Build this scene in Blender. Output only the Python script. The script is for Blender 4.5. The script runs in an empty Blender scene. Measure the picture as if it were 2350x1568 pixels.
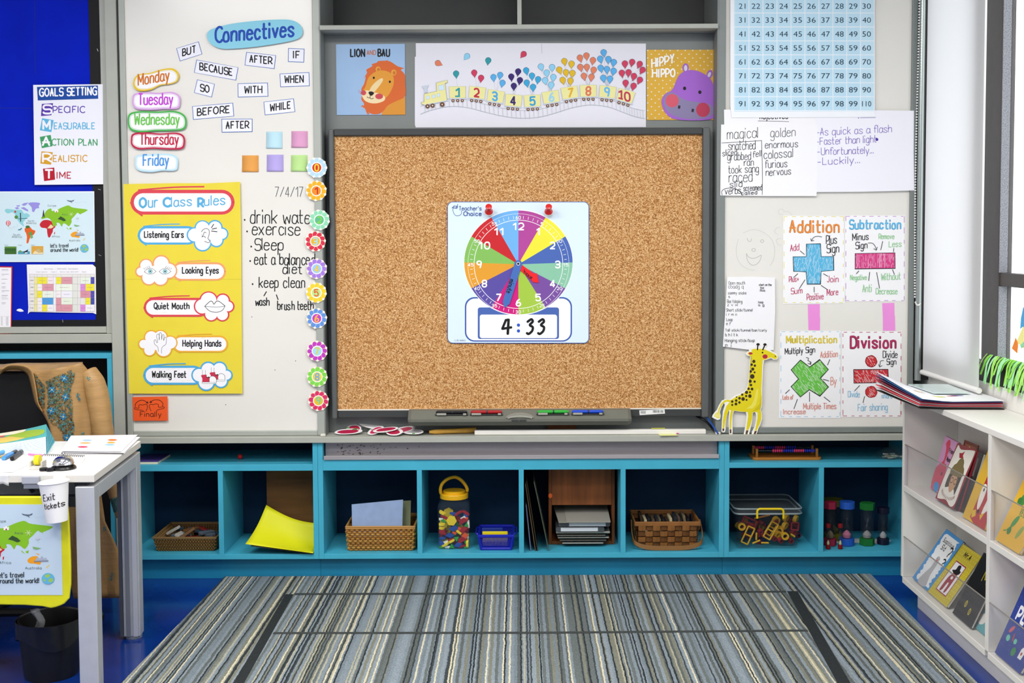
import bpy, math, random
from mathutils import Vector, Matrix
sc = bpy.context.scene
COL = sc.collection
PI = math.pi
RN = random.Random(11)

# ---------------------------------------------------------------- camera, world, lights, exposure
F, U0, V0, TILT, ROLL = 2670.0, 1190.0, 692.0, math.radians(3.06), 0.0043
_f = Vector((0, math.cos(TILT), -math.sin(TILT)))
_u0 = Vector((0, math.sin(TILT), math.cos(TILT)))
_r0 = Vector((1, 0, 0))
_r = _r0 * math.cos(ROLL) - _u0 * math.sin(ROLL)
_u = _u0 * math.cos(ROLL) + _r0 * math.sin(ROLL)
def ray(u, v):
    return _f + _r * ((u - U0) / F) - _u * ((v - V0) / F)
_d = ray(1190, 1325)
H = -_d.z * 5.04 / _d.y
EYE = Vector((0, 0, H))
def P(u, v, Y):                       # point of the photo on the upright plane at distance Y
    d = ray(u, v); return EYE + d * (Y / d.y)
def PX(u, v, X):                      # ... on the side plane at X
    d = ray(u, v); return EYE + d * (X / d.x)
def PZ(u, v, Z=0.0):                  # ... on a level plane at height Z
    d = ray(u, v); return EYE + d * ((Z - H) / d.z)
cd = bpy.data.cameras.new('camera')
cam = bpy.data.objects.new('camera', cd); COL.objects.link(cam)
cd.sensor_width = 36.0; cd.lens = F / 2350 * 36.0
cd.shift_x = (1175 - U0) / 2350; cd.shift_y = (V0 - 784) / 2350
cd.clip_start = 0.05
cam.matrix_world = Matrix(((_r.x, _u.x, -_f.x, 0), (_r.y, _u.y, -_f.y, 0), (_r.z, _u.z, -_f.z, H), (0, 0, 0, 1)))
sc.camera = cam

w = bpy.data.worlds.new('daylight'); sc.world = w; w.use_nodes = True
bg = w.node_tree.nodes['Background']
bg.inputs[0].default_value = (0.93, 0.96, 1.0, 1); bg.inputs[1].default_value = 1.8
def area(name, loc, size, power, rot=(0, 0, 0), col=(1, 1, 1)):
    l = bpy.data.lights.new(name, 'AREA'); l.shape = 'RECTANGLE'
    l.size, l.size_y = size; l.energy = power; l.color = col
    o = bpy.data.objects.new(name, l); COL.objects.link(o); o.location = loc; o.rotation_euler = rot
    return o
for x, y, p in [(-1.5, 3.05, 50), (0.5, 3.05, 40), (-1.5, 1.5, 44), (0.5, 1.5, 20), (-1.5, -0.4, 26), (0.5, -0.4, 14), (-3.1, 0.9, 36)]:  # last, far-left one is an added fill that brightens the bookcase
    area('ceiling_lamp_and_fill', (x, y, 2.93), (1.2, 0.6), p, col=(1, 0.985, 0.95))
vs = sc.view_settings
vs.view_transform = 'Standard'; vs.look = 'None'; vs.gamma = 1.0; vs.use_curve_mapping = False
vs.exposure = 0.02
sc.cycles.use_denoising = True
sc.cycles.max_bounces = 7; sc.cycles.diffuse_bounces = 4; sc.cycles.glossy_bounces = 3
sc.cycles.transmission_bounces = 6; sc.cycles.transparent_max_bounces = 8
sc.cycles.caustics_reflective = False; sc.cycles.caustics_refractive = False
sc.cycles.sample_clamp_indirect = 6

# ---------------------------------------------------------------- materials
def lin(c):
    c /= 255.0
    return c / 12.92 if c <= 0.04045 else ((c + 0.055) / 1.055) ** 2.4
def rgb(h):
    h = h.lstrip('#')
    return tuple(lin(int(h[i:i + 2], 16)) for i in (0, 2, 4)) + (1.0,)
_M = {}
def mat(h, rough=0.6, metal=0.0, spec=0.3, var=0.0, scale=40.0, bump=0.0, bscale=200.0, stretch=None):
    """a plain procedural surface: base colour, optional noise variation and fine bump"""
    k = (h, rough, metal, spec, var, scale, bump, bscale, stretch)
    if k in _M: return _M[k]
    m = bpy.data.materials.new('surface_' + h); m.use_nodes = True
    nt = m.node_tree; b = nt.nodes['Principled BSDF']
    b.inputs['Base Color'].default_value = rgb(h); b.inputs['Roughness'].default_value = rough
    b.inputs['Metallic'].default_value = metal; b.inputs['Specular IOR Level'].default_value = spec
    if var or bump:
        tc = nt.nodes.new('ShaderNodeTexCoord'); mp = nt.nodes.new('ShaderNodeMapping')
        nt.links.new(tc.outputs['Object'], mp.inputs['Vector'])
        if stretch: mp.inputs['Scale'].default_value = stretch
    if var:
        n = nt.nodes.new('ShaderNodeTexNoise'); n.inputs['Scale'].default_value = scale; n.inputs['Detail'].default_value = 5
        nt.links.new(mp.outputs[0], n.inputs['Vector'])
        mr = nt.nodes.new('ShaderNodeMapRange')
        mr.inputs[1].default_value, mr.inputs[2].default_value = 0.3, 0.7
        mr.inputs[3].default_value, mr.inputs[4].default_value = 1 - var, 1 + var
        nt.links.new(n.outputs[0], mr.inputs[0])
        mx = nt.nodes.new('ShaderNodeVectorMath'); mx.operation = 'SCALE'
        mx.inputs[0].default_value = rgb(h)[:3]
        nt.links.new(mr.outputs[0], mx.inputs['Scale']); nt.links.new(mx.outputs[0], b.inputs['Base Color'])
    if bump:
        n2 = nt.nodes.new('ShaderNodeTexNoise'); n2.inputs['Scale'].default_value = bscale
        nt.links.new(mp.outputs[0], n2.inputs['Vector'])
        bp = nt.nodes.new('ShaderNodeBump'); bp.inputs['Strength'].default_value = bump; bp.inputs['Distance'].default_value = 0.002
        nt.links.new(n2.outputs[0], bp.inputs['Height']); nt.links.new(bp.outputs[0], b.inputs['Normal'])
    _M[k] = m
    return m
def clear(name, col=(1, 1, 1, 1), alpha=0.15, rough=0.05, spec=0.5):
    """thin clear plastic or glass: mostly transparent, with a sheen"""
    if name in _M: return _M[name]
    m = bpy.data.materials.new(name); m.use_nodes = True
    b = m.node_tree.nodes['Principled BSDF']
    b.inputs['Base Color'].default_value = col; b.inputs['Alpha'].default_value = alpha
    b.inputs['Roughness'].default_value = rough; b.inputs['Specular IOR Level'].default_value = spec
    _M[name] = m
    return m
def ramp_mat(name, build, rough=0.6, spec=0.3, metal=0.0):
    """material whose base colour comes from build(nodes, links, texcoord) -> socket"""
    m = bpy.data.materials.new(name); m.use_nodes = True
    nt = m.node_tree; b = nt.nodes['Principled BSDF']
    b.inputs['Roughness'].default_value = rough; b.inputs['Specular IOR Level'].default_value = spec; b.inputs['Metallic'].default_value = metal
    tc = nt.nodes.new('ShaderNodeTexCoord')
    nt.links.new(build(nt, tc), b.inputs['Base Color'])
    return m
def ramp(nt, sock, stops, interp='LINEAR'):
    r = nt.nodes.new('ShaderNodeValToRGB'); cr = r.color_ramp; cr.interpolation = interp
    while len(cr.elements) < len(stops): cr.elements.new(0.5)
    for e, (p, h) in zip(cr.elements, stops):
        e.position = p; e.color = rgb(h)
    nt.links.new(sock, r.inputs[0]); return r.outputs[0]
def tex(nt, kind, vec, **kw):
    n = nt.nodes.new('ShaderNodeTex' + kind)
    for k, v in kw.items(): n.inputs[k].default_value = v
    nt.links.new(vec, n.inputs['Vector']); return n
def mapping(nt, vec, scale=(1, 1, 1), rot=(0, 0, 0)):
    m = nt.nodes.new('ShaderNodeMapping'); m.inputs['Scale'].default_value = scale; m.inputs['Rotation'].default_value = rot
    nt.links.new(vec, m.inputs['Vector']); return m.outputs[0]

# ---------------------------------------------------------------- tagging
def tag(o, label=None, cat=None, group=None, kind=None):
    if label: o['label'] = label
    if cat: o['category'] = cat
    if group: o['group'] = group
    if kind: o['kind'] = kind
    return o
def thing(name, loc, label, cat, group=None, rz=0.0):
    o = bpy.data.objects.new(name, None); COL.objects.link(o)
    o.location = loc; o.rotation_euler.z = rz; o.empty_display_size = 0.05
    return tag(o, label, cat, group)
def kids(o):
    return [c for c in bpy.data.objects if c.parent == o]
def copy_tree(o, parent=None):
    c = o.copy(); COL.objects.link(c); c.parent = parent
    for ch in kids(o): copy_tree(ch, c)
    return c

# ---------------------------------------------------------------- mesh builder (points given in world space, or in the thing's own space)
class MB:
    def __init__(s): s.v, s.f, s.mi, s.ms = [], [], [], []
    def _m(s, m):
        if isinstance(m, str): m = mat(m)
        if m not in s.ms: s.ms.append(m)
        return s.ms.index(m)
    def face(s, pts, m):
        b = len(s.v); s.v += [tuple(p) for p in pts]; s.f.append(tuple(range(b, b + len(pts)))); s.mi.append(s._m(m))
    def add(s, vs_, fs, m):
        b = len(s.v); k = s._m(m); s.v += [tuple(p) for p in vs_]
        for f in fs: s.f.append(tuple(b + i for i in f)); s.mi.append(k)
        return s
    def box(s, x0, x1, y0, y1, z0, z1, m, M=None):
        vs_ = [Vector((x, y, z)) for x in (x0, x1) for y in (y0, y1) for z in (z0, z1)]
        if M is not None: vs_ = [M @ v for v in vs_]
        return s.add(vs_, [(0, 1, 3, 2), (4, 6, 7, 5), (0, 4, 5, 1), (2, 3, 7, 6), (0, 2, 6, 4), (1, 5, 7, 3)], m)
    def prism(s, pts, vec, m, ms=None):
        """polygon of 3-D points pushed along vec"""
        n = len(pts); vec = Vector(vec); a = [Vector(p) for p in pts]
        s.add(a + [p + vec for p in a], [tuple(range(n)), tuple(range(2 * n - 1, n - 1, -1))], m)
        b = len(s.v) - 2 * n; k = s._m(ms or m)
        for i in range(n):
            j = (i + 1) % n; s.f.append((b + j, b + i, b + n + i, b + n + j)); s.mi.append(k)
        return s
    def tube(s, pts, r, m, n=8, closed=False, cap=True):
        pts = [Vector(p) for p in pts]; N = len(pts)
        rs = r if isinstance(r, (list, tuple)) else [r] * N
        vs_, fs = [], []; up = None
        for i, p in enumerate(pts):
            if closed: t = pts[(i + 1) % N] - pts[i - 1]
            else: t = pts[min(i + 1, N - 1)] - pts[max(i - 1, 0)]
            t.normalize()
            if up is None: up = Vector((0, 0, 1)) if abs(t.z) < 0.9 else Vector((1, 0, 0))
            a = t.cross(up)
            if a.length < 1e-6: a = t.orthogonal()
            a.normalize(); up = a.cross(t).normalized()
            for k in range(n):
                an = 2 * PI * k / n; vs_.append(p + (a * math.cos(an) + up * math.sin(an)) * rs[i])
        for i in range(N if closed else N - 1):
            j = (i + 1) % N
            for k in range(n):
                l = (k + 1) % n; fs.append((i * n + k, i * n + l, j * n + l, j * n + k))
        if cap and not closed: fs += [tuple(range(n - 1, -1, -1)), tuple(range((N - 1) * n, N * n))]
        return s.add(vs_, fs, m)
    def lathe(s, prof, c, m, n=24, M=None, cap=True):
        """profile [(r, z)] spun about z at c"""
        vs_, fs = [], []; c = Vector(c)
        for r, z in prof:
            for k in range(n):
                a = 2 * PI * k / n; p = Vector((r * math.cos(a), r * math.sin(a), z))
                vs_.append(c + (M @ p if M is not None else p))
        for i in range(len(prof) - 1):
            for k in range(n):
                l = (k + 1) % n; fs.append((i * n + k, i * n + l, (i + 1) * n + l, (i + 1) * n + k))
        if cap: fs += [tuple(range(n - 1, -1, -1)), tuple(range((len(prof) - 1) * n, len(prof) * n))]
        return s.add(vs_, fs, m)
    def grid(s, fn, nu, nv, m, cu=False):
        vs_ = [fn(i / nu, j / nv) for i in range(nu if cu else nu + 1) for j in range(nv + 1)]
        W = nv + 1; fs = []
        for i in range(nu):
            a, b = i * W, ((i + 1) % nu if cu else i + 1) * W
            for j in range(nv): fs.append((a + j, b + j, b + j + 1, a + j + 1))
        return s.add(vs_, fs, m)
    def sphere(s, c, r, m, nu=12, nv=8, sc_=(1, 1, 1)):
        c = Vector(c)
        return s.lathe([(r * sc_[0] * max(math.sin(PI * j / nv), 1e-4), -r * sc_[2] * math.cos(PI * j / nv)) for j in range(nv + 1)], c, m, nu)
    def build(s, name, parent=None, smooth=False, bevel=0.0, loc=None, world=True, solid=0.0, sub=0, segs=2):
        """links ONE mesh object; its points were given in world space (world) or the parent's space"""
        me = bpy.data.meshes.new(name)
        vs_ = [Vector(v) for v in s.v]
        if parent is not None:
            if world:
                inv = parent_matrix(parent).inverted(); vs_ = [inv @ v for v in vs_]
            org = Vector((0, 0, 0))
        else:
            xs, ys, zs = zip(*vs_) if vs_ else ((0,), (0,), (0,))
            org = Vector(loc) if loc is not None else Vector(((min(xs) + max(xs)) / 2, (min(ys) + max(ys)) / 2, min(zs)))
        me.from_pydata([v - org for v in vs_], [], s.f)
        for m in s.ms: me.materials.append(m)
        me.polygons.foreach_set('material_index', s.mi)
        if smooth:
            me.polygons.foreach_set('use_smooth', [True] * len(me.polygons))
            me.set_sharp_from_angle(angle=math.radians(smooth if smooth is not True else 40))
        me.update()
        o = bpy.data.objects.new(name, me); COL.objects.link(o)
        o.location = org
        if parent is not None: o.parent = parent
        if solid:
            md = o.modifiers.new('thickness', 'SOLIDIFY'); md.thickness = solid; md.offset = 0
        if sub:
            md = o.modifiers.new('smooth', 'SUBSURF'); md.levels = md.render_levels = sub
        if bevel:
            md = o.modifiers.new('edges', 'BEVEL'); md.width = bevel; md.segments = segs; md.limit_method = 'ANGLE'; md.angle_limit = math.radians(50)
        return o
def parent_matrix(o):
    m = Matrix.LocRotScale(o.location, o.rotation_euler, o.scale)
    return parent_matrix(o.parent) @ m if o.parent is not None else m
def part_box(name, parent, x0, x1, y0, y1, z0, z1, m, bevel=0.0015):
    return MB().box(x0, x1, y0, y1, z0, z1, m).build(name, parent, bevel=bevel)

# ---------------------------------------------------------------- lettering: a single-stroke alphabet (x, y pairs in hex, base line at y=3, capitals to b)
_G = {'a': '5 ~4738180604133345 ~48454453', 'b': '5 0b03 ~0618384744331304', 'c': '5 ~4738180605133344', 'd': '5 ~4738180604133345 4b43',
 'e': '5 ~06464738180604133344', 'f': '4 ~4a3b1a13 0838', 'g': '5 ~4738180604133345 ~484441301001', 'h': '5 0b03 ~0618384743', 'i': '1 0803 0a0b',
 'j': '2 ~181100 1a1b', 'k': '5 0b03 4805 1643', 'l': '1 0b03', 'm': '7 0803 ~0618283733 ~3648586763', 'n': '5 0803 ~0618384743',
 'o': '5 ~180604133344463818', 'p': '5 0800 ~0618384744331304', 'q': '5 ~4738180604133345 4840', 'r': '4 0803 ~061838', 's': '5 ~47381807163544331304',
 't': '4 ~1b142333 0838', 'u': '5 ~0804133344 4843', 'v': '5 082348', 'w': '7 0813375368', 'x': '5 0843 4803', 'y': '5 0823 4810', 'z': '5 08480343',
 'A': '5 032b43 0646', 'B': '5 030b ~0b3b493707 ~0737553303', 'C': '5 ~5a4b2b0905234354', 'D': '5 030b ~0b3b59553303', 'E': '5 4b0b0343 0737',
 'F': '5 4b0b03 0737', 'G': '6 ~5a4b2b0905234355 375753', 'H': '6 0b03 5b53 0757', 'I': '1 0b03', 'J': '4 ~3b35231304', 'K': '5 0b03 4b06 1743',
 'L': '5 0b0343', 'M': '7 030b356b63', 'N': '6 030b535b', 'O': '6 ~2b0905233355593b2b', 'P': '5 030b ~0b3b593606', 'Q': '6 ~2b0905233355593b2b 3562',
 'R': '5 030b ~0b3b593606 2653', 'S': '5 ~5a4b1b09174755431304', 'T': '5 0b4b 2b23', 'U': '6 ~0b0805134355585b', 'V': '5 0b234b', 'W': '7 0b1339536b',
 'X': '5 0b43 4b03', 'Y': '5 0b274b 2723', 'Z': '5 0b4b0343', '0': '5 ~1b0905133345493b1b', '1': '3 092b23', '2': '5 ~0a1b3b4947 470343',
 '3': '5 ~0a1b3b493717 ~173745331304', '4': '5 3b0545 3b33', '5': '5 4b0b07 ~0718384644331304', '6': '5 ~3b190513334537171605', '7': '5 0b4b13',
 '8': '5 ~1b091737493b1b ~17051333453717', '9': '5 ~493717091b3b4933', '-': '4 0636', '.': '1 0304', ':': '1 0405 0809', '!': '1 0b06 0304',
 '?': '5 ~0a1b3b493625 2324', "'": '1 0b09', ',': '1 0402', '/': '5 034b', '+': '5 0646 2428', '(': '2 ~2b0905 ~052313', ')': '2 ~0b2925 ~252303', ' ': '3'}
def crom(pts, k=4):
    if len(pts) < 3: return pts
    out = []; n = len(pts)
    for i in range(n - 1):
        p0 = pts[max(i - 1, 0)]; p1 = pts[i]; p2 = pts[i + 1]; p3 = pts[min(i + 2, n - 1)]
        for j in range(k):
            t = j / k
            out.append(tuple(0.5 * (2 * p1[a] + (p2[a] - p0[a]) * t + (2 * p0[a] - 5 * p1[a] + 4 * p2[a] - p3[a]) * t * t + (3 * p1[a] - p0[a] - 3 * p2[a] + p3[a]) * t ** 3) for a in range(len(p1))))
    out.append(tuple(pts[-1])); return out
def closed_crom(pts, k=4):
    n = len(pts); ext = [pts[-1]] + list(pts) + [pts[0], pts[1]]
    return crom(ext, k)[k:-k][:n * k]
def glyphs(s, gap=1.3):
    x = 0; out = []
    for ch in s:
        g = _G.get(ch, '5').split(); adv = int(g[0])
        for st in g[1:]:
            sm = st[0] == '~'; st = st.lstrip('~')
            pts = [(x + int(st[i], 16), int(st[i + 1], 16) - 3.0) for i in range(0, len(st), 2)]
            out.append(crom(pts, 4) if sm else pts)
        x += (adv - 1 if adv > 1 else 0.4) + gap
    return out, max(x - gap, 1)
_BT = {}
def bfont(s, off):
    k = (s, off)
    if k not in _BT:
        c = bpy.data.curves.new('type', 'FONT'); c.body = s; c.offset = off; c.resolution_u = 3
        o = bpy.data.objects.new('type', c); COL.objects.link(o)
        dg = bpy.context.evaluated_depsgraph_get()
        m = bpy.data.meshes.new_from_object(o.evaluated_get(dg))
        vs_ = [(v.co.x, v.co.y) for v in m.vertices]; fs = [tuple(p.vertices) for p in m.polygons]
        bpy.data.meshes.remove(m); bpy.data.objects.remove(o); bpy.data.curves.remove(c)
        x0 = min(v[0] for v in vs_); x1 = max(v[0] for v in vs_)
        _BT[k] = ([(v[0] - x0, v[1]) for v in vs_], fs, x1 - x0)
    return _BT[k]

class Sheet(MB):
    """flat printed matter: everything is drawn in a plane whose (x, y) are read off the photograph and carried to the thing's real plane.
    fn(x, y, h) gives the world point h metres in front of the plane."""
    def __init__(s, fn, ox=0, oy=0, k=1.0, lay=1.2e-5):
        super().__init__(); s.fn = fn; s.h = 0.0; s.lay = lay; s.tf(ox, oy, k)
    def tf(s, ox=0, oy=0, k=1.0, ky=None): s.ox, s.oy, s.k, s.ky = ox, oy, k, ky or k; return s
    def w(s, x, y, h=None): return s.fn(s.ox + x / s.k, s.oy + y / s.ky, s.h if h is None else h)
    def up(s): s.h += s.lay
    def base(s, pts, col, th=0.0006, edge=None):
        a = [Vector(s.w(x, y, th)) for x, y in pts]; b = [Vector(s.w(x, y, 0)) for x, y in pts]
        n = len(a); s.add(a + b, [tuple(range(n)), tuple(range(2 * n - 1, n - 1, -1))], col)
        o = len(s.v) - 2 * n; k = s._m(edge or col)
        for i in range(n):
            j = (i + 1) % n; s.f.append((o + j, o + i, o + n + i, o + n + j)); s.mi.append(k)
        s.h = th; s.up(); return s
    def poly(s, pts, col):
        s.face([s.w(x, y) for x, y in pts], col); s.up(); return s
    def rect(s, x0, y0, x1, y1, col): return s.poly([(x0, y0), (x1, y0), (x1, y1), (x0, y1)], col)
    def ell(s, cx, cy, rx, ry, col, rot=0, n=20): return s.poly(ellipse(cx, cy, rx, ry, rot, n), col)
    def stroke(s, pts, wd, col, up=True, closed=False, taper=False):
        if closed: pts = list(pts) + [pts[0]]
        q = [pts[0]]
        for p in pts[1:]:
            if abs(p[0] - q[-1][0]) + abs(p[1] - q[-1][1]) > 1e-6: q.append(p)
        if len(q) < 2: return s
        if not closed and not taper:                    # break at sharp corners so that the line keeps its width
            cut = [i for i in range(1, len(q) - 1) if sum(a * b for a, b in zip(_dir(q[i - 1], q[i]), _dir(q[i], q[i + 1]))) < 0.45]
            if cut:
                for a, b in zip([0] + cut, cut + [len(q) - 1]): s.stroke(q[a:b + 1], wd, col, up=False)
                if up: s.up()
                return s
        n = len(q); L, Rr = [], []
        for i in range(n):
            d0 = _dir(q[i - 1], q[i]) if i else (_dir(q[-2], q[-1]) if closed else None)
            d1 = _dir(q[i], q[i + 1]) if i < n - 1 else (_dir(q[0], q[1]) if closed else None)
            d0 = d0 or d1; d1 = d1 or d0
            nx, ny = -(d0[1] + d1[1]), d0[0] + d1[0]; l = math.hypot(nx, ny)
            if l < 0.3: nx, ny, l = -d0[1], d0[0], 1.0
            nx /= l; ny /= l
            c = max(nx * -d0[1] + ny * d0[0], 0.7)
            hw = wd / 2 / c
            if taper: hw *= 0.35 + 0.65 * math.sin(PI * (0.08 + 0.84 * i / (n - 1)))
            L.append((q[i][0] + nx * hw, q[i][1] + ny * hw)); Rr.append((q[i][0] - nx * hw, q[i][1] - ny * hw))
        if not closed:                                  # rounded ends
            d = _dir(q[0], q[1]); e = wd * 0.35
            c0 = [(q[0][0] - d[0] * e - d[1] * wd * a, q[0][1] - d[1] * e + d[0] * wd * a) for a in (0.3, -0.3)]
            d = _dir(q[-2], q[-1])
            c1 = [(q[-1][0] + d[0] * e - d[1] * wd * a, q[-1][1] + d[1] * e + d[0] * wd * a) for a in (0.3, -0.3)]
            L = [c0[0]] + L + [c1[0]]; Rr = [c0[1]] + Rr + [c1[1]]
        vs_ = []; e_ = 8e-7
        for i, (a, b) in enumerate(zip(L, Rr)): vs_ += [s.w(a[0], a[1], s.h + e_ * i), s.w(b[0], b[1], s.h + e_ * i)]
        s.h += 4e-6
        s.add(vs_, [(2 * i, 2 * i + 1, 2 * i + 3, 2 * i + 2) for i in range(len(L) - 1)], col)
        if up: s.up()
        return s
    def text(s, t, x0, yb, x1, h, col, wd, y1=None, jit=0.0, slant=0.0):
        """hand lettering from (x0, yb) to x1 (base line ends at y1), capital height h"""
        gs, W = glyphs(t, 1.05 + 8.0 * wd / h); kx = (x1 - x0) / W; ky = h / 8.0
        sl = ((y1 - yb) if y1 is not None else 0.0) / (x1 - x0)
        for g in gs:
            dx, dy = RN.uniform(-jit, jit), RN.uniform(-jit, jit)
            s.stroke([(x0 + px * kx + py * ky * slant + dx, yb - py * ky + sl * px * kx + dy) for px, py in g], wd, col, up=False)
        s.up(); return s
    def btext(s, t, x0, yb, x1, h, col, off=0.0, y1=None):
        """upright sans type from (x0, yb) to x1, capital height h"""
        vs_, fs, W = bfont(t, off); kx = (x1 - x0) / W; ky = h / 0.69
        sl = ((y1 - yb) if y1 is not None else 0.0) / (x1 - x0)
        s.add([s.w(x0 + a * kx, yb - b * ky + sl * a * kx) for a, b in vs_], fs, col); s.up(); return s
    def crayon(s, pts, wd, col, n=3, jit=1.5, closed=True):
        for _ in range(n):
            q = [(x + RN.uniform(-jit, jit), y + RN.uniform(-jit, jit)) for x, y in pts]
            s.stroke(q, wd * RN.uniform(0.5, 1.0), col, closed=closed, up=False)
        s.up(); return s
    def hatch(s, pts, ang, gap, wd, col, ln=0.5, jit=2.0):
        """short pale strokes inside a coloured-in shape"""
        xs = [p[0] for p in pts]; ys = [p[1] for p in pts]; cx, cy = sum(xs) / len(xs), sum(ys) / len(ys)
        ca, sa = math.cos(ang), math.sin(ang); rr = max(max(xs) - min(xs), max(ys) - min(ys)) * 0.75
        t = -rr
        while t < rr:
            run = []; a = -rr
            while a < rr:
                x, y = cx + ca * a - sa * t, cy + sa * a + ca * t
                if inside(x, y, pts) and RN.random() < ln: run.append((x + RN.uniform(-jit, jit) * 0.4, y + RN.uniform(-jit, jit) * 0.4))
                else:
                    if len(run) > 1: s.stroke(run, wd * RN.uniform(0.5, 1.3), col, up=False)
                    run = []
                a += gap * 1.6
            if len(run) > 1: s.stroke(run, wd, col, up=False)
            t += gap * RN.uniform(0.7, 1.4)
        s.up(); return s
def inside(x, y, pts):
    c = False; j = len(pts) - 1
    for i in range(len(pts)):
        if (pts[i][1] > y) != (pts[j][1] > y) and x < (pts[j][0] - pts[i][0]) * (y - pts[i][1]) / (pts[j][1] - pts[i][1]) + pts[i][0]: c = not c
        j = i
    return c
def _dir(a, b):
    dx, dy = b[0] - a[0], b[1] - a[1]; l = math.hypot(dx, dy) or 1.0
    return (dx / l, dy / l)
def ellipse(cx, cy, rx, ry, rot=0, n=20):
    c, s_ = math.cos(rot), math.sin(rot)
    return [(cx + rx * math.cos(2 * PI * i / n) * c - ry * math.sin(2 * PI * i / n) * s_, cy + rx * math.cos(2 * PI * i / n) * s_ + ry * math.sin(2 * PI * i / n) * c) for i in range(n)]
def rrect(x0, y0, x1, y1, r, n=5):
    out = []
    for cx, cy, a in ((x1 - r, y0 + r, -PI / 2), (x1 - r, y1 - r, 0), (x0 + r, y1 - r, PI / 2), (x0 + r, y0 + r, PI)):
        out += [(cx + r * math.cos(a + PI / 2 * i / n), cy + r * math.sin(a + PI / 2 * i / n)) for i in range(n + 1)]
    return out
def xy(s): # 'x,y x,y ...' -> points
    return [tuple(float(a) for a in p.split(',')) for p in s.split()]
def wall(Y):                                        # a plane facing the room at distance Y
    return lambda x, y, h: P(x, y, Y) - Vector((0, h, 0))
def quad_plane(a, b, c, d):
    """plane through four corners (top left, top right, bottom right, bottom left); x, y run 0..1"""
    a, b, c, d = map(Vector, (a, b, c, d)); n = (d - a).cross(b - a).normalized()
    return lambda x, y, h: (a * (1 - x) + b * x) * (1 - y) + (d * (1 - x) + c * x) * y + n * h
# ================================================================ the setting
def X5(u, v=1180, Y=5.0): return P(u, v, Y).x
def Z5(v, u=1190, Y=5.0): return P(u, v, Y).z
CEIL = 2.96; XW = 1.78; YB = 5.42
def struct(name, mb, **kw):
    return tag(mb.build(name, **kw), kind='structure')
M_floor = mat('#0b3284', 0.16, 0, 0.5, var=0.18, scale=6.0)
M_wall = mat('#e9e8e2', 0.7, var=0.02, scale=8)
struct('floor', MB().box(-4.2, 2.2, -2.2, YB + 0.1, -0.1, 0.0, M_floor))
struct('ceiling', MB().box(-4.2, 2.2, -2.2, YB + 0.1, CEIL, CEIL + 0.1, mat('#eceae4', 0.9)))
struct('wall_back', MB().box(-4.2, 2.2, YB, YB + 0.12, 0, CEIL, M_wall))
struct('wall_front', MB().box(-4.2, 2.2, -2.32, -2.2, 0, CEIL, mat('#c9c6be', 0.8)))
struct('wall_left', MB().box(-4.2, -4.08, -2.2, YB, 0, CEIL, M_wall))

# side wall with the windows: a low wall, panes in dark metal frames above
XF, YBK = 1.547, 4.66                                    # bookcase front face and far end
ZTOP = PX(2164, 940, XF).z                               # bookcase top
ZS = ZTOP + 0.075                                        # window sill
struct('wall_right', MB().box(XW, XW + 0.2, -2.2, YB, 0, ZS, M_wall).box(XW, XW + 0.2, 5.03, YB, ZS, CEIL, M_wall).box(XW, XW + 0.2, -2.2, YB, CEIL - 0.12, CEIL, M_wall))
M_frame = mat('#4a4644', 0.45, 0.2, 0.4, var=0.08, scale=30)
M_frame_dark = mat('#2b2829', 0.5, 0.2, 0.4)
ZTR = PX(2300, 640, 1.80).z                              # transom height
win = tag(bpy.data.objects.new('window_1', None), kind='structure'); COL.objects.link(win); win.location = (1.82, 4.3, ZS)
ym = [5.03, 4.40, 2.9, 1.4, -0.1, -1.6]
for i, y in enumerate(ym):
    a, b = (0.05, 0.0) if i == 0 else (0.075, 0.075)
    MB().box(1.785, 1.835, y - a, y + b, ZS, CEIL - 0.12, M_frame).build('mullion', win, bevel=0.003)
MB().box(1.79, 1.833, -1.6, 4.33, ZTR - 0.027, ZTR + 0.022, M_frame).build('transom', win, bevel=0.003)
MB().box(1.782, 1.836, -1.6, 5.0, ZS, ZS + 0.07, M_frame_dark).build('bottom_rail', win, bevel=0.003)
MB().box(1.79, 1.834, -1.6, 5.0, CEIL - 0.18, CEIL - 0.12, M_frame_dark).build('top_rail', win, bevel=0.003)
M_glass = clear('window_glass', (0.96, 0.98, 1, 1), 0.06, 0.03)
for i in range(len(ym) - 1):
    y1, y0 = ym[i] - 0.075, ym[i + 1] + 0.075
    MB().box(1.816, 1.821, y0, y1, ZS + 0.07, ZTR - 0.027, M_glass).build('pane', win)
    MB().box(1.816, 1.821, y0, y1, ZTR + 0.022, CEIL - 0.18, M_glass).build('pane', win)
M_fs = mat('#8b8e94', 0.5, 0, 0.4, var=0.45, scale=260)
for z0, z1 in ((ZS + 0.07, ZTR - 0.028), (ZTR + 0.023, CEIL - 0.18)):
    MB().box(1.786, 1.8155, 4.3195, 4.3248, z0, z1, M_fs).build('frosted_strip', win)

# ================================================================ wall units
M_grey = mat('#aeb0a6', 0.5, 0, 0.35, var=0.03, scale=14, bump=0.04, bscale=300)
M_grey_d = mat('#6f7270', 0.5, 0, 0.35, var=0.05, scale=10)
M_niche = mat('#7d8280', 0.45, 0, 0.4, var=0.05, scale=5)
M_niche_shade = mat('#3e4040', 0.5, 0, 0.3, var=0.06, scale=6)  # niche grey darkened, the upper recess's shadow painted in
M_black = mat('#0c0c0e', 0.6)
M_teal = mat('#45adc9', 0.42, 0, 0.4, var=0.05, scale=9, bump=0.05, bscale=120)
M_teal_in = mat('#256f92', 0.55, 0, 0.3, var=0.08, scale=7)
M_teal_shade = mat('#11314e', 0.7, 0, 0.2, var=0.15, scale=6)  # cabinet teal darkened to navy: cubby shade put into the colour
M_plinth = mat('#1d7ea5', 0.4, 0, 0.4, var=0.08, scale=4)
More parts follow.
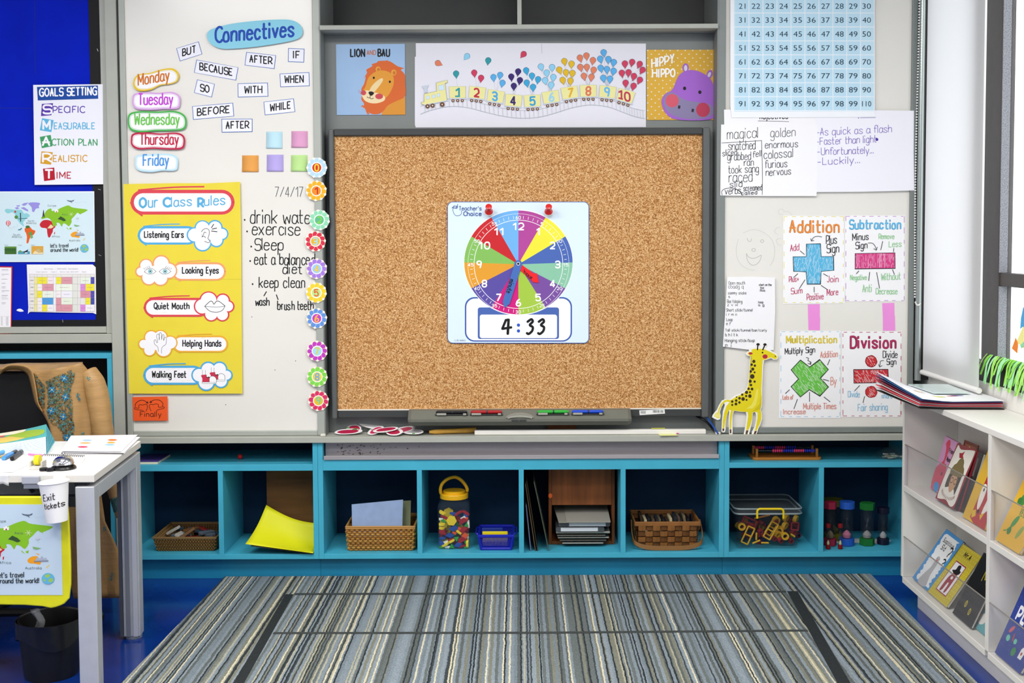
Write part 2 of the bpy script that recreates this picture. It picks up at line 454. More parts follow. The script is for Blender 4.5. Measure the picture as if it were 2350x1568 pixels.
zL = P(1190, 1001.5, 4.985).z                            # top of the long ledge
zLb = P(1190, 1015, 4.985).z
xl, xr = X5(284, 1008), X5(2092, 1008)
YBKC = 5.375
ledge = thing('ledge_shelf', (0, 5.1, zLb), 'long pale grey ledge running above the turquoise cabinets', 'shelf')
part_box('board', ledge, xl, xr, 4.985, 5.40, zLb, zL, M_grey)
# --- turquoise cabinets
zb0 = Z5(1281.5); zb1 = Z5(1270)                         # bottom board
TH = X5(513) - X5(501.5)
def cabinet(label, x0, x1, divs, shelf_v, rail=None, group='turquoise storage cabinets'):
    c = thing('storage_cabinet', ((x0 + x1) / 2, 5.0, 0), label, 'cabinet', group)
    y0 = 5.0; s1, s2 = shelf_v
    def panel(name, xa, xb, za, zb, m=M_teal, ya=5.0, yb=YBKC):
        return part_box(name, c, xa, xb, ya, yb, za, zb, m, 0.001)
    panel('side_panel', x0, x0 + TH, zb0, zLb); panel('side_panel', x1 - TH, x1, zb0, zLb)
    panel('bottom_board', x0 + TH, x1 - TH, zb0, zb1)
    panel('shelf', x0 + TH, x1 - TH, s2, s1, ya=5.0)
    panel('back_panel', x0 + TH, x1 - TH, zb1, zLb, M_teal_shade, YBKC - 0.015, YBKC)
    for d in divs: panel('divider', d - TH / 2, d + TH / 2, zb1, s2, yb=YBKC - 0.015)
    panel('plinth', x0, x1, 0, zb0, M_plinth, 5.04, YBKC)
    return c
xA0, xA1 = X5(283), X5(730.5); xB1 = X5(1661.5); xC1 = X5(2110)
cabinet('turquoise cabinet under the left whiteboard holding the yellow sheet', xA0, xA1, [X5(507)], (Z5(1064), Z5(1078.5)))
cabB = cabinet('middle turquoise cabinet under the cork board with the bead jar and baskets', xA1 + 0.0008, xB1, [X5(963), X5(1196.5), X5(1430)], (Z5(1053.5), Z5(1078.5)))
cabinet('turquoise cabinet below the right whiteboard holding the abacus', xB1 + 0.0008, xC1, [X5(1884.5)], (Z5(1064.6), Z5(1076.5)))
# grey metal channel in the slot above the middle cubbies
M_steel = mat('#aaa5a8', 0.34, 0.25, 0.5, var=0.12, scale=3, stretch=(0.6, 1, 6))
M_rust = mat('#574f4e', 0.8, 0.1)
ch = thing('metal_channel', (0, 5.05, Z5(1053.5)), 'worn grey metal channel in the slot above the middle cubbies', 'metal channel')
xa, xb = xA1 + 0.028, xB1 - 0.024
zc0, zc1 = Z5(1053.3), Z5(1044.5)
part_box('lip', ch, xa, xb, 4.992, 4.998, zc0, zc1, M_steel, 0.0008)
part_box('back_plate', ch, xa, xb, 5.04, 5.046, zc0, zLb - 0.001, M_steel, 0.0005)
part_box('base_plate', ch, xa, xb, 4.998, 5.04, zc0, zc0 + 0.003, M_steel, 0)
sp = Sheet(wall(5.0395))
for _ in range(60):
    x = 775 + abs(RN.gauss(0, 1)) * 75; y = RN.uniform(1020, 1043)
    sp.poly(ellipse(x, y, RN.uniform(0.6, 2.8), RN.uniform(0.4, 1.5), RN.uniform(-0.8, 0), 7), M_rust)
tag(sp.build('rust_spots', ch), kind='stuff')

# --- central niche
xn0, xn1 = X5(739, 500), X5(1646, 500)
zt = CEIL - 0.002
niche = thing('wall_niche_unit', (0, 5.2, zL), 'grey open niche unit framing the cork board between two whiteboards', 'wall unit')
zs0, zs1 = Z5(66.5), Z5(56)
part_box('side_panel', niche, xn0 - 0.012, xn0, 5.0205, 5.40, zL + 0.001, zt, M_niche)
part_box('side_panel', niche, xn1, xn1 + 0.012, 5.0205, 5.40, zL + 0.001, zt, M_niche)
part_box('shelf', niche, xn0, xn1, 5.0, 5.38, zs0, zs1, M_grey)
part_box('divider', niche, X5(1187, 20), X5(1197, 20), 5.002, 5.38, zs1, zt, M_grey)
part_box('upper_back_panel', niche, xn0, xn1, 5.38, 5.395, zs1, zt, M_niche_shade)
part_box('shelf_lip', niche, xn0, xn1, 5.08, 5.12, Z5(76, Y=5.08), zs0, M_niche, 0.001)
zpp = P(1190, 330, 5.12).z
part_box('poster_panel', niche, xn0, xn1, 5.12, 5.135, zL + 0.001, zs0, M_niche)

# --- whiteboards on either side
M_wb = mat('#e7e4dc', 0.22, 0, 0.45, var=0.012, scale=3)
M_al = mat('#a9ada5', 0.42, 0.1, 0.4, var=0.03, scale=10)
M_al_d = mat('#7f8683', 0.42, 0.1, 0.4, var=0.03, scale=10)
def board(name, label, u0, u1, ui0, ui1, vb, vib, frame):
    """u0..u1 outer, ui0..ui1 white area at mid height, vb / vib outer and white lower edges"""
    Y = 5.02
    x0, x1, a0, a1 = [P(u, 500, Y).x for u in (u0, u1, ui0, ui1)]
    z0, zi = P(1190, vb, Y).z, P(1190, vib, Y).z; z1 = CEIL - 0.1
    b = thing(name, ((x0 + x1) / 2, Y, z0), label, 'whiteboard')
    part_box('writing_panel', b, a0 - 0.003, a1 + 0.003, Y + 0.01, Y + 0.03, zi - 0.003, z1, M_wb, 0)
    part_box('frame', b, x0, a0, Y, Y + 0.06, z0, z1, frame, 0.003)
    part_box('frame', b, a1, x1, Y, Y + 0.06, z0, z1, frame, 0.003)
    part_box('frame', b, a0, a1, Y, Y + 0.06, z0, zi, frame, 0.003)
    return b, Y + 0.01
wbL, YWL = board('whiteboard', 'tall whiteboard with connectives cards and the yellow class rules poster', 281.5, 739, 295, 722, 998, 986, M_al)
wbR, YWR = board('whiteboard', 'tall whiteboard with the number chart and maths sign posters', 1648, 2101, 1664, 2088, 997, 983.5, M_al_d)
# --- left: post, beam, notice board, turquoise framed cupboard
xp0, xp1 = P(250, 500, 5.03).x, P(277, 500, 5.03).x
struct('trim_1', MB().box(xp0, xp1, 5.03, 5.41, 0, zt, M_grey), bevel=0.003)
zbm0, zbm1 = P(150, 788, 5.035).z, P(150, 767, 5.035).z
struct('trim_2', MB().box(-3.4, xp0 - 0.0005, 5.035, 5.41, zbm0, zbm1, M_grey), bevel=0.003)
nb = thing('notice_board', (-2.2, 5.05, zbm1), 'royal blue notice board with black border left of the whiteboard', 'notice board')
M_felt = mat('#0a22b8', 0.9, 0, 0.1, var=0.12, scale=5, bump=0.1, bscale=500)
YN = 5.06
z_bl = P(200, 734, YN).z; x_bl = P(213.5, 400, YN).x; x_br = P(238, 400, YN).x; z_br = P(200, 749, YN).z
part_box('blue_backing', nb, -3.4, x_bl, YN, YN + 0.02, z_bl, zt, M_felt, 0)
part_box('border_strip', nb, x_bl - 0.002, x_br, YN - 0.003, YN + 0.018, z_br, zt, M_black, 0.0005)
part_box('border_strip', nb, -3.4, x_bl - 0.002, YN - 0.003, YN + 0.018, z_br, z_bl, M_black, 0.0005)
part_box('frame', nb, x_br + 0.0006, xp0 - 0.0006, YN - 0.012, YN + 0.03, zbm1 + 0.0006, zt, M_grey, 0.002)
part_box('frame', nb, -3.4, x_br, YN - 0.012, YN + 0.03, zbm1 + 0.003, z_br - 0.0006, M_grey, 0.002)
sm = Sheet(wall(YN - 0.0005))
sm.stroke([(80, 0), (80, 60), (81, 170)], 1.2, '#0a1c90'); sm.stroke([(0, 248), (76, 249)], 1.2, '#0a1c90')
sm.build('paper_seam', nb)
for u, v, a in ((224, 115, 1.2), (228, 435, 0.3), (229, 586, 0.4), (144, 737, 1.5)):
    st = Sheet(wall(YN - 0.0035)); st.stroke([(u - 3 * math.cos(a), v - 3 * math.sin(a)), (u + 3 * math.cos(a), v + 3 * math.sin(a))], 0.9, mat('#c8c8cc', 0.3, 0.8)); st.build('staple', nb)
cup = thing('open_cupboard', (-2.0, 5.1, 0), 'dark open cupboard with turquoise front frame behind the jacket', 'cupboard')
zc_t, zc_u = P(150, 811.5, 5.04).z, P(150, 823.5, 5.04).z
xs0, xs1 = P(247, 900, 5.04).x, P(259, 900, 5.04).x
part_box('top_rail', cup, -3.3, xs1, 5.04, 5.38, zc_u, zc_t, M_teal)
part_box('side_stile', cup, xs0, xs1, 5.04, 5.38, 0, zc_u, M_teal)
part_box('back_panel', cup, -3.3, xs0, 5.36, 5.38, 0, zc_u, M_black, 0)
part_box('inner_dark_sheet', cup, xs0 - 0.006, xs0, 5.06, 5.36, 0, zc_u, M_black, 0)  # black sheets here put the darkness of the open recess into colour
part_box('upper_dark_sheet', cup, -3.3, xs0 - 0.006, 5.06, 5.36, zc_u - 0.006, zc_u, M_black, 0)
part_box('gap_dark_sheet', cup, -3.3, xp0 - 0.001, 5.2, 5.22, zc_t, zbm0 - 0.001, M_black, 0)
# ================================================================ cork board (interactive board) in the niche
def cork(nt, tc):
    o = tc.outputs['Object']
    v = tex(nt, 'Voronoi', o, Scale=230.0); v.feature = 'F1'
    n = tex(nt, 'Noise', o, Scale=90.0, Detail=6.0, Roughness=0.7)
    n3 = tex(nt, 'Noise', o, Scale=260.0, Detail=3.0)
    mx = nt.nodes.new('ShaderNodeMath'); mx.operation = 'MULTIPLY_ADD'; mx.inputs[1].default_value = 0.45
    sep = nt.nodes.new('ShaderNodeSeparateColor'); nt.links.new(v.outputs['Color'], sep.inputs[0])
    nt.links.new(sep.outputs[0], mx.inputs[0])
    m2 = nt.nodes.new('ShaderNodeMath'); m2.operation = 'MULTIPLY'; m2.inputs[1].default_value = 0.62
    nt.links.new(n.outputs[0], m2.inputs[0]); nt.links.new(m2.outputs[0], mx.inputs[2])
    c = ramp(nt, mx.outputs[0], [(0.16, '#5e3d22'), (0.33, '#a4713f'), (0.48, '#c9945a'), (0.62, '#dcae77'), (0.80, '#efcf9c')])
    mxc = nt.nodes.new('ShaderNodeMix'); mxc.data_type = 'RGBA'; mxc.blend_type = 'MULTIPLY'; mxc.inputs[0].default_value = 1.0
    c2 = ramp(nt, n3.outputs[0], [(0.36, '#b08d78'), (0.5, '#ffffff')])
    nt.links.new(c, mxc.inputs[6]); nt.links.new(c2, mxc.inputs[7])
    return mxc.outputs[2]
M_cork = ramp_mat('cork', cork, 0.85, 0.1)
M_sb = mat('#5b5e5d', 0.42, 0, 0.4, var=0.04, scale=12)
M_sbd = mat('#3c3e3e', 0.5, 0, 0.35)
YC = 5.062
cb = thing('cork_board', (0, YC, zL), 'wide cork board in a dark grey frame at the centre of the niche', 'cork board')
xc0, xc1 = P(771, 600, YC).x, P(1610, 600, YC).x
zc0_, zc1_ = P(1190, 937.5, YC).z, P(1190, 311, YC).z
part_box('cork_panel', cb, xc0, xc1, YC, YC + 0.02, zc0_, zc1_, M_cork, 0)
xo0, xo1 = P(757, 600, YC - 0.02).x, P(1629, 600, YC - 0.02).x
zcap = P(1190, 959, YC).z; ztop_ = P(1190, 295, YC).z
for xa_, xb_ in ((xo0, xc0 - 0.0005), (xc1 + 0.0005, xo1)):
    MB().box(xa_, xb_, YC - 0.022, YC + 0.04, zcap, ztop_, M_sb).build('side_frame', cb, bevel=0.008, segs=3)
part_box('top_frame', cb, xc0, xc1, YC - 0.016, YC + 0.04, zc1_ + 0.0004, ztop_, M_sbd, 0.004)
part_box('bottom_frame', cb, xc0, xc1, YC - 0.006, YC + 0.04, P(1190, 957, YC).z, zc0_ - 0.006, M_sbd, 0.003)
part_box('white_edge', cb, xc0, xc1, YC - 0.008, YC + 0.02, zc0_ - 0.0055, zc0_ - 0.0004, mat('#e8e2d4', 0.4), 0.0005)
# bar code sticker on the bottom frame
s = Sheet(wall(YC - 0.0066)); s.base(xy('1467,942 1525,939.5 1526,949.5 1468,953'), '#eeeeea', 0.0003)
for i in range(16): s.rect(1498 + i * 1.6, 941.5, 1498 + i * 1.6 + RN.uniform(0.4, 1.1), 947.5, '#33363a')
for i in range(3): s.rect(1470, 943.5 + i * 2.4, 1482, 944.6 + i * 2.4, '#55585c')
tag(s.build('barcode_sticker'), 'small white bar code sticker below the cork board', 'sticker')
# pen tray
tr = thing('pen_tray', P(1190, 978, YC - 0.03), 'long grey pen tray under the cork board', 'pen tray')
M_tray = mat('#6b6c62', 0.5, 0, 0.35, var=0.04, scale=20); M_tray_l = mat('#a5a498', 0.5, 0, 0.35)
def tray_pt(u, v, y): return P(u, v, y)
yt0, yt1 = YC - 0.085, YC - 0.0085
def loft(mb, secs, m):
    n = len(secs[0]); vs_ = [p for q in secs for p in q]; fs = []
    for i in range(len(secs) - 1):
        for k in range(n):
            l = (k + 1) % n; fs.append((i * n + k, i * n + l, (i + 1) * n + l, (i + 1) * n + k))
    fs += [tuple(range(n - 1, -1, -1)), tuple(range((len(secs) - 1) * n, len(secs) * n))]
    mb.add(vs_, fs, m); return mb
xt0, xt1 = P(935, 960, yt0).x, P(1450, 960, yt0).x
zq = [P(1190, v, yt0).z for v in (944, 962, 968, 978)]
secs = []
for t, ins in ((0, 0.010), (0.015, 0.0), (0.985, 0.0), (1, 0.010)):
    x = xt0 + (xt1 - xt0) * t; i = ins
    secs.append([Vector((x, yt1, zq[0])), Vector((x, yt0 + 0.035 + i, zq[0] - i * 0.6)), Vector((x, yt0 + i, zq[1] - i * 0.3)), Vector((x, yt0 + i, zq[2])), Vector((x, yt0 + 0.02 + i, zq[3] + i * 0.5)), Vector((x, yt1, zq[3] + i * 0.5))])
loft(MB(), secs, M_tray).build('tray_body', tr, bevel=0.002)
zslope = lambda y: zq[0] + (zq[1] - zq[0]) * max(0.0, min(1.0, (yt0 + 0.035 - y) / 0.035))
PENS = [('black', '#17171b', 1000, 1072), ('red', '#a3151c', 1080, 1152), ('green', '#2ba637', 1233, 1305), ('blue', '#1c49c4', 1313, 1385)]
for nm, hx, ua, ub in PENS:
    x0_, x1_ = P(ua, 955, yt0).x, P(ub, 955, yt0).x; yy = yt0 + 0.018
    zz = zslope(yy) + 0.003
    MB().box(x0_ - 0.004, x1_ + 0.004, yy - 0.010, yy + 0.014, zz - 0.004, zz - 0.0008, M_sbd).build('pen_well', tr, bevel=0.001); pw_ = [o for o in kids(tr) if o.name.startswith('pen_well')][-1]
    MB().box(x0_ + 0.004, x0_ + 0.045, yy - 0.013, yy - 0.010, zz - 0.004, zz + 0.005, M_tray_l).build('pen_clip', pw_, bevel=0.001)
    MB().box(x1_ - 0.018, x1_ - 0.004, yy - 0.013, yy - 0.010, zz - 0.004, zz + 0.004, M_tray_l).build('pen_clip', pw_, bevel=0.001)
    m = mat(hx, 0.4); pen = MB()
    rot = Matrix.Rotation(PI / 2, 4, 'Y')
    pen.lathe([(0.0035, 0), (0.0075, 0.008), (0.0075, x1_ - x0_ - 0.012), (0.005, x1_ - x0_)], (x0_, yy, zz + 0.0078), m, 14, rot)
    t_ = thing('stylus_pen', (x0_, yy, zz), nm + ' digital pen lying in the grey pen tray', 'pen', 'pens in the tray')
    pb_ = pen.build('barrel', t_, smooth=True)
    MB().lathe([(0.0078, 0), (0.0078, 0.006)], ((x0_ + x1_) / 2, yy, zz + 0.0078), mat('#2b2b2e', 0.4), 14, rot).build('band', pb_)
er = thing('board_eraser', P(1193, 967, yt0), 'grey rounded board eraser in the middle of the pen tray', 'eraser')
xe0, xe1 = P(1160, 955, yt0).x, P(1226, 955, yt0).x
pts = [Vector((xe0 + (xe1 - xe0) * i / 16, yt0 - 0.001, zq[1] + 0.006 + 0.019 * math.sin(PI * i / 16) ** 0.55)) for i in range(17)]
MB().prism(pts + [Vector((xe1, yt0 - 0.001, zq[1] + 0.004)), Vector((xe0, yt0 - 0.001, zq[1] + 0.004))], (0, 0.028, 0), mat('#8f8d83', 0.55)).build('eraser_body', er, bevel=0.002); eb_ = kids(er)[0]
pts2 = [Vector((xe0 + 0.01 + (xe1 - xe0 - 0.02) * i / 16, yt0 - 0.004, zq[1] + 0.008 + 0.008 * math.sin(PI * i / 16) ** 0.7)) for i in range(17)]
MB().prism(pts2 + [p - Vector((0, 0, 0.007)) for p in reversed(pts2)], (0, 0.003, 0), M_tray_l).build('grip', eb_)
for ua in (1174, 1192):
    MB().box(P(ua, 966, yt0).x, P(ua + 16, 966, yt0).x, yt0 - 0.004, yt0 - 0.0005, zq[2] + 0.0005, zq[1] - 0.0015, M_sbd).build('tray_button', tr, bevel=0.0008)

# ---------------------------------------------------------------- teaching clock pinned on the cork
YK = YC - 0.001
ck = thing('teaching_clock', P(1190, 788, YK), 'pale blue teaching clock showing 4:33 pinned to the cork board', 'clock')
s = Sheet(wall(YK), 1000, 440, 4.126)
s.base(rrect(110, 95, 1452, 1436, 52, 8), '#dff0fb', 0.004, '#3f5fae')
s.stroke(rrect(113, 98, 1449, 1433, 50, 8), 6, '#4463b0', closed=True)
s.poly(rrect(276, 998, 1290, 1420, 90, 8), '#3f5fae'); s.poly(rrect(290, 1012, 1276, 1408, 80, 8), '#fdfdfd')
s.poly(rrect(398, 1096, 1167, 1395, 22, 6), '#4a69b2'); s.poly(rrect(417, 1164, 1148, 1387, 22, 6), '#fdfdfd')
cx, cy, r = 783, 670, 516
s.ell(cx, cy, r + 1, 500, '#ffffff', n=96)
ry = 494
SEG = ['#b4479a', '#f5e93e', '#4a69b4', '#8cc7a7', '#7a4fa0', '#a6ca45', '#d3167e', '#5b4ea3', '#e6a02e', '#86bf5c', '#cb2229', '#72b4ec']
cc = (782, 688)
for i, col in enumerate(SEG):
    pts = [cc]
    for k in range(7):
        a = math.radians(i * 30 + k * 5)
        pts.append((cx + (r - 3) * math.sin(a), cy - (ry - 2) * math.cos(a)))
    s.poly(pts, col)
s.stroke(ellipse(783, 688, 420, 418, n=90), 5, '#ffffff', closed=True)
s.stroke(ellipse(783, 688, 478, 478, n=90), 2.5, '#ffffff', closed=True)
for i in range(60):
    if i % 5:
        a = math.radians(i * 6); s.stroke([(783 + 437 * math.sin(a), 688 - 432 * math.cos(a)), (783 + 459 * math.sin(a), 688 - 458 * math.cos(a))], 4, '#f6f6f6', up=False)
s.up()
for i in range(1, 13):
    a = math.radians(i * 30); t = str(i); wd = 52 if len(t) == 1 else 108
    if t == '1': wd = 34
    if t == '11': wd = 88
    x, y = 783 + 372 * math.sin(a), 690 - 360 * math.cos(a)
    s.text(t, x - wd / 2 + 6, y + 30, x + wd / 2 - 6, 60, '#ffffff', 13)
    t = str(i * 5); wd = 24 if len(t) == 1 else 48
    x, y = 781 + 450 * math.sin(a), 692 - 447 * math.cos(a)
    s.text(t, x - wd / 2 + 2, y + 14, x + wd / 2 - 2, 27, '#ffffff', 5)
# maker's mark: apple outline and two words
navy = '#2f4f96'
s.stroke(crom(xy('246,180 240,215 205,229 180,218 166,190 163,165 175,155 200,160 206,148')), 4, navy)
s.poly(xy('150,155 175,132 212,140 195,156'), navy); s.poly(xy('165,150 180,140 200,143 190,152'), '#dff0fb'); s.stroke(xy('196,150 210,120'), 5, navy)
s.text("Teacher's", 222, 176, 432, 36, navy, 5.5); s.text('Choice', 266, 228, 430, 38, navy, 7)
s.text('DE WORLD', 200, 1414, 280, 12, '#8090a8', 2); s.stroke(ellipse(183, 1409, 7, 7), 1.5, '#8090a8', closed=True)
# digits written with a board pen
B = '#0c0c0e'
s.stroke(xy('688,1212 664,1216 630,1298 716,1284'), 22, B, taper=False); s.stroke(xy('690,1210 682,1346'), 24, B)
for ox in (0, 106):
    s.stroke(crom([(x + ox, y) for x, y in xy('868,1232 905,1208 918,1230 890,1262 918,1282 912,1318 880,1346 862,1338')]), 22, B)
s.ell(783, 1263, 15, 15, '#2a56c8'); s.ell(783, 1318, 15, 15, '#2a56c8')
s.build('clock_face', ck)
h0 = s.h
s = Sheet(wall(YK), 1000, 440, 4.126); s.h = h0 + 0.0008
def hand(pts, col, word, tx, h):
    q = Sheet(wall(YK - h), 1000, 440, 4.126); q.base(pts, col, 0.001)
    x0, y0, x1, y1 = tx
    q.text(word, x0, y0, x1, 40, '#10101a', 6.5, y1=y1) if word == 'hour' else None
    return q
q = hand(xy('770,660 930,776 957,772 977,862 925,858 800,745 775,700'), '#f01f23', 'hour', (838, 775, 915, 840), h0 + 0.001)
q.build('hour_hand', ck)
q = Sheet(wall(YK - h0 - 0.003), 1000, 440, 4.126)
q.base(xy('745,690 748,668 764,652 784,648 806,656 816,676 814,700 700,1062 656,1098 634,1052 640,1020'), '#466fb9', 0.001)
# 'minute' runs down along the hand: turn the letter plane
def turned(u, v, h):
    dx, dy = math.cos(1.83), math.sin(1.83); return P(1000 + (722 + u * dx - v * dy) / 4.126, 440 + (832 + u * dy + v * dx) / 4.126, YK - h0 - 0.0042 - 0.00005)
q2 = Sheet(lambda x, y, h: turned(x, y, h)); q2.text('minute', 0, 20, 132, 44, '#10101a', 6.5)
b0 = len(q.v); q.add(q2.v, q2.f, mat('#10101a')); q.build('minute_hand', ck)
q = Sheet(wall(YK - h0 - 0.0045), 1000, 440, 4.126); q.base(ellipse(781, 683, 17, 17), '#d9d9dc', 0.001); q.ell(781, 683, 11, 11, '#0a0a0a'); q.build('rivet', ck)
# red push pins
for i, (u, v, lb) in enumerate(((1122, 474, 'red push pin near the logo at the clock top left'), (1259, 474, 'red push pin at the top right of the teaching clock'))):
    y = YK - 0.0205; p = P(u, v + 12, y); pn = thing('push_pin', p, lb, 'push pin', 'push pins in the teaching clock')
    M = Matrix.Rotation(math.radians(58), 4, 'X') @ Matrix.Scale(1.5, 4)
    M_pin = mat('#d8282a', 0.25, 0, 0.5)
    MB().lathe([(0.0118, 0), (0.0118, 0.003), (0.0085, 0.007), (0.0055, 0.014), (0.0055, 0.018), (0.0082, 0.021), (0.0094, 0.024), (0.0092, 0.027), (0.006, 0.0285)], p, M_pin, 20, M).build('grip', pn, smooth=True)
    MB().lathe([(0.0128, -0.0015), (0.0128, 0.0)], p, mat('#e8e6dc', 0.3), 20, M).build('collar', pn)
    MB().tube([p, P(u, v + 14, YK - 0.003)], 0.0012, mat('#c8c8cc', 0.25, 0.9), 8).build('needle', pn)
# ================================================================ left side: posters and cards
YPL = 5.0185                                          # papers that lap over the whiteboard frame
YCD = YWL - 0.0006                                    # cards on the white panel
INK = '#101013'
def quadbase(s, pts, col='#f3f3f6', th=0.0006): return s.base(pts, col, th)
def paper(name, s, label, cat, group=None): return tag(s.build(name), label, cat, group)
# ---- class rules poster
s = Sheet(wall(YPL)); YEL = mat('#e6d23c', 0.5, 0, 0.3, var=0.03, scale=9)
s.base(xy('283,422.5 400,420.5 472,421 551,417.5 553,520 554,640 556.5,903.5 420,903.8 296.3,903.5 290,700 286,560'), YEL, 0.0008)
s.stroke(xy('288,641 420,641.5 554,641'), 0.7, '#bfae2a')
def pill(x0, y0, x1, y1, b, col, open_side=None):
    r = (y1 - y0) / 2
    s.poly(rrect(x0 - b, y0 - b, x1 + b, y1 + b * 0.9, r + b, 6), col)
    s.poly(rrect(x0, y0, x1, y1, r, 6), '#f4f3f6')
    s.stroke(crom([(x0 + r * 0.5, y0 - b * 0.9), (x0 + (x1 - x0) * 0.4, y0 - b * 1.7), (x0 + (x1 - x0) * 0.72, y0 - b * 1.9)]), b * 0.45, col)
    s.stroke(crom([(x0 - b * 0.9, (y0 + y1) / 2 + 3), (x0 + r * 0.1, y1 - r * 0.2), (x0 + r * 0.9, y1 + b * 1.2)]), b * 0.5, col)
    for _ in range(9):
        x = RN.uniform(x0 + r, x1 - r * 1.2); y = RN.choice([RN.uniform(y0 + b * .3, y0 + b), RN.uniform(y1 - b, y1 - b * .3)])
        s.stroke([(x, y), (x + RN.uniform(10, 60), y - RN.uniform(0, 6))], 3, '#ece0a0', up=False)
    s.up()
def cloud(cs, b, col):
    for x, y, r in cs: s.ell(x, y, r + b, r + b * RN.uniform(0.8, 1.1), col, n=28)
    for x, y, r in cs: s.ell(x, y, r, r, '#f4f3f6', n=28)
    mx_, my_ = sum(c[0] for c in cs) / len(cs), sum(c[1] for c in cs) / len(cs); s.ell(mx_, my_, 100, 75, '#f4f3f6')
RED, BLU, ORA, MUS = '#d8434f', '#4ea8d8', '#eba068', '#e8aa34'
s.tf(280, 410, 6.032)
pill(165, 203, 1512, 456, 48, RED)
SKY = '#55abd6'
s.text('O', 250, 395, 330, 122, SKY, 30); s.text('ur', 368, 396, 492, 150, SKY, 17); s.text('C', 582, 384, 650, 112, SKY, 32)
s.text('lass', 685, 388, 962, 128, SKY, 16, y1=372); s.text('R', 1056, 388, 1112, 112, SKY, 32); s.text('ules', 1142, 372, 1425, 130, SKY, 16, y1=356)
pill(250, 690, 1010, 885, 32, BLU)
cloud([(1115, 685, 92), (1288, 680, 88), (1385, 765, 70), (1308, 850, 82), (1118, 885, 105), (1005, 780, 90)], 20, BLU)
s.text('Listening Ears', 312, 815, 850, 82, INK, 15, jit=1)
s.stroke(crom(xy('1100,738 1128,704 1172,692 1206,716 1208,770 1192,828 1216,862 1198,888 1145,868')), 7, INK)
s.stroke(crom(xy('1165,752 1142,742 1130,770 1108,808 1136,798 1160,820')), 7, INK)
for a in ('1240,680 1270,632', '1248,700 1312,685', '1240,727 1318,736'): s.stroke(xy(a), 11, INK)
pill(720, 1187, 1412, 1388, 28, ORA)
cloud([(335, 1205, 80), (545, 1180, 102), (258, 1288, 55), (375, 1370, 92), (535, 1378, 92), (650, 1275, 98)], 20, ORA)
s.text('Looking Eyes', 838, 1310, 1335, 84, INK, 15, jit=1)
for cx_ in (393, 598):
    w_ = 82
    up = crom([(cx_ - w_, 1288), (cx_ - 40, 1254), (cx_ + 20, 1244), (cx_ + w_, 1286)]); dn = crom([(cx_ + w_, 1286), (cx_ + 25, 1320), (cx_ - 35, 1318), (cx_ - w_, 1288)])
    s.poly(up[:-1] + dn[:-1], '#ffffff'); s.stroke(up, 5, INK); s.stroke(dn, 5, INK)
    s.ell(cx_, 1284, 32, 32, '#76b2bb'); s.ell(cx_, 1284, 22, 22, '#a9d3d8'); s.ell(cx_, 1284, 10, 10, INK)
    d = -1 if cx_ < 500 else 1
    for k in range(4): s.stroke([(cx_ + d * (75 - k * 24), 1258 - k * 6), (cx_ + d * (92 - k * 24), 1238 - k * 10)], 4, INK)
s.tf(280, 660, 4.9)
pill(272, 142, 950, 306, 26, RED)
cloud([(975, 145, 88), (1135, 148, 66), (1195, 212, 55), (1130, 305, 62), (1005, 300, 68), (905, 212, 80)], 17, RED)
s.text('Quiet Mouth', 364, 240, 755, 66, INK, 12, jit=1)
lip = crom(xy('932,212 968,176 1000,152 1020,162 1036,188 1056,162 1082,152 1116,172 1160,208'))
low = crom(xy('1160,208 1130,256 1080,276 1040,277 985,262 932,212'))
s.poly(lip[:-1] + low[:-1], '#fbfbfb'); s.stroke(lip, 7, INK); s.stroke(low, 6, INK); s.stroke(crom(xy('935,212 990,216 1045,220 1100,218 1158,209')), 5, '#1c3a3c')
pill(590, 560, 1175, 712, 20, MUS)
cloud([(332, 562, 70), (435, 558, 70), (245, 636, 48), (312, 702, 60), (470, 690, 82), (545, 620, 68)], 15, MUS)
s.text('Helping Hands', 686, 660, 1115, 68, INK, 12, jit=1)
s.stroke(crom(xy('412,720 404,668 372,640 364,600 378,588 396,622 402,600 392,552 398,528 414,524 424,560 420,590 424,520 434,508 446,520 448,588 454,540 464,530 474,540 470,596 482,564 494,558 502,572 496,636 462,662 448,690 446,738')), 4, '#333338')
pill(268, 904, 890, 1070, 26, BLU)
cloud([(972, 925, 76), (1098, 920, 72), (1180, 985, 50), (1115, 1050, 66), (950, 1062, 84), (868, 985, 70)], 17, BLU)
s.text('Walking Feet', 344, 1010, 720, 68, INK, 12, jit=1)
for ox, oy in ((97, -28), (0, 0)):
    q = lambda t: [(a + ox, b + oy) for a, b in xy(t)]
    s.poly(q('890,990 902,982 952,978 956,1006 985,1012 992,1062 904,1062 906,1024'), '#c92f4d')
    s.poly(crom(q('985,1062 986,1020 1005,998 1035,998 1060,1020 1064,1062')), '#f6f6f6'); s.stroke(crom(q('985,1062 986,1020 1005,998 1035,998 1060,1020 1064,1062')), 4, INK)
    s.poly(q('902,1064 1064,1066 1058,1080 906,1078'), '#ffffff'); s.stroke(q('902,1064 1064,1066 1058,1080 906,1078'), 3, INK, closed=True)
    for a in ('908,980 908,926', '940,976 941,930'): s.stroke(q(a), 3, '#444448')
    s.stroke(q('952,1006 965,1014 978,1004 986,1012'), 8, INK)
paper('class_rules_poster', s, 'yellow Our Class Rules poster on the left whiteboard', 'poster')
